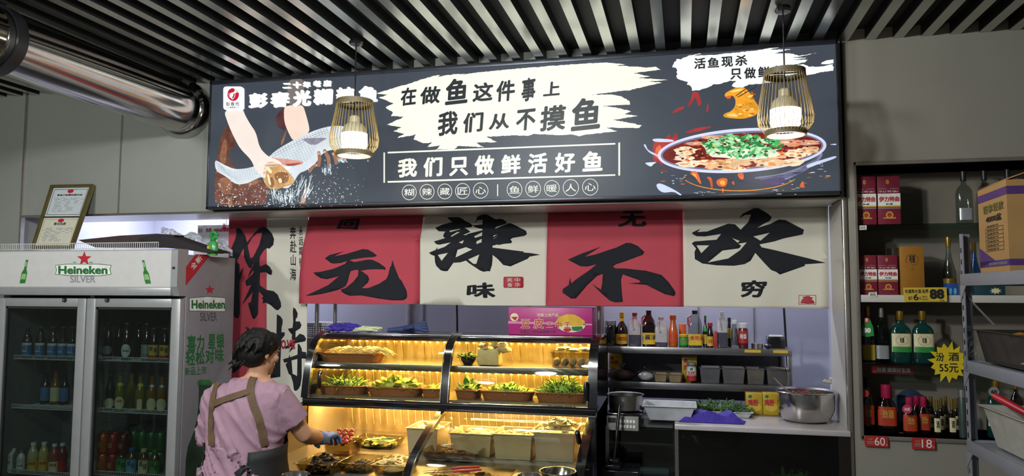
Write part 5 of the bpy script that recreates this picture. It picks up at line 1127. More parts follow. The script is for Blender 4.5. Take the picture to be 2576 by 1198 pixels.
jug('soy_jug', 'dark soy jug with a red handle and yellow label', 1616, 1650, 782, G_SOY, CAPK, (.06, .38, L_MG, [('酱油', .3, .9, .4, .85, TXK, .02), (TXGR, .05, .25, .3, .7)]), handle='side')
jug('vinegar_jug', 'squat translucent white jug between the soy jug and the orange bottle', 1647, 1681, 799, P_WH, P_WH, handle='loop', liq=.15)
sauce('orange_bottle', 'orange sauce bottle with an orange cap', 1682, 1706, 794, G_ORJ, M('cap_orange', 'd85a28', .4), [(.15, .5, M('label_orange', 'c8501c', .5))], neck=.55)
jar('green_tin', 'green jar with a yellow band beside the orange bottle', 1708, 1732, 842, M('tin_green', '1f6b3a', .35, coat=.3), MATS['cap_yellow'] if 'cap_yellow' in MATS else CAPG, [(.15, .75, L_G, [('芥末', .25, .75, .3, .7, TXY, .02)])])
xa, xb = kx(1709, Y=KY+.14), kx(1727, Y=KY+.14); o = MB().box((xa, KY+.13, z1+.001), (xb, KY+.17, z1+kh(817, z1)), M('packet_orange', 'cf5a24', .5), .002).build('spice_packet', loc=(xa, KY+.15, z1)); tag(o, 'orange spice packet standing behind the green jar', 'packet')
jug('oil_jug', 'large clear oil jug with a red handle and yellow label', 1731, 1768, 782, P_CL, CAPK, (.06, .36, L_MG, [('食用油', .25, .9, .45, .85, TXR, .02), (TXGR, .05, .22, .3, .7)]), handle='side', liq=.04)
sauce('vinegar_bottle', 'dark bottle with a green label behind the small red-capped bottle', 1768, 1783, 795, G_DK, CAPGN, [(.1, .4, L_Y), (.5, .62, L_G)], Y=KY+.1)
sauce('chili_bottle', 'small bottle with a red cap and yellow label on the top kitchen shelf', 1779, 1796, 813, G_SOY, CAPR, [(.06, .45, L_Y, [('香油', .3, .7, .3, .7, TXR, .02)])], neck=.6)
xa, xb = kx(1796, Y=KY+.05), kx(1804, Y=KY+.05); tag(MB().box((xa, KY+.03, z1+.001), (xb, KY+.055, z1+kh(832, z1)), L_R, .002).build('seasoning_packet', loc=(xa, KY+.04, z1)), 'narrow red packet beside the white handled jug', 'packet')
jug('vinegar_jug', 'tall white handled jug half full of dark liquid on the top kitchen shelf', 1804, 1832, 785, P_WH, CAPW, liq=.42, handle='loop', Y=KY+.08)
sauce('thin_bottle', 'black bottle with a yellow label beside the half-full white jug', 1831, 1841, 800, G_SOY, CAPK, [(.3, .65, L_Y)], neck=.7, Y=KY+.12)
sauce('water_bottle', 'clear bottle with a striped film label near the red jar', 1839, 1858, 806, P_CL, CAPW, [(.1, .7, M('film_grey', '4a4a4e', .4, noise=.6, scale=80))], neck=.6)
jar('chili_jar', 'red jar with a white cap on the top kitchen shelf', 1858, 1883, 814, M('chili_red', '5c1a16', .3, coat=.4), CAPW, [(.2, .7, L_R, [('辣酱', .25, .75, .35, .75, TXW, .02)])])
xa, xb = kx(1890), kx(1920); tag(MB().lathe([(.0001, 0), ((xb-xa)/2, 0), ((xb-xa)/2, .03), ((xb-xa)/2*.9, .034), (.0001, .036)], m_st, c=((xa+xb)/2, KY+.05, z1+.0012)).build('steel_tin', loc=((xa+xb)/2, KY+.05, z1)), 'flat round steel tin right of the red jar', 'tin')
l = Vector((kx(1932), KY+.05, z1+.017)); tag(MB().blob(l, (.024, .02, .016), m_cf, 12, 8, .06).build('black_pouch', loc=l), 'small black pouch beside the steel tin', 'pouch')
xa, xb = kx(1931, Y=KY+.12), kx(1976, Y=KY+.12); t = thing('label_printer', 'black box printer with a sheet of white paper on the rack end', 'printer', ((xa+xb)/2, KY+.16, z1)); zt_ = z1+kh(846, z1)
MB().box((xa, KY+.12, z1+.001), (xb, KY+.22, zt_), m_cf, .004).build('case', t); MB().box((xa+.02, KY+.15, zt_-.001), (xb-.01, KY+.2, zt_+.008), TXW).build('paper_roll', t)
# second shelf
def kbox(name, label, x0, x1, y0, y1, z, Y, d, m, cat='box', prints=None):
    xa, xb = kx(x0, Y=Y), kx(x1, Y=Y); h = kh(y0, z, (x0+x1)/2, Y); t = thing(name, label, cat, ((xa+xb)/2, Y+d/2, z)); MB().box((xa, Y, z+.0008), (xb, Y+d, z+h), m, .003).build('body', t)
    if prints: b = MB(); prints(b, lambda x, y: at(x, y, Y=Y-.0006), lambda x, y: at(x, y, Y=Y-.0012)); b.build('print', t, smooth=False)
    return t
m_tiny = M('tin_yellow', 'b89a24', .4, noise=.1)
def tinprint(x0, x1, y0, y1):
    def f(b, P, P2):
        w, h = x1-x0, y1-y0; shape(b, P, ell(x0+w*.25, y0+h*.2, w*.14, w*.14, 16), TXR); word(b, P, '鸡精', x0+w*.1, x0+w*.75, y0+h*.34, y0+h*.55, TXR, .04); shape(b, P, ell(x0+w*.6, y0+h*.8, w*.3, h*.14, 16), L_Y)
    return f
kbox('seasoning_tin', 'yellow seasoning box behind the spice bags on the lower rack shelf', 1532, 1564, 893, 962, z2, KY+.2, .1, m_tiny, 'tin', tinprint(1532, 1564, 893, 935))
def bag(name, label, x0, x1, y0, m, m2, seed, z=None, Y=KY+.06):
    z = z2 if z is None else z; rr = random.Random(seed); xa, xb = kx(x0, Y=Y), kx(x1, Y=Y); h = kh(y0, z, (x0+x1)/2, Y); c = Vector(((xa+xb)/2, Y, z)); t = thing(name, label, 'bag', c)
    b = MB(); b.blob(c+Vector((0, 0, h*.36)), ((xb-xa)/2*.9, .05, h*.34), m2, 14, 8, .08, rr); b.build('filling', t)
    b = MB(); b.blob(c+Vector((0, 0, h*.42)), ((xb-xa)/2, .06, h*.41), m, 14, 9, .12, rr)
    for i in range(7): b.tube([c+Vector((rr.uniform(-.01, .01), 0, h*.75)), c+Vector((rr.uniform(-.03, .03), rr.uniform(-.02, .02), h*1.05))], [.01, .004], m, 5, flat=.4)
    b.build('film', t, smooth=False); return t
m_sp = M('spice_red', '3f1a1a', .7, noise=.6, scale=90, bump=.6); m_sal = M('salt_white', 'd2d2ce', .7, noise=.05)
bag('spice_bag', 'clear bag of dark red spice at the left of the lower rack shelf', 1524, 1602, 917, m_bag, m_sp, 3); bag('salt_bag', 'tied clear bag of white powder beside the spice bag', 1602, 1646, 925, m_bag, m_sal, 5)
for x0, x1, yt, s in ((1646, 1677, 944, 'left one of two low tan tubs on the lower rack shelf'), (1682, 1714, 944, 'right one of two low tan tubs, next to the yellow tin')):
    xa, xb = kx(x0), kx(x1); tub('spice_tub', s, Vector(((xa+xb)/2, KY+.08, z2+.0008)), xb-xa, .1, kh(yt, z2), M('tub_tan', '8d7a5a', .4, coat=.2), .85, 'tub', group='tan spice tubs')
kbox('seasoning_tin', 'tall yellow seasoning tin behind the white spice jar', 1715, 1753, 894, 964, z2, KY+.12, .08, m_tiny, 'tin', tinprint(1715, 1753, 894, 964))
jar('spice_jar', 'clear seasoning jar with a red and white label before the yellow tin', 1727, 1751, 912, P_CL, CAPS, [(.1, .35, L_R), (.35, .8, L_W, [(TXR, .2, .8, .05, .45), ('天天山泉', .15, .85, .1, .4, TXW, .02), (TXG, .4, .6, .6, .85)])], z=z2, Y=KY+.05, lid=.85)
sbin = None
for i, (x0, x1) in enumerate(((1760, 1812), (1816, 1874), (1878, 1923), (1928, 1982))):
    xa, xb = kx(x0, Y=KY+.03), kx(x1, Y=KY+.03); h = kh(928, z2, 1800, KY+.03)
    tub('steel_bin', ('steel bin nearest the white spice jar', 'steel bin with a stained front, second from the spice jar', 'steel bin third from the spice jar on the rack', 'steel bin with a ladle lying in it at the rack\'s right end')[i], Vector(((xa+xb)/2, KY+.12, z2+.0008)), xb-xa, .17, h, M('steel_bin', '8a898b', .35, .85, noise=.12, scale=12), .86, 'bin', .003, .006, 'steel bins on the rack')
a, c = at(1912, 930, Y=KY+.03), at(1980, 933, Y=KY-.03); t = thing('ladle', 'steel ladle resting across the last steel bin', 'ladle', c); b = MB(); b.tube([a+Vector((0, .05, .006)), mix(a, c, .5)+Vector((0, 0, .018)), c+Vector((0, 0, .012))], [.005, .005, .006], m_st, 8); b.build('handle', t); MB().blob(c+Vector((0, 0, .012)), .012, m_stb, 12, 8).build('knob', t)
# ---- counter with pale top
CZ = .985; cx0, cx1 = at(1697, 1066, Y=.0).x, .853
m_cnt = M('counter_top', 'b9b3b4', .2, noise=.06, scale=6); m_cgd = GLASS('tank_glass', 'c9d4cf', 1, .02)
t = thing('serving_counter', 'pale-topped glass-front serving counter right of the display case', 'counter', ((cx0+cx1)/2, .3, 0))
MB().box((cx0, -.03, CZ-.028), (cx1, .56, CZ), m_cnt, .004).build('counter_top', t)
b = MB(); b.box((cx0, .5, 0), (cx1, .54, CZ-.03), m_cf); b.box((cx1-.02, 0, 0), (cx1, .5, CZ-.03), m_cf); b.box((cx0, 0, 0), (cx1, .5, .5), m_cf); b.box((cx0, -.02, .5), (cx0+.02, 0, CZ-.03), m_st); b.build('cabinet', t)
MB().box((cx0+.02, -.018, .5), (cx1-.06, -.012, CZ-.03), m_cgd).build('front_pane', t)
MB().box((cx1-.06, -.02, 0), (cx1, 0, CZ-.03), M('bronze_trim', '2f2a24', .35, .5)).build('end_trim', t)
# things inside, dim
c = Vector((at(1805, 1092, Y=.2).x, .2, .86)); zc = at(1805, 1090, Y=.2).z; r = (at(1878, 1092, Y=.2).x-at(1732, 1092, Y=.2).x)/2
b = MB(); b.open = True; b.lathe([(r*.4, -.1), (r*.8, -.05), (r*.97, -.005), (r*1.04, 0), (r*.95, -.006), (r*.78, -.048), (r*.38, -.096), (.0001, -.096)], m_st, c=(c.x, c.y, zc), n=36)
t2 = thing('colander', 'steel colander hanging behind the dark counter glass', 'colander', (c.x, c.y, zc-.1)); b.build('bowl', t2); b = MB(); b.tube([(c.x-r, c.y, zc), (c.x-r-.03, c.y-.02, zc-.004), (c.x-r-.035, c.y-.05, zc-.02), (c.x-r+.01, c.y-.06, zc-.03)], .005, m_st, 8); b.build('handle', t2)
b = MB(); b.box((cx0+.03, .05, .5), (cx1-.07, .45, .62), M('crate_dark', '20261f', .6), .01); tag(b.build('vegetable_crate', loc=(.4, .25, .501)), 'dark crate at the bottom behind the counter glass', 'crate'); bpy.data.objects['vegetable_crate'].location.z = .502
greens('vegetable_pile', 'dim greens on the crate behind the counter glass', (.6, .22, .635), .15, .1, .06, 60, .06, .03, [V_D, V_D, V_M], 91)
# left glass tank between case and counter
tx0 = CXR+.03; t = thing('glass_cabinet', 'glass-fronted cabinet between the display case and the pale counter', 'cabinet', ((tx0+cx0)/2, .2, 0)); zt_ = at(1600, 1042, Y=.0).z
b = MB(); b.box((tx0, -.02, 0), (cx0-.005, .5, .6), m_st); b.box((tx0, .47, .6), (cx0-.005, .5, .955), m_st); b.box((tx0, -.02, .6), (tx0+.02, .5, .955), m_st); b.build('cabinet', t)
MB().box((tx0+.02, -.02, .62), (cx0-.01, -.015, .954), m_cgd).build('front_pane', t); MB().box((tx0+.02, .0, .86), (cx0-.01, .46, .872), m_st).build('shelf', t)
MB().box((tx0+.02, .02, .955), (cx0-.01, .47, .968), m_rk).build('top', t)
a, c = at(1556, 1150, Y=.1), at(1690, 1150, Y=.1); t = thing('film_roll', 'roll of cling film in a blue carton inside the glass cabinet', 'roll', ((a.x+c.x)/2, .12, .602)); b = MB(); b.box((a.x-.02, .1, .602), (c.x, .2, .655), M('film_blue', '1f3f8c', .4)); b.build('carton', t); b = MB(); b.tube([(a.x+.03, .15, .68), (c.x-.02, .15, .68)], .024, M('film_clear', '8fa0ac', .15, .3), 16); b.build('film', t)
# scale with steel bowl, keypad and pole
a, c = at(1527, 1000, Y=.05), at(1619, 1000, Y=.05); r = (c.x-a.x)/2; bx = (a.x+c.x)/2; zr = at(1573, 993, Y=.05).z; zbw = at(1573, 1035, Y=.05).z
b = MB(); b.open = True; b.lathe([(r*.62, 0), (r*.88, .01), (r*.93, (zr-zbw)*.6), (r*.94, zr-zbw-.004), (r*1.03, zr-zbw), (r*.92, zr-zbw-.003), (r*.9, .02), (r*.6, .008), (.0001, .008)], m_st, c=(bx, .08, zbw), n=36)
tag(b.build('steel_basin', loc=(bx, .08, zbw)), 'round steel basin standing on the black weighing scale', 'basin')
t = thing('weighing_scale', 'weighing scale with a grey keypad under the steel basin', 'scale', (bx, .1, .969))
MB().box((bx-r*.95, -.03, .969), (bx+r*.95, .24, zbw-.0008), m_cf, .006).build('platform', t)
k0, k1 = at(1527, 1080, Y=-.032), at(1607, 1048, Y=-.032); b = MB(); b.box((k0.x, -.06, k0.z), (k1.x, -.031, k1.z), M('keypad_grey', '8d8d88', .5), .004); b.build('keypad', t)
b = MB()
for i in range(6):
    for j in range(2): x = lerp(k0.x, k1.x, .36+.1*i); z = lerp(k0.z, k1.z, .3+.36*j); b.box((x-.006, -.0625, z-.008), (x+.006, -.06, z+.008), TXW, .001)
b.box((lerp(k0.x, k1.x, .05), -.062, lerp(k0.z, k1.z, .55)), (lerp(k0.x, k1.x, .3), -.06, lerp(k0.z, k1.z, .9)), TXK); b.build('keys', t)
p0, p1 = at(1559, 1020, Y=-.1), at(1545, 1155, Y=-.18); t = thing('phone_stand', 'black pole stand with a flat foot in front of the scale', 'stand', (p1.x, -.2, p1.z))
fz = at(1545, 1172, Y=-.2).z
MB().tube([p0, mix(p0, p1, .5), p1], [.012, .008, .007], m_cf, 10).build('pole', t); b = MB(); b.box((p1.x-.05, -.26, fz-.01), (p1.x+.04, -.13, fz+.012), m_cf, .006); b.box((p1.x-.03, -.22, fz+.01), (p1.x+.03, -.15, fz+.035), m_cf, .008); b.build('foot', t)
MB().box((tx0, -.28, 0), (tx0+.2, -.06, fz-.011), m_cf, .004).build('stool_box').update_tag(); tag(bpy.data.objects['stool_box'], 'dark box on the floor under the pole stand', 'box')
# tubs, greens and cloth on the counter
def ctub(name, label, x0, x1, y0, yb, m, d, lipz=.01, cat='tub'):
    p0, p1 = at(x0, yb, Z=CZ+.001), at(x1, yb, Z=CZ+.001); h = at((x0+x1)/2, y0+6, Y=p0.y).z-CZ; tub(name, label, Vector(((p0.x+p1.x)/2, p0.y+d/2, CZ+.0008)), p1.x-p0.x, d, max(.03, h), m, .88, cat, .004, lipz); return Vector(((p0.x+p1.x)/2, p0.y+d/2, CZ)), (p1.x-p0.x)/2, max(.03, h)
m_tubw = M('tub_white', 'b9bcc0', .4, coat=.2)
px0, px1 = at(1640, 1086, Y=-.02), at(1700, 1086, Y=-.02)
zt_ = at(1640, 1030, Y=.06).z; a, c = at(1628, 1030, Y=.06), at(1757, 1030, Y=.06)
tub('plastic_tub', 'long white plastic tub at the left end of the pale counter', Vector(((a.x+c.x)/2-.02, .17, .97)), c.x-a.x, .24, zt_-.97, m_tubw, .78, 'tub', .004, .012)
bpy.data.objects['plastic_tub'].location.z = .9875
a, c = at(1735, 1040, Y=.32), at(1890, 1040, Y=.32); tub('vegetable_tray', 'shallow white tray of green herbs behind the purple cloth', Vector(((a.x+c.x)/2, .36, CZ+.0008)), c.x-a.x, .16, .03, m_tubw, .9, 'tray', .004, .01)
greens('herb_pile', 'loose dark green herbs spilling over the white tray', ((a.x+c.x)/2, .35, CZ+.03), (c.x-a.x)*.5, .07, .05, 260, .05, .006, [V_M, V_D, V_D], 95, spiky=True)
a, c = at(1720, 1015, Y=.50), at(1762, 1015, Y=.50); b = MB(); b.lathe([(.05, 0), (.055, .05), (.057, .055), (.0001, .056)], M('pan_dark', '2b2826', .4, .5), c=((a.x+c.x)/2, .5, CZ+.0008), n=24); tag(b.build('cooking_pan', loc=((a.x+c.x)/2, .5, CZ)), 'dark round pan behind the tray of herbs', 'pan')
for x0, x1, s in ((1875, 1916, 'left one of two big yellow tins standing on the counter'), (1917, 1956, 'right one of two big yellow tins, nearest the steel pot')):
    kbox('yellow_tin', s, x0, x1, 990, 1040, CZ, .44, .09, m_tiny, 'tin', (lambda x0, x1: lambda b, P, P2: (shape(b, P, ell((x0+x1)/2+4, 1025, 15, 11, 20), L_Y), word(b, P2, '鸡粉', x0+6, x1-8, 1005, 1022, TXR, .04), shape(b, P, ell(x0+12, 998, 5, 4, 14), TXG)))(x0, x1))
p0, p1 = at(1707, 1062, Z=CZ+.002), at(1864, 1062, Z=CZ+.002); rr = random.Random(5); b = MB()
b.grid(lambda u, v: (lerp(p0.x, p1.x+.01, u)+.02*v, p0.y+.005+.11*v, CZ+.003+.05*min(1, 5*u, 5*(1-u), 4*v, 5*(1-v))*(1+.25*math.sin(u*14+v*5))), 30, 8, m_pur)
b.grid(lambda u, v: (lerp(p0.x, p1.x+.01, u)+.02*v, p0.y+.005+.11*v, CZ+.0022), 2, 2, m_pur); tag(b.build('cleaning_cloth', loc=((p0.x+p1.x)/2, p0.y+.06, CZ)), 'folded purple cloth lying on the front of the pale counter', 'cloth')
# big steel pot
a, c = at(1948, 985, Y=.28), at(2106, 985, Y=.28); zr = at(2028, 984, Y=.28).z; R_ = (c.x-a.x)/2; bx = (a.x+c.x)/2; t = thing('steel_pot', 'large round steel pot of red seasoning on the right end of the counter', 'pot', (bx, .28, CZ)); h = zr-CZ
b = MB(); b.open = True; b.lathe([(R_*.62, .001), (R_*.76, .012), (R_*.9, h*.4), (R_*.92, h*.7), (R_*.91, h*.96), (R_*1.0, h), (R_*.98, h+.003), (R_*.89, h*.97), (R_*.89, h*.6), (R_*.7, .02), (.0001, .02)], m_stb, c=(bx, .28, CZ), n=48); b.build('body', t)
b = MB(); b.lathe([(.0001, h*.9), (R_*.86, h*.88)], m_sp, c=(bx, .28, CZ), n=32); rr = random.Random(6)
for i in range(120): q = math.sqrt(rr.random())*R_*.82; tt = rr.uniform(0, 2*PI); b.blob((bx+q*math.cos(tt), .28+q*math.sin(tt), CZ+h*.9), (.01, .006, .004), rr.choice((m_sp, M('chili_flake', '8c2a1e', .6), V_D)), 6, 4, .2, rr)
o = b.build('seasoning', t); o['kind'] = 'stuff'
p0 = Vector((bx-R_*.5, .2, CZ+h*.9)); p1 = at(1946, 950, Y=.2); t = thing('pot_ladle', 'steel ladle handle standing out of the big pot', 'ladle', p0); MB().tube([p0, mix(p0, p1, .6), p1], [.008, .007, .009], m_st, 8, flat=.5).build('handle', t)
# tap, wall pole, posts, pipe, cable
p = at(2072, 962, Y=.5); q = at(2095, 962, Y=.5); t = thing('water_tap', 'white plastic tap by the right jamb behind the pot', 'tap', q); m_tap = M('tap_white', 'c9c4b8', .4)
b = MB(); b.tube([(q.x, .5, q.z-.05), (q.x, .5, q.z+.02)], .014, m_tap, 12); b.tube([(q.x, .5, q.z), (p.x+.005, .48, q.z+.005), (p.x, .48, q.z+.012)], [.011, .01, .012], m_tap, 10); b.build('spout', t); b = MB(); b.tube([(q.x-.02, .49, q.z+.02), (q.x+.02, .49, q.z+.02)], .008, m_tap, 8); b.build('lever', t)
t_ = MB().box((q.x-.012, .49, CZ+.001), (q.x+.012, .515, q.z-.049), m_tap).build('pipe', t)
for xx, Y, w, s in ((797, .62, .03, 'left one of two steel posts behind the purple cloth'), (843, .62, .028, 'right one of two steel posts behind the purple cloth'), (1508, .56, .05, 'wide steel post between the magenta carton and the sauce bottles')):
    p = at(xx, 800, Y=Y); tag(MB().tube([(p.x, Y, 0), (p.x, Y, 2.2)], w/2, m_st, 20).build('steel_post', loc=(p.x, Y, 0)), s, 'post')
p = at(1038, 800, Y=1.3); tag(MB().tube([(p.x, 1.3, 0), (p.x, 1.3, 2.7)], .055, M('pipe_grey', '8a8d96', .4), 20).build('drain_pipe', loc=(p.x, 1.3, 0)), 'grey vertical drain pipe behind the navy gloves', 'pipe')
for pts, s in (([(1140, 760), (1150, 800), (1158, 845)], 'black cable hanging behind the display case top'), ([(1957, 770), (1978, 870), (2000, 965)], 'black cable running down right of the label printer')):
    P = [at(x, y, Y=1.2) for x, y in pts]; P[0].z = 2.69; P[-1].z = .0; tag(MB().tube(P, .008, m_cf, 8).build('cable', loc=P[-1]), s, 'cable')
p0, p1 = at(774, 848, Y=.75), at(838, 812, Y=.75); m_bsk = M('basket_white', 'c2c2c6', .5)
b = MB(); nx = 12
for i in range(nx+1): x = lerp(p0.x, p1.x, i/nx); b.box((x-.004, .75, p0.z), (x+.004, .755, p1.z), m_bsk)
for j in range(6): z = lerp(p0.z, p1.z-.03, j/5); b.box((p0.x, .75, z-.004), (p1.x, .755, z+.004), m_bsk)
b.box((p0.x-.01, .74, p1.z-.03), (p1.x+.01, .95, p1.z), m_bsk, .004); b.box((p0.x, .755, p0.z), (p1.x, .94, p0.z+.01), m_bsk)
tag(b.build('plastic_basket', loc=((p0.x+p1.x)/2, .84, p0.z)), 'white plastic basket behind the steel posts', 'basket')
tag(MB().box((p0.x-.1, .7, 0), (p1.x+.15, 1.0, p0.z-.001), m_rk, .01).build('prep_table', loc=(p0.x, .85, 0)), 'steel prep table behind the display case carrying a white basket', 'table')
# ================================================================== the person reaching into the display case
from mathutils.bvhtree import BVHTree
from mathutils import noise as mnoise
m_skin = M('skin', 'b98a6c', .5, noise=.06, scale=12); m_hair = M('hair_black', '0b0a09', .6, noise=.4, spec=.25, scale=120, bump=.3, stretch=(1, 1, .15)); m_tee = M('tee_pink', '9c7b8b', .85, noise=.05, scale=30)
m_strap = M('strap_brown', '5b4630', .8, noise=.15, scale=90); m_apr = M('apron_black', '0d0d0f', .7, noise=.2); m_gl = M('glove_blue', '1c6fd2', .45, noise=.08, scale=60, bump=.15); m_tr = M('trousers', '1d1f2a', .8, noise=.1)
PO = Vector((-2.10, -1.05, 0))
PE = thing('person', 'person in a pink tee and brown-strapped apron reaching into the case, seen from behind', 'person', PO)
HS = .9
def shrink(me):
    c = HC-PO
    for v in me.vertices:
        w = max(0, min(1, (v.co.z-1.305)/.05)); v.co = v.co.lerp(c+(v.co-c)*HS, w)
def solid(parts, vox, name, mat, parent, smooth=2, post=None):
    """one continuous skin grown over overlapping volumes"""
    b = MB(); [p(b) for p in parts]
    me = bpy.data.meshes.new('t'); me.from_pydata([tuple(v-PO) for v in b.v], [], b.f); me.update()
    bm = bmesh.new(); bm.from_mesh(me); bmesh.ops.recalc_face_normals(bm, faces=bm.faces[:]); bm.to_mesh(me); bm.free()
    o = bpy.data.objects.new(name, me); COL.objects.link(o)
    md = o.modifiers.new('r', 'REMESH'); md.mode = 'VOXEL'; md.voxel_size = vox; md.use_smooth_shade = True
    if smooth: sm = o.modifiers.new('s', 'SMOOTH'); sm.iterations = smooth; sm.factor = .5
    dg = bpy.context.evaluated_depsgraph_get(); dg.update(); m2 = bpy.data.meshes.new_from_object(o.evaluated_get(dg))
    o.modifiers.clear(); o.data = m2; m2.materials.clear(); m2.materials.append(mat); m2.name = name
    if post: post(m2)
    m2.polygons.foreach_set('use_smooth', [True]*len(m2.polygons)); o.parent = parent; return o
TOR = [(.70, 0, -.005, .178, .135), (.80, -.005, -.005, .18, .13), (.92, -.005, 0, .158, .112), (1.03, 0, .0, .168, .113), (1.12, .003, .005, .182, .115), (1.19, .008, .01, .19, .108), (1.24, .012, .015, .178, .095), (1.275, .018, .02, .125, .078), (1.30, .024, .028, .075, .062)]
def loft(b, rings, g=0, n=28, mat=None):
    vs = []; fs = []
    for z, dx, dy, rx, ry in rings:
        for j in range(n): t = 2*PI*j/n; vs.append((PO.x+dx+(rx+g)*math.cos(t), PO.y+dy+(ry+g)*math.sin(t), z))
    for i in range(len(rings)-1): fs += [(i*n+j, i*n+(j+1) % n, (i+1)*n+(j+1) % n, (i+1)*n+j) for j in range(n)]
    fs += [tuple(range(n))[::-1], tuple((len(rings)-1)*n+j for j in range(n))]; b.add(vs, fs, mat or m_skin)
HC = Vector((-2.062, -1.0, 1.422)); ha = math.radians(24)
Rh = Matrix.Rotation(-ha, 3, 'Z') @ Matrix.Rotation(math.radians(-14), 3, 'X')   # face looks along +Y before turning
hd = lambda x, y, z: HC+Rh @ Vector((x, y, z))
SR, ER, WR = Vector((-1.942, -1.035, 1.2)), Vector((-1.842, -.945, 1.012)), Vector((-1.853, -.735, .957))
SL, EL, WL = Vector((-2.275, -1.04, 1.195)), Vector((-2.315, -1.0, .95)), Vector((-2.22, -.83, .93))
def mix(a, c, t): return a*(1-t)+c*t
def arm(b, S, E_, W, k=1):
    b.tube([S, mix(S, E_, .35), mix(S, E_, .8), E_, mix(E_, W, .15), mix(E_, W, .35), mix(E_, W, .7), W], [.054*k, .05*k, .043*k, .041*k, .042*k, .043*k, .034*k, .028*k], m_skin, 14)
def head(b):
    b.blob(hd(0, -.004, .015), (.074, .092, .1), m_skin, 20, 14, rot=Rh); b.blob(hd(0, .03, -.045), (.058, .062, .062), m_skin, 18, 12, rot=Rh)
    b.blob(hd(0, .072, -.088), (.026, .02, .018), m_skin, 10, 8, rot=Rh)                      # chin
    b.tube([hd(0, .088, .02), hd(0, .103, -.012), hd(0, .112, -.032), hd(0, .092, -.04)], [.009, .012, .015, .01], m_skin, 10)   # nose
    for s in (-1, 1):
        b.blob(hd(s*.042, .07, -.022), (.024, .022, .022), m_skin, 10, 8, rot=Rh); b.blob(hd(s*.028, .088, .022), (.022, .012, .009), m_skin, 10, 6, rot=Rh)
        b.blob(hd(s*.078, -.012, -.012), (.008, .018, .03), m_skin, 10, 8, rot=Rh); b.blob(hd(s*.08, -.006, -.034), (.006, .009, .01), m_skin, 8, 6, rot=Rh)
    b.blob(hd(0, .091, -.06), (.024, .01, .007), m_skin, 10, 6, rot=Rh); b.blob(hd(0, .089, -.071), (.02, .01, .007), m_skin, 10, 6, rot=Rh)
    b.tube([(-2.085, -1.03, 1.26), (-2.068, -1.012, 1.32), hd(0, -.02, -.05)], [.062, .05, .052], m_skin, 16)
def hand(b, W, tip, up, m, k=1, curl=.35):
    """palm, four jointed fingers of their own lengths and a thumb from the palm's side"""
    d = (tip-W).normalized(); s = d.cross(up).normalized(); u = s.cross(d)
    q = lambda a, c, e: W+d*a*k+s*c*k+u*e*k
    b.tube([q(-.02, 0, 0), q(.02, 0, .002), q(.06, 0, .004), q(.092, 0, .002)], [.027*k, .033*k, .041*k, .038*k], m, 12, flat=.48, up=u)
    for i, (L, c) in enumerate(((.068, -.031), (.077, -.0105), (.072, .0105), (.056, .030))):
        p = q(.085, c, .002); path = [p]; a = curl*(.6+.12*i)
        for seg in (.45, .32, .25): a2 = a; dd = d*math.cos(a2)-u*math.sin(a2)+s*(c*2.2); path.append(path[-1]+dd.normalized()*L*seg*k); a += curl
        b.tube(path, [.0098*k, .0095*k, .0088*k, .0072*k], m, 8); b.blob(path[-1], .0072*k, m, 8, 6)
    t = [q(.018, -.026, -.004), q(.045, -.05, -.016), q(.07, -.058, -.03), q(.092, -.055, -.042)]; b.tube(t, [.014*k, .0125*k, .0105*k, .0085*k], m, 8); b.blob(t[-1], .0085*k, m, 8, 6)
TIP = at(842, 1092, Y=-.55)
def legs(b, g=0, m=None):
    m = m or m_skin
    for s in (-1, 1): b.tube([(PO.x+s*.088, PO.y, .78), (PO.x+s*.09, PO.y+.005, .45), (PO.x+s*.092, PO.y-.005, .1), (PO.x+s*.092, PO.y, .045)], [.088+g, .062+g, .045+g, .042+g], m, 14)
def feet(b, m=None, g=0):
    for s in (-1, 1): b.tube([(PO.x+s*.092, PO.y-.05, .035), (PO.x+s*.094, PO.y+.05, .036), (PO.x+s*.1, PO.y+.15, .022)], [.036+g, .04+g, .022+g], m or m_skin, 12)
solid([lambda b: loft(b, TOR, -.006), head, lambda b: arm(b, SR, ER, WR), lambda b: arm(b, SL, EL, WL), legs, feet,
       lambda b: hand(b, WL, WL+Vector((.1, .12, -.02)), Vector((0, 0, 1)), m_skin)], .0068, 'body', m_skin, PE, 3, shrink)
g = solid([lambda b: hand(b, WR, TIP, Vector((-.1, -.25, .95)), m_gl, 1.2, .42), lambda b: b.tube([mix(ER, WR, .72), mix(ER, WR, .9), WR, mix(WR, TIP, .15)], [.037, .036, .034, .036], m_gl, 14)], .0034, 'glove', m_gl, PE, 1); g['label'] = 'blue rubber glove on the right hand'
b = MB()
for s in (-1, 1): b.blob(hd(s*.03, .083, .004), (.012, .008, .006), M('eye_white', 'd8d4cc', .3), 10, 6, rot=Rh); b.blob(hd(s*.03, .0905, .004), .0045, m_hair, 8, 6)
for s in (-1, 1): b.tube([hd(s*.015, .094, .03), hd(s*.03, .093, .035), hd(s*.046, .082, .03)], .003, m_hair, 6)
shrink(b.build('eyes', PE).data)
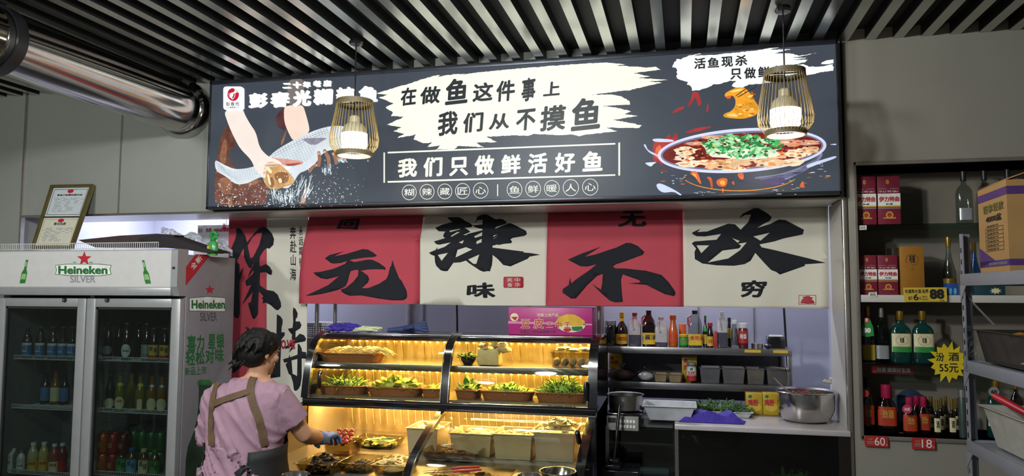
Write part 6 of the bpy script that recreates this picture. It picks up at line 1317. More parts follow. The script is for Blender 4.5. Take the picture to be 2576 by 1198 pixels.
# tee
def sleeve(b, S, E_, t1, r0, r1):
    b.tube([mix(S, Vector((PO.x, S.y, S.z+.03)), .35), S, mix(S, E_, .35), mix(S, E_, t1)], [r0*.9, r0, lerp(r0, r1, .6), r1], m_tee, 18)
def wrinkle(me):
    me.calc_loop_triangles()
    for v in me.vertices:
        p = v.co; k = max(0, min(1, (1.24-p.z)/.3))
        q = Vector((p.x*1.0+p.z*.75, p.y, p.z*.5-p.x*.4)); a = mnoise.noise(Vector((q.x*26, p.y*5, q.z*5)))*.35+mnoise.noise(Vector((q.x*15, p.y*4, q.z*4+7)))
        w = p.x > .2 and p.z > 1.0
        if w: a = mnoise.noise(Vector((p.x*10, p.y*30, p.z*30)))*.7
        f1 = (1-abs(mnoise.noise(Vector((q.x*9, p.y*3, q.z*3)))))**5+.7*(1-abs(mnoise.noise(Vector((q.x*17+5, p.y*4, q.z*4)))))**6
        if w: f1 = (1-abs(mnoise.noise(Vector((p.x*9+p.z*5, p.y*6, p.z*3+p.x*5)))))**4*.45
        v.co += v.normal*(a*(.003+.006*k)+f1*(.010+.018*k)-.010)
m_hem = .73
tee = solid([lambda b: loft(b, [(m_hem, -.012, -.01, .205, .155)]+[(z, dx, dy, rx+.026, ry+.022) for z, dx, dy, rx, ry in TOR[1:7]]+[(1.283, .018, .02, .115, .082), (1.302, .024, .026, .072, .066)]),
    lambda b: sleeve(b, SR, ER, .66, .082, .078), lambda b: sleeve(b, SL, EL, .9, .075, .072), lambda b: b.blob((SR.x-.01, SR.y, SR.z+.012), (.07, .07, .062), m_tee, 14, 10), lambda b: b.blob((SL.x+.012, SL.y, SL.z+.012), (.07, .07, .062), m_tee, 14, 10)], .0085, 'tee_shirt', m_tee, PE, 4, wrinkle)
bv = BVHTree.FromPolygons([v.co+PO for v in tee.data.vertices], [tuple(p.vertices) for p in tee.data.polygons])
def ribbon(name, pts, w, mat, off=.006, cloth=None):
    b = cloth or MB(); P = []; N = []
    for (x0, y0), (x1, y1) in zip(pts, pts[1:]):
        for i in range(10 if (x1, y1) != pts[-1] else 11):
            d = (at(lerp(x0, x1, i/10), lerp(y0, y1, i/10), Y=0)-CAM).normalized(); h = bv.ray_cast(CAM, d)
            if h[0] is not None: P.append(h[0]); N.append(h[1])
    for _ in range(6): P = [P[0]]+[(P[i-1]+P[i]*2+P[i+1])/4 for i in range(1, len(P)-1)]+[P[-1]]; N = [N[0]]+[((N[i-1]+N[i]*2+N[i+1])/4).normalized() for i in range(1, len(N)-1)]+[N[-1]]
    vs = []; n = len(P)
    for i in range(n):
        t = (P[min(i+1, n-1)]-P[max(i-1, 0)]).normalized(); s = N[i].cross(t).normalized(); c = P[i]+N[i]*off
        vs += [c+s*w/2, c-s*w/2, c-s*w/2-N[i]*.004, c+s*w/2-N[i]*.004]
    b.add(vs, [(i*4+j, i*4+(j+1) % 4, i*4+4+(j+1) % 4, i*4+4+j) for i in range(n-1) for j in range(4)]+[(3, 2, 1, 0), tuple((n-1)*4+j for j in range(4))], mat)
    return b.build(name, PE) if cloth is None else None
zz = lambda s: [(500+x/3.09, 810+y/3.09) for x, y in pairs(s)]
ribbon('apron_strap', zz('448,412 415,460 400,540 430,660 480,800 512,965'), .036, m_strap, .01)
ribbon('apron_strap', zz('150,490 125,560 105,680 102,800 108,960'), .034, m_strap, .01)
ribbon('apron_strap', zz('115,640 250,590 395,545'), .032, m_strap, .009)
ribbon('apron_tie', zz('490,1045 400,1110 290,1190'), .026, m_apr, .008)
b = MB(); n = 40; vs = []
for j in range(13):
    for i in range(n+1):
        ph = lerp(-62, 215, i/n); t = math.radians(ph); zt_ = .985+.02*math.sin(t)+(.1*math.sin(t) if 40 < ph < 140 else 0); z = lerp(.42, zt_, j/12)
        r = min(range(len(TOR)), key=lambda k: abs(TOR[k][0]-max(.7, z))); i0 = max(0, min(len(TOR)-2, r if TOR[r][0] <= max(.7, z) else r-1)); a, c = TOR[i0], TOR[i0+1]; u = max(0, min(1, (max(.7, z)-a[0])/(c[0]-a[0])))
        rx, ry = lerp(a[3], c[3], u)+.048, lerp(a[4], c[4], u)+.044; fl = max(0, .75-z)*.12
        vs.append((PO.x+(rx+fl)*math.cos(t), PO.y+(ry+fl)*math.sin(t), z))
b.add(vs, [(j*(n+1)+i, j*(n+1)+i+1, (j+1)*(n+1)+i+1, (j+1)*(n+1)+i) for j in range(12) for i in range(n)], m_apr)
o = b.build('apron', PE); md = o.modifiers.new('t', 'SOLIDIFY'); md.thickness = .004
solid([lambda b: loft(b, [(.5, 0, 0, .17, .12)]+TOR[:3], .008), lambda b: legs(b, .014, m_tr)], .012, 'trousers', m_tr, PE, 3)
solid([lambda b: feet(b, m_tr, .008)], .008, 'shoes', M('shoe_black', '1a1a1c', .5), PE, 2)
# hair: a cap of combed locks
rr = random.Random(14)
def hair(b):
    b.blob(hd(0, -.03, .03), (.098, .098, .098), m_hair, 22, 14, rot=Rh); b.blob(hd(0, -.048, -.028), (.086, .068, .068), m_hair, 18, 12, rot=Rh); b.blob(hd(0, .035, .078), (.072, .055, .04), m_hair, 16, 10, rot=Rh)
    for s in (-1, 1): b.blob(hd(s*.066, .012, .045), (.022, .05, .042), m_hair, 12, 8, rot=Rh)
    for i in range(150):
        t = rr.uniform(0, 2*PI); z0 = rr.uniform(-.35, .98); r0 = math.sqrt(max(0, 1-z0*z0)); v = Vector((r0*math.cos(t), r0*math.sin(t)*1.0, z0))
        if (v.y > .5 and v.z < .55) or (v.y > -.35 and v.z < .25): continue
        p = hd(v.x*.098, -.03+v.y*.098, .028+v.z*.098); w = (Rh @ Vector((v.x*.3, -.25+v.y*.25, -1))).normalized(); e = p+w*rr.uniform(.03, .06)-(Rh @ v)*.004
        b.tube([p, mix(p, e, .5)+(Rh @ v)*.003, e], [.010, .009, .002], m_hair, 6)
    for a, c, e in (((-.09, -.05, .11), (-.115, -.06, .118), .01), ((-.08, -.08, -.04), (-.115, -.10, -.03), .011), ((-.07, -.09, -.07), (-.105, -.115, -.1), .012), ((-.06, -.09, -.08), (-.085, -.11, -.125), .01), ((.02, -.1, -.08), (.01, -.11, -.105), .012), ((-.02, -.1, -.08), (-.03, -.115, -.11), .012)):
        b.tube([hd(*a), (hd(*a)+hd(*c))/2+Vector((0, 0, .006)), hd(*c)], [e, e*.8, e*.25], m_hair, 6)
solid([hair], .0048, 'hair', m_hair, PE, 3, shrink)
# ================================================================== niche with bottles, price tags, rack on the right
NY = .05
m_gs = GLASS('niche_shelf_glass', 'b9cfc6', 1, .03); NZ = {}
zA = at(2210, 566, Y=NY).z; zB = at(2200, 742, Y=NY).z; zC = at(2200, 912, Y=NY).z; zD = NZ0
t = tag(MB().box((NX0+.015, .012, zA-.008), (NX1-.02, ND-.005, zA), m_gs).build('niche_shelf', loc=(1.5, .15, zA)), 'glass shelf under the upper pair of maroon liquor boxes', 'shelf', 'niche shelves')
t = tag(MB().box((NX0+.015, .0, zB-.04), (NX1-.02, ND-.005, zB), m_jamb, .003).build('niche_shelf', loc=(1.5, .15, zB)), 'thick pale shelf carrying the gold box and the lower maroon boxes', 'shelf')
t = tag(MB().box((NX0+.015, .012, zC-.008), (NX1-.02, ND-.005, zC), m_gs).build('niche_shelf', loc=(1.5, .15, zC)), 'glass shelf under the green-glass liquor bottles', 'shelf', 'niche shelves')
m_mar2 = M('box_maroon', '7a2036', .45, noise=.06); m_gld = M('box_gold', 'a8742c', .4, .2, noise=.05)
def liquor_box(label, x0, x1, y0, z, Y=NY):
    a, c = at(x0, 560, Y=Y), at(x1, 560, Y=Y); py0 = y0; h = at((x0+x1)/2, y0, Y=Y).z-z; w = c.x-a.x; t = thing('liquor_box', label, 'box', ((a.x+c.x)/2, Y+w*.45, z), 'maroon liquor boxes'); o = Vector((a.x, Y, z))
    MB().box((a.x, Y, z+.0006), (c.x, Y+w*.9, z+h), m_mar2, .002).build('carton', t)
    b = MB(); P = lambda u, v, d=.0006: o+Vector((u*w, -d, v*h)); R = lambda u0, u1, v0, v1, m, d=.0006: b.add([P(u0, v0, d), P(u1, v0, d), P(u1, v1, d), P(u0, v1, d)], [(0, 1, 2, 3)], m)
    T_ = lambda s, u0, u1, v0, v1, m, bo=.02, d=.0014: b.text(s, m, P(u0, v1, d), P(u1, v1, d), P(u1, v0, d), P(u0, v0, d), bo)
    R(0, 1, .39, .64, TXW); R(0, 1, .36, .39, TXY); R(0, 1, .33, .345, TXGR); T_('YI LI TE QU', .06, .9, .66, .7, TXW, .01); T_('伊力特曲', .05, .95, .47, .58, TXR, .04); T_('新疆', .35, .65, .41, .44, TXK, .01)
    b.poly([P(.45+.07*math.cos(q), .88+.045*math.sin(q), .0012) for q in [i*PI/7 for i in range(14)]], TXY); R(.43, .47, .86, .9, TXG, .0016)
    b.poly([P(.5+.17*math.cos(q), .2+.075*math.sin(q), .001) for q in [i*PI/10 for i in range(20)]], TXY); b.poly([P(.5+.1*math.cos(q), .2+.045*math.sin(q), .0016) for q in [i*PI/8 for i in range(16)]], TXR); R(.22, .78, .125, .15, TXY, .0012)
    R(.05, .4, .735, .745, TXGR); R(.55, .92, .735, .745, TXGR); b.build('print', t, smooth=False); return t
liquor_box('maroon liquor box on the glass shelf, beside the niche\'s left wall', 2154, 2206, 444, zA); liquor_box('maroon liquor box on the glass shelf, away from the niche wall', 2210, 2267, 443, zA)
liquor_box('smaller maroon liquor box beside the niche wall on the thick shelf', 2158, 2202, 642, zB); liquor_box('smaller maroon liquor box next to the dark box on the thick shelf', 2205, 2254, 642, zB)
a, c = at(2266, 700, Y=NY), at(2326, 700, Y=NY); t = thing('gold_box', 'gold gift box with a wreath standing on the thick niche shelf', 'box', ((a.x+c.x)/2, NY+.06, zB)); h = at(2290, 620, Y=NY).z-zB; w = c.x-a.x
MB().box((a.x, NY, zB+.0006), (c.x, NY+.13, zB+h), m_gld, .002).build('carton', t); MB().box((a.x-.035, NY+.02, zB+.0006), (a.x-.0006, NY+.13, zB+h*.985), M('box_brown', '2a2018', .5), .002).build('side_panel', t)
b = MB(); P = lambda u, v, d=.0006: Vector((a.x+u*w, NY-d, zB+v*h)); PP = lambda x, y: P(x, y)
for k in range(22): q = math.radians(-60+300*k/21+60+30); cx_, cz_ = .5+.26*math.cos(q+PI/2+2.6), .72+.11*math.sin(q+PI/2+2.6); b.poly([P(cx_+.03*math.cos(j), cz_+.008*math.sin(j)) for j in range(6)], M('print_brown', '5a3a14', .5))
b.text('毛铺', TXK, P(.38, .82), P(.62, .82), P(.62, .66), P(.38, .66), .03); b.text('金荞', TXK, P(.45, .54), P(.56, .54), P(.56, .52), P(.45, .52)); b.add([P(.3, .05), P(.72, .05), P(.72, .11), P(.3, .11)], [(0, 1, 2, 3)], M('print_brown2', '7a4a20', .5)); b.build('print', t, smooth=False)
# price tags
def tag_card(label, quad, Y, m, texts, th=.003, tilt=0, name='price_tag'):
    q = [at(x, y, Y=Y) for x, y in quad]; t = thing(name, label, 'price tag', (q[2]+q[3])/2); b = MB(); b.prism(q, (0, th, 0), m); fixn(b.build('card', t)); b = MB()
    def P(u, v, d=.0008): p = (q[3]*(1-u)+q[2]*u)*(1-v)+(q[0]*(1-u)+q[1]*u)*v; return p-Vector((0, d, 0))
    for s, u0, u1, v0, v1, mm, bo in texts:
        if s: b.text(s, mm, P(u0, v1), P(u1, v1), P(u1, v0), P(u0, v0), bo)
        else: b.add([P(u0, v0, .0005), P(u1, v0, .0005), P(u1, v1, .0005), P(u0, v1, .0005)], [(0, 1, 2, 3)], mm)
    b.build('lettering', t, smooth=False); return t
tag_card('small white handwritten tag reading 55 under the upper maroon boxes', [(2161, 568), (2180, 567), (2180, 578), (2161, 579)], .008, TXW, [('55元', .15, .85, .15, .85, TXK, .02)], .002)
tag_card('small white handwritten tag reading 30 on the thick shelf edge', [(2185, 736), (2206, 735), (2206, 747), (2185, 747)], -.004, TXW, [('30元', .15, .85, .15, .85, TXK, .02)], .002)
tag_card('yellow price card reading 88 on the thick niche shelf', [(2272, 724), (2381, 723), (2383, 759), (2275, 760)], -.02, L_Y, [('88', .6, .94, .18, .88, TXK, .06), ('毛铺草木酒·金荞', .03, .58, .6, .88, TXK, .02), ('6', .22, .34, .1, .55, TXK, .02), ('每斤', .1, .2, .12, .4, TXK, .01), ('元', .35, .4, .15, .35, TXK, .01), (None, .42, .56, .12, .22, L_G, 0), ('特价', .42, .55, .28, .42, TXR, .01), ('元/瓶', .83, .93, .04, .12, TXK, .01)], .003)
for s, quad, n_ in (('red price plate reading 60, under the niche beside the serving counter', [(2175, 1097), (2234, 1099), (2235, 1126), (2176, 1123)], '60'), ('red price plate reading 18, under the niche beside the storage rack post', [(2294, 1102), (2352, 1104), (2353, 1132), (2295, 1130)], '18')):
    tag_card(s, quad, -.016, L_R, [(n_, .42, .86, .14, .9, TXW, .0), ('元', .9, .96, .15, .3, TXW, 0), ('劲酒', .14, .34, .62, .8, TXY, .01), (None, .1, .38, .42, .5, TXGR, 0), (None, .1, .38, .26, .32, TXGR, 0)], .004, name='price_plate')
c = at(2386, 912, Y=-.03); R_ = .105; b = MB(); n = 15; q = []
for i in range(2*n): r = R_*(1 if i % 2 == 0 else .72)*(.95+.08*math.sin(i*2.3)); a = 2*PI*i/(2*n)+.1; q.append(Vector((c.x+r*math.cos(a)*.95, -.03, c.z+r*math.sin(a)*1.05)))
t = thing('starburst_tag', 'yellow starburst price tag handwritten 55 beside the rack post', 'price tag', c); b.prism(q, (0, .002, 0), M('tag_yellow', 'd8c020', .55)); fixn(b.build('card', t)); b = MB(); P = lambda x, y: Vector((c.x+x, -.0312, c.z+y))
for s, x0, x1, y0, y1 in (('汾', -.06, -.02, .005, .05), ('酒', .0, .05, .008, .052), ('55元', -.045, .045, -.052, -.005)): b.text(s, TXK, P(x0, y1), P(x1, y1), P(x1, y0), P(x0, y0), .015)
b.build('lettering', t, smooth=False)
# bottles in the niche
def nx(x, Y): return at(x, 800, Y=Y).x
def nbottle(name, label, x0, x1, ytop, z, Y, m, cap, labs=(), shape_='flask', sy=.6, group=None, rz=0, sq=3):
    a, c = nx(x0, Y), nx(x1, Y); r = (c-a)/2; h = at((x0+x1)/2, ytop, Y=Y).z-z; l = ((a+c)/2, Y, z+.0008)
    pr = {'flask': [(r*.9, 0), (r, .008), (r, h*.56), (r*.94, h*.63), (r*.7, h*.7), (r*.36, h*.75), (r*.3, h*.79), (r*.3, h*.88)], 'stout': [(r*.9, 0), (r, .008), (r, h*.5), (r*.9, h*.58), (r*.62, h*.68), (r*.46, h*.72), (r*.46, h*.74)], 'round': [(r*.9, 0), (r, .006), (r*.96, h*.4), (r*.5, h*.62), (r*.34, h*.75), (r*.32, h*.88)], 'tall': [(r*.9, 0), (r, .006), (r, h*.5), (r*.75, h*.62), (r*.42, h*.72), (r*.36, h*.88)]}[shape_]
    rc = pr[-1][0]
    return container(name, label, 'bottle', l, pr, m, ([(rc*1.1, h*(.72 if shape_ == 'stout' else .82)), (rc*1.22, h*(.735 if shape_ == 'stout' else .84)), (rc*1.2, h), (.0001, h+.001)], cap), [(h*q[0], h*q[1], q[2], q[3], dict(texts=q[4] if len(q) > 4 else [], oval=(q[5] if len(q) > 5 else False))) for q in labs], group, rz, 28, 1, sy, sq)
G_CL = GLASS('liquor_glass', 'cdd6d2', 1, .03); G_TEAL = M('liquor_teal', '0f3a36', .08, coat=.7, noise=.2); G_WN = M('liquor_dark', '140c0a', .08, coat=.7); L_OR = M('label_red_orange', 'b0381c', .5, noise=.15); CAPMG = M('cap_magenta', 'a01c48', .4)
m_gsh = M('green_sash', '2c8c3c', .5)
nbottle('liquor_bottle', 'tall clear liquor bottle with a dark cap on the niche\'s top glass shelf', 2416, 2458, 432, zA, .12, G_CL, CAPK, [(.08, .3, 40, L_S)], 'flask', .8)
nbottle('liquor_bottle', 'clear bottle with a dark cap half hidden by the cardboard box, nearer the tall one', 2470, 2510, 430, zA, .16, G_CL, CAPK, [], 'flask', .8); nbottle('liquor_bottle', 'clear bottle whose dark cap peeks over the middle of the cardboard box', 2530, 2570, 426, zA, .16, G_CL, CAPK, [], 'flask', .8)
nbottle('slim_bottle', 'slender clear bottle with a gold cap on the thick shelf, left of the rack post', 2374, 2410, 597, zB, .1, G_CL, CAPG, [(.1, .28, 60, M('label_goldleaf', '8a6a20', .4, .4, noise=.4))], 'round', 1, sq=0)
nbottle('slim_bottle', 'slender clear bottle with a gold cap on the thick shelf, right of the rack post', 2424, 2456, 596, zB, .12, G_CL, CAPG, [(.05, .2, 60, MATS['label_goldleaf'])], 'round', 1, sq=0)
nbottle('blue_bottle', 'blue liquor bottle between the rack post and the cardboard box', 2442, 2472, 610, zB, .2, M('glass_blue', '1c4a8c', .1, coat=.6), CAPG, [], 'round', 1)
a, c = at(2383, 730, Y=.0), at(2412, 730, Y=.0); t = thing('drink_carton', 'small blue and white drink carton beside the 88 price card', 'carton', (a.x, .03, zB)); MB().box((a.x, .003, zB+.0006), (c.x, .06, zB+at(2395, 722, Y=0).z-at(2395, 752, Y=0).z), M('carton_blue', '1f4f9c', .5), .001).build('carton', t); b = MB(); [b.poly([at(x+4*math.cos(k), y+9*math.sin(k), Y=.002) for k in [i*PI/6 for i in range(12)]], L_LB) for x, y in ((2391, 733), (2403, 733))]; b.build('print', t)
# third shelf
z = zC
nbottle('liquor_bottle', 'green bottle with a paper collar reading 30 beside the niche wall', 2164, 2200, 772, z, .13, G_DK, CAPG, [(.02, .3, 50, L_Y)], 'flask', .6)
cc = at(2182, 830, Y=.035); t = thing('bottle_collar', 'green paper collar reading 30 hung on the niche bottle', 'tag', cc); b = MB(); b.prism([at(x, y, Y=.035) for x, y in pairs('2166,845 2168,822 2176,803 2188,803 2196,822 2199,845 2182,848')], (0, .002, 0), m_gsh); fixn(b.build('card', t)); b = MB(); P = lambda x, y: at(x, y, Y=.034); b.poly([P(2180+7*math.cos(k), 806+7*math.sin(k)) for k in [i*PI/7 for i in range(14)]], L_R); P2 = lambda x, y: at(x, y, Y=.033); word(b, P2, '奖', 2176, 2184, 801, 811, TXW, .02); word(b, P, '30', 2172, 2191, 825, 838, TXW, .08); b.build('lettering', t)
nbottle('liquor_bottle', 'clear bottle with a pale label between the collared and the green-glass bottles', 2200, 2234, 775, z, .12, G_CL, CAPS, [(.05, .3, 60, L_S)], 'flask', .6)
for i, (x0, x1) in enumerate(((2238, 2290), (2293, 2347))):
    nbottle('green_liquor_bottle', ('broad green-glass bottle with a cream wreath label, left of its twin', 'broad green-glass bottle with a cream wreath label, nearest the starburst tag')[i], x0, x1, 783, z, .1, G_TEAL, CAPG, [(.2, .56, 56, L_CR, [('毛铺', .4, .6, .5, .8, TXK, .03), (m_gsh, .05, .95, .0, .3)]+[(TXGR, .5+.27*math.cos(q)-.02, .5+.27*math.cos(q)+.02, .64+.25*math.sin(q)-.03, .64+.25*math.sin(q)+.03) for q in [math.radians(-240+300*k/13) for k in range(14)]], False)], 'flask', .6, group='green-glass liquor bottles')
tag_card('red lettered strip leaning in the niche under the glass shelf', [(2166, 919), (2296, 923), (2298, 943), (2167, 938)], .1, M('strip_red', '5c1f22', .5), [('劲酒 健康好生活', .3, .95, .25, .8, TXGR, .02), (None, .2, .3, .1, .95, L_R, 0)], .003, name='shelf_sign')
bpy.data.objects['shelf_sign']['category'] = 'sign'
# bottom of the niche
z = zD+.001
nbottle('dark_liquor_bottle', 'dark bottle with a red label and no bright cap beside the niche wall', 2160, 2192, 950, z, .1, G_WN, CAPK, [(.15, .5, 60, L_OR, [('劲酒', .3, .7, .4, .8, TXY, .03)])], 'tall', .7)
cc = at(2176, 990, Y=.02); t = thing('bottle_tag', 'round tag hanging on the dark bottle beside the niche wall', 'tag', cc); b = MB(); b.tube([(cc.x, .02, cc.z), (cc.x, .0185, cc.z)], .02, L_R, 20); b.build('card', t)
nbottle('magenta_cap_bottle', 'large dark bottle with a wide magenta cap and red label', 2199, 2248, 968, z, .1, G_WN, CAPMG, [(.16, .55, 62, L_OR, [('劲酒', .25, .75, .4, .85, TXY, .03)])], 'stout', .65)
for x0, x1, yt, Y, s in ((2262, 2298, 1000, .06, 'small dark bottle with a magenta cap and a pink round tag'), (2300, 2330, 998, .1, 'small dark bottle with a red cap next to the pink-tagged one')):
    nbottle('small_liquor_bottle', s, x0, x1, yt, z, Y, G_WN, CAPMG, [(.12, .55, 64, L_OR, [('劲', .3, .7, .4, .85, TXY, .03)])], 'stout', .7)
nbottle('small_liquor_bottle', 'magenta-capped bottle half hidden behind the pink-tagged one', 2284, 2312, 996, z, .2, G_WN, CAPMG, [], 'stout', .7)
cc = at(2282, 1030, Y=-.003); t = thing('pink_tag', 'pink round tag on the small magenta-capped bottle', 'tag', cc); b = MB(); b.tube([(cc.x, .0, cc.z), (cc.x, -.0015, cc.z)], .024, M('tag_pink', 'c23a62', .5), 20); b.build('card', t); b = MB(); b.text('劲酒', TXW, *[(cc.x+dx, -.0025, cc.z+dz) for dx, dz in ((-.013, .008), (.013, .008), (.013, -.008), (-.013, -.008))], .02); b.build('lettering', t)
for i, (x0, x1, yt, Y) in enumerate(((2326, 2342, 994, .2), (2340, 2356, 1003, .06), (2352, 2366, 998, .14), (2364, 2378, 994, .2), (2378, 2394, 1000, .07), (2390, 2404, 998, .16))):
    nbottle('miniature_bottle', 'miniature dark bottle with a gold cap and cream label on the niche floor', x0, x1, yt+4, z, Y, G_WN, CAPG, [(.12, .5, 62, L_CR, [('酒', .3, .7, .3, .8, TXK, .02)])], 'stout', .8, group='gold-capped miniatures in the niche')
a, c = nx(2402, .05), nx(2422, .05); t = container('thermos_flask', 'grey steel flask next to the miniatures and the rack post', 'flask', ((a+c)/2, .05, z), [((c-a)/2*.95, 0), ((c-a)/2, .005), ((c-a)/2, .25*.85), ((c-a)/2*.92, .25*.88)], M('flask_green', '5a6b66', .3, .6), ([((c-a)/2, .21), ((c-a)/2*1.03, .215), ((c-a)/2, .25), (.0001, .251)], CAPS))
m_pn = M('paper_blue', '30405c', .6, noise=.4, scale=12); pa = at(2240, 1035, Y=.28); pb = at(2340, 1035, Y=.28)
b = MB(); b.grid(lambda u, v: (lerp(pa.x, pb.x, u), .30-.03*math.sin(PI*u), zD+.002+v*(.10+.12*math.sin(PI*(u*.8+.1)))), 14, 4, m_pn); tag(b.build('folded_leaflet', loc=(pa.x, .3, zD)), 'curved blue leaflet standing behind the small bottles', 'leaflet')
b = MB(); rr = random.Random(3); q = at(2255, 1090, Z=zD+.004)
b.tube([q+Vector((.012*i, .01*math.sin(i*1.3), .002*abs(math.sin(i)))) for i in range(12)], .003, M('wire_brown', '6a3a24', .5), 6); tag(b.build('cord_scrap', loc=q), 'brown scrap of cord on the niche floor', 'cord')
# bottles behind the rack, right of the post
for x0, x1, yt, s, g in ((2472, 2522, 958, 'broad dark bottle with a wreath label seen through the rack', G_TEAL), (2532, 2562, 952, 'slim dark bottle seen through the rack at the frame edge', G_WN)):
    nbottle('green_liquor_bottle', s, x0, x1, yt, z, .1, g, CAPG, [(.2, .55, 56, L_CR, [('毛铺', .4, .6, .4, .75, TXK, .03)])], 'flask', .6)
cc = at(2500, 986, Y=.03); t = thing('round_price_tag', 'round tag reading 60 on the bottle behind the rack', 'price tag', cc); MB().tube([(cc.x, .03, cc.z), (cc.x, .0285, cc.z)], .025, L_S, 20).build('card', t); b = MB(); b.text('60', TXK, *[(cc.x+dx, .0275, cc.z+dz) for dx, dz in ((-.014, .01), (.014, .01), (.014, -.01), (-.014, -.01))], .04); b.build('lettering', t)
a, c = at(2452, 745, Y=.02), at(2530, 745, Y=.02); t = thing('teal_carton', 'dark teal carton lying behind the rack on the thick shelf', 'carton', (a.x, .06, zB)); MB().box((a.x, .02, zB+.0006), (c.x, .12, zB+.05), M('carton_teal', '143a42', .5), .002).build('carton', t); b = MB(); b.poly([at(2505+(16 if i % 2 else 9)*math.cos(i*PI/9), 732+(9 if i % 2 else 5)*math.sin(i*PI/9), Y=.019) for i in range(18)], L_CR); b.build('print', t)
# ---- slotted-angle rack standing by the right wall
RX, RY = 1.195, -.72
rk0 = at(2424, 900, Y=RY); RX = rk0.x
m_ra = M('rack_grey', '8f929c', .4, .3, noise=.05); ztop = at(2410, 590, Y=RY).z
t = thing('storage_rack', 'grey slotted-angle storage rack at the right edge, carrying a cardboard box', 'rack', (RX+.25, RY-.6, 0))
def angle(x, y, sx, sy, h):
    b = MB(); b.box((x, y, 0), (x+sx*.042, y+sy*.004, h), m_ra); b.box((x, y, 0), (x+sx*.004, y+sy*.042, h), m_ra)
    k = 0; z = .9
    while z < h-.04: b.box((x-.0006*sx, y+sy*.014, z), (x+sx*.001, y+sy*.026, z+.022), m_cf); b.box((x+sx*.016, y-sy*.0006, z+.02), (x+sx*.024, y+sy*.001, z+.034), m_cf) if False else None; z += .05
    b.build('post', t)
angle(RX, RY, 1, -1, ztop); angle(RX+.5, RY, -1, -1, ztop); angle(RX, RY-1.5, 1, 1, ztop); angle(RX+.5, RY-1.5, -1, 1, ztop)
zs = [at(2424, y, X=RX).z if False else at(2424, y, Y=RY).z for y in (690, 905, 1105)]
for z in zs:
    b = MB(); b.box((RX-.002, RY-1.5, z-.052), (RX+.018, RY, z), m_ra, .002); b.box((RX+.482, RY-1.5, z-.052), (RX+.5, RY, z), m_ra); b.box((RX, RY-.02, z-.052), (RX+.5, RY, z), m_ra, .002); b.box((RX, RY-1.5, z-.052), (RX+.5, RY-1.48, z), m_ra)
    b.box((RX+.018, RY-1.48, z-.02), (RX+.482, RY-.02, z-.008), m_ra); b.prism([(RX-.003, RY, z-.05), (RX-.003, RY-.07, z-.05), (RX-.003, RY, z-.12)], (.003, 0, 0), m_ra); b.build('shelf', t)
b = MB(); b.tube([(RX+.02, RY-.01, zs[0]-.1), (RX+.12, RY-.01, zs[0]-.22)], .012, m_ra, 6, flat=.3); b.build('brace', t)
# cardboard box on the rack
cor = [at(2532, 672, Y=RY-.42)]; zt0 = zs[0]+.001
A = at(2467, 675, Y=RY-.16); B_ = at(2540, 668, Y=RY-.5); A.z = B_.z = zt0
m_cbx = M('cardboard', 'a07c4a', .75, noise=.08, scale=6); m_vio = M('print_violet', '4a2a68', .6)
dA = (A-B_); wA = dA.length; uA = dA.normalized(); uB = Vector((uA.y, -uA.x, 0)); uB = uB if uB.x > 0 else -uB; H_ = at(2532, 452, Y=B_.y).z-zt0
t = thing('cardboard_box', 'brown cardboard box with violet bands on top of the storage rack', 'box', B_+(dA+uB*.42)/2)
b = MB(); f0 = [B_, B_+dA, B_+dA+uB*.42, B_+uB*.42]; up_ = Vector((0, 0, H_)); b.add(f0+[p+up_ for p in f0], [(3, 2, 1, 0), (0, 1, 5, 4), (1, 2, 6, 5), (2, 3, 7, 6), (3, 0, 4, 7)], m_cbx); fixn(b.build('carton', t))
b = MB(); top = [p+up_ for p in f0]; b.add([top[0], top[1], top[1]+uB*.14+Vector((0, 0, .05)), top[0]+uB*.14+Vector((0, 0, .05))], [(0, 1, 2, 3)], m_cbx); b.add([top[3], top[2], top[2]-uB*.12+Vector((0, 0, .06)), top[3]-uB*.12+Vector((0, 0, .06))], [(0, 1, 2, 3)], m_cbx)
o = b.build('flap', t); o.modifiers.new('t', 'SOLIDIFY').thickness = .004
nA = Vector((-uA.y, uA.x, 0)); nA = nA if nA.dot(uB) < 0 else -nA; nB = -uA if (-uA).dot(dA) < 0 else uA
FA = lambda u, v, d=.001: f0[1]+(f0[0]-f0[1])*u+Vector((0, 0, H_*v))+nA*d
FB = lambda u, v, d=.001: f0[0]+uB*.42*u+Vector((0, 0, H_*v))-uA*d
b = MB()
for F_ in (FA, FB):
    for v0, v1 in ((.84, .93), (.06, .13)): b.add([F_(0, v0), F_(1, v0), F_(1, v1), F_(0, v1)], [(0, 1, 2, 3)], m_vio)
b.poly([FA(0, .06), FA(.55, .13), FA(.0, .3)], m_vio)
T_ = lambda F_, s, u0, u1, v0, v1, m, bo=.02: b.text(s, m, F_(u0, v1, .002), F_(u1, v1, .002), F_(u1, v0, .002), F_(u0, v0, .002), bo)
T_(FA, '4000盆', .28, .82, .58, .66, TXK, .03); T_(FA, '轻拿轻放', .2, .9, .69, .79, M('print_olive', '5a5a2a', .6), .02); T_(FA, '重庆麻辣专用包装袋', .35, .95, .075, .11, L_S, .01)
for v in [.24+.045*i for i in range(7)]:
    b.add([FA(.25, v, .0015), FA(.85, v, .0015), FA(.85, v+.004, .0015), FA(.25, v+.004, .0015)], [(0, 1, 2, 3)], TXK); T_(FA, '规格型号', .3, .7, v+.012, v+.034, TXK, .01)
for u in (.25, .85): b.add([FA(u, .24, .0015), FA(u+.008, .24, .0015), FA(u+.008, .514, .0015), FA(u, .514, .0015)], [(0, 1, 2, 3)], TXK)
for v0 in (.6, .72): b.add([FB(.2, v0), FB(.85, v0), FB(.85, v0+.09), FB(.2, v0+.09)], [(0, 1, 2, 3)], TXG)
T_(FB, '签', .3, .6, .33, .42, TXK, .02)
b.build('print', t, smooth=False)
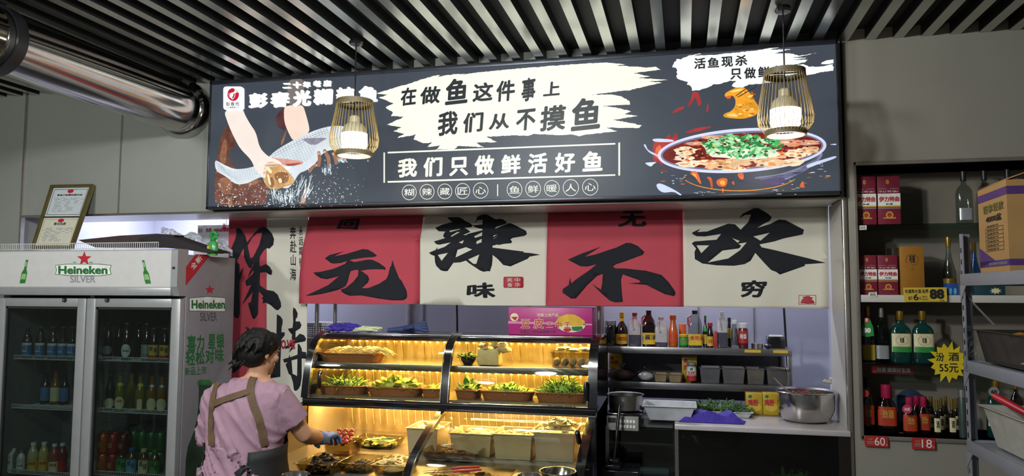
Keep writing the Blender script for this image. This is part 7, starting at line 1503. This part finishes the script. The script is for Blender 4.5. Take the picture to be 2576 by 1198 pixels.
# dark tray of fried food, basin with red-handled tool
z = zs[1]+.001; p = at(2440, 900, Y=RY-.06); m_dk = M('tray_dark', '2b2722', .45, noise=.2, coat=.2); ox = RX+.02
tb = tub('food_crate', 'dark plastic crate with torn film at its corner on the middle rack shelf', Vector((ox+.24, RY-.52, z)), .46, .9, .13, m_dk, .92, 'crate', .006, .012)
rr = random.Random(17); b = MB(); m_ff = M('fried_golden', 'b5792a', .5, noise=.3, scale=40); fc = Vector((ox+.2, RY-.62, z+.10))
for i in range(50): b.blob(fc+Vector((rr.uniform(-.15, .2), rr.uniform(-.2, .22), rr.uniform(0, .05))), (rr.uniform(.03, .06), rr.uniform(.02, .04), rr.uniform(.006, .014)), m_ff, 8, 5, .25, rr, Matrix.Rotation(rr.uniform(0, PI), 3, 'Z') @ Matrix.Rotation(rr.uniform(-.5, .5), 3, 'X'))
tag(b.build('fried_snacks', loc=fc), 'golden fried snacks heaped in the dark crate', 'food', kind='stuff')
b = MB(); q = at(2440, 850, Y=RY-.03); cs2 = {}
rr = random.Random(23); b.grid(lambda u, v: (RX-.006+.03*u+rr.uniform(-.006, .006), RY-.04-.05*u+rr.uniform(-.006, .006), zs[1]-.05+.2*v+rr.uniform(-.006, .006)), 4, 9, m_bag); tag(b.build('torn_film', loc=(RX, RY-.05, zs[1]), smooth=False), 'torn clear film hanging at the crate corner by the rack post', 'plastic film')
z = zs[2]+.001; tb = tub('plastic_basin', 'pale plastic basin on the lower rack shelf holding a red-handled tool', Vector((RX+.25, RY-.42, z)), .44, .62, .16, M('basin_pale', 'a5a49a', .4, coat=.2), .85, 'basin', .005, .016)
p0 = Vector((RX+.04, RY-.2, z+.215)); p1 = Vector((RX+.26, RY-.42, z+.07)); t = thing('red_handled_tool', 'kitchen tool with a red handle sticking out of the pale basin', 'utensil', p1); MB().tube([p0, mix(p0, p1, .1), mix(p0, p1, .55)], [.012, .016, .014], CAPR, 10).build('handle', t); MB().tube([mix(p0, p1, .5), p1], [.008, .014], m_st, 8, flat=.4).build('shaft', t)
# ================================================================== duct, pendant lamps
c = at(458, 274, Y=-.05); R_ = .16; t = thing('ventilation_duct', 'shiny round metal ventilation duct running under the ceiling at the upper left', 'duct', (c.x, -2, c.z-R_))
m_du = M('duct_metal', 'b9b7b2', .13, 1, noise=.08, scale=5, bump=.02)
b = MB(); n = 48
def ringpts(y, r, k=n): return [(c.x+r*math.cos(2*PI*i/k), y, c.z+r*math.sin(2*PI*i/k)) for i in range(k)]
def cyl(b, ys, m):
    vs = []; [vs.extend(ringpts(y, r)) for y, r in ys]; b.add(vs, [(j*n+i, j*n+(i+1) % n, (j+1)*n+(i+1) % n, (j+1)*n+i) for j in range(len(ys)-1) for i in range(n)], m)
cyl(b, [(-6.5, R_), (-1.54, R_), (-1.532, R_+.004), (-1.524, R_), (-.16, R_), (-.15, R_+.006), (-.135, R_+.006), (-.125, R_)], m_du); fixn(b.build('tube', t))
b = MB(); cyl(b, [(-.125, R_+.002), (-.09, R_+.004), (-.08, R_+.016), (-.055, R_+.03), (-.003, R_+.034), (-.002, R_*.5)], m_du); fixn(b.build('wall_flange', t))
b = MB(); cyl(b, [(-1.49, R_+.001), (-1.49, R_+.014), (-1.43, R_+.014), (-1.43, R_+.001)], M('rubber_black', '17171a', .4)); fixn(b.build('collar', t))
b = MB(); b.box((c.x-.012, -1.465, c.z-R_-.045), (c.x+.012, -1.445, c.z-R_-.018), m_st, .002); b.build('bolt', t)
b = MB(); b.box((c.x-.01, -1.46, c.z+R_), (c.x+.01, -1.45, 3.12), m_cf); b.build('hanger', t)
m_bam = M('bamboo', 'a88f58', .5, noise=.15, scale=50); m_bamd = M('bamboo_hoop', '6f6348', .55, noise=.15); m_glow = M('bulb_glow', 'fff4dc', .4, 0, 9, ecol='fff0d8', noise=.01); m_sock = M('bulb_base', 'c9bfa0', .45)
def pendant(label, cx_, ytop, ybot, half_b):
    LY = -.62; tp = at(cx_, ytop, Y=LY); bt = at(cx_, ybot, Y=LY); x = tp.x; H_ = tp.z-bt.z; rb = at(cx_+half_b, ybot-70, Y=LY).x-at(cx_, ybot-70, Y=LY).x; z0 = bt.z
    t = thing('pendant_lamp', label, 'lamp', (x, LY, z0), 'bamboo cage pendant lamps')
    MB().tube([(x, LY, z0+H_*.7), (x, LY, 3.12)], .004, m_cf, 8).build('cord', t)
    MB().lathe([(.035, 0), (.04, .012), (.03, .03), (.0001, .032)], m_cf, c=(x, LY, 3.088)).build('ceiling_rose', t)
    rt, rbm = rb*.75, rb*.74
    def hoop(r, z, h, w, m, name): b = MB(); b.lathe([(r, z), (r, z+h), (r-w, z+h), (r-w, z), (r, z)], m, c=(x, LY, z0), n=48); fixn(b.build(name, t))
    hoop(rt, H_-.03, .03, .008, m_bamd, 'top_hoop'); hoop(rbm, 0, .026, .01, m_bamd, 'bottom_hoop')
    prof = [(rt-.002, H_-.015), (rt*1.06, H_*.78), (rb*.92, H_*.52), (rb, H_*.3), (rb*.97, H_*.18), (rbm, .014)]
    for i in range(40):
        a = 2*PI*i/40; b = MB(); P = []
        for k in range(len(prof)-1):
            for q in range(3): r = lerp(prof[k][0], prof[k+1][0], q/3); P.append((x+r*math.cos(a), LY+r*math.sin(a), z0+lerp(prof[k][1], prof[k+1][1], q/3)))
        P.append((x+rbm*math.cos(a), LY+rbm*math.sin(a), z0+.014)); b.tube(P, .0016, m_bam, 5, caps=False); b.build('rib', t)
    b = MB(); b.tube([(x-rt, LY, z0+H_-.012), (x+rt, LY, z0+H_-.012)], .004, m_bamd, 6); b.build('cross_bar', t)
    b = MB(); b.lathe([(.022, H_*.72), (.028, H_*.70), (.03, H_*.6), (.055, H_*.54), (.068, H_*.44), (.07, H_*.40)], m_sock, c=(x, LY, z0), n=32); b.build('bulb_base', t)
    b = MB(); b.lathe([(.0705, H_*.40), (.0715, H_*.28), (.068, H_*.16), (.05, H_*.09), (.0001, H_*.075)], m_glow, c=(x, LY, z0), n=32); b.build('bulb', t)
    bulb('pendant_glow', (x, LY, z0+H_*.02), 6, (1, .93, .8), .06)
pendant('bamboo cage pendant lamp hanging before the fish picture on the sign', 893, 253, 393, 57)
pendant('bamboo cage pendant lamp hanging before the hot pot picture on the sign', 1973, 178, 342, 72)
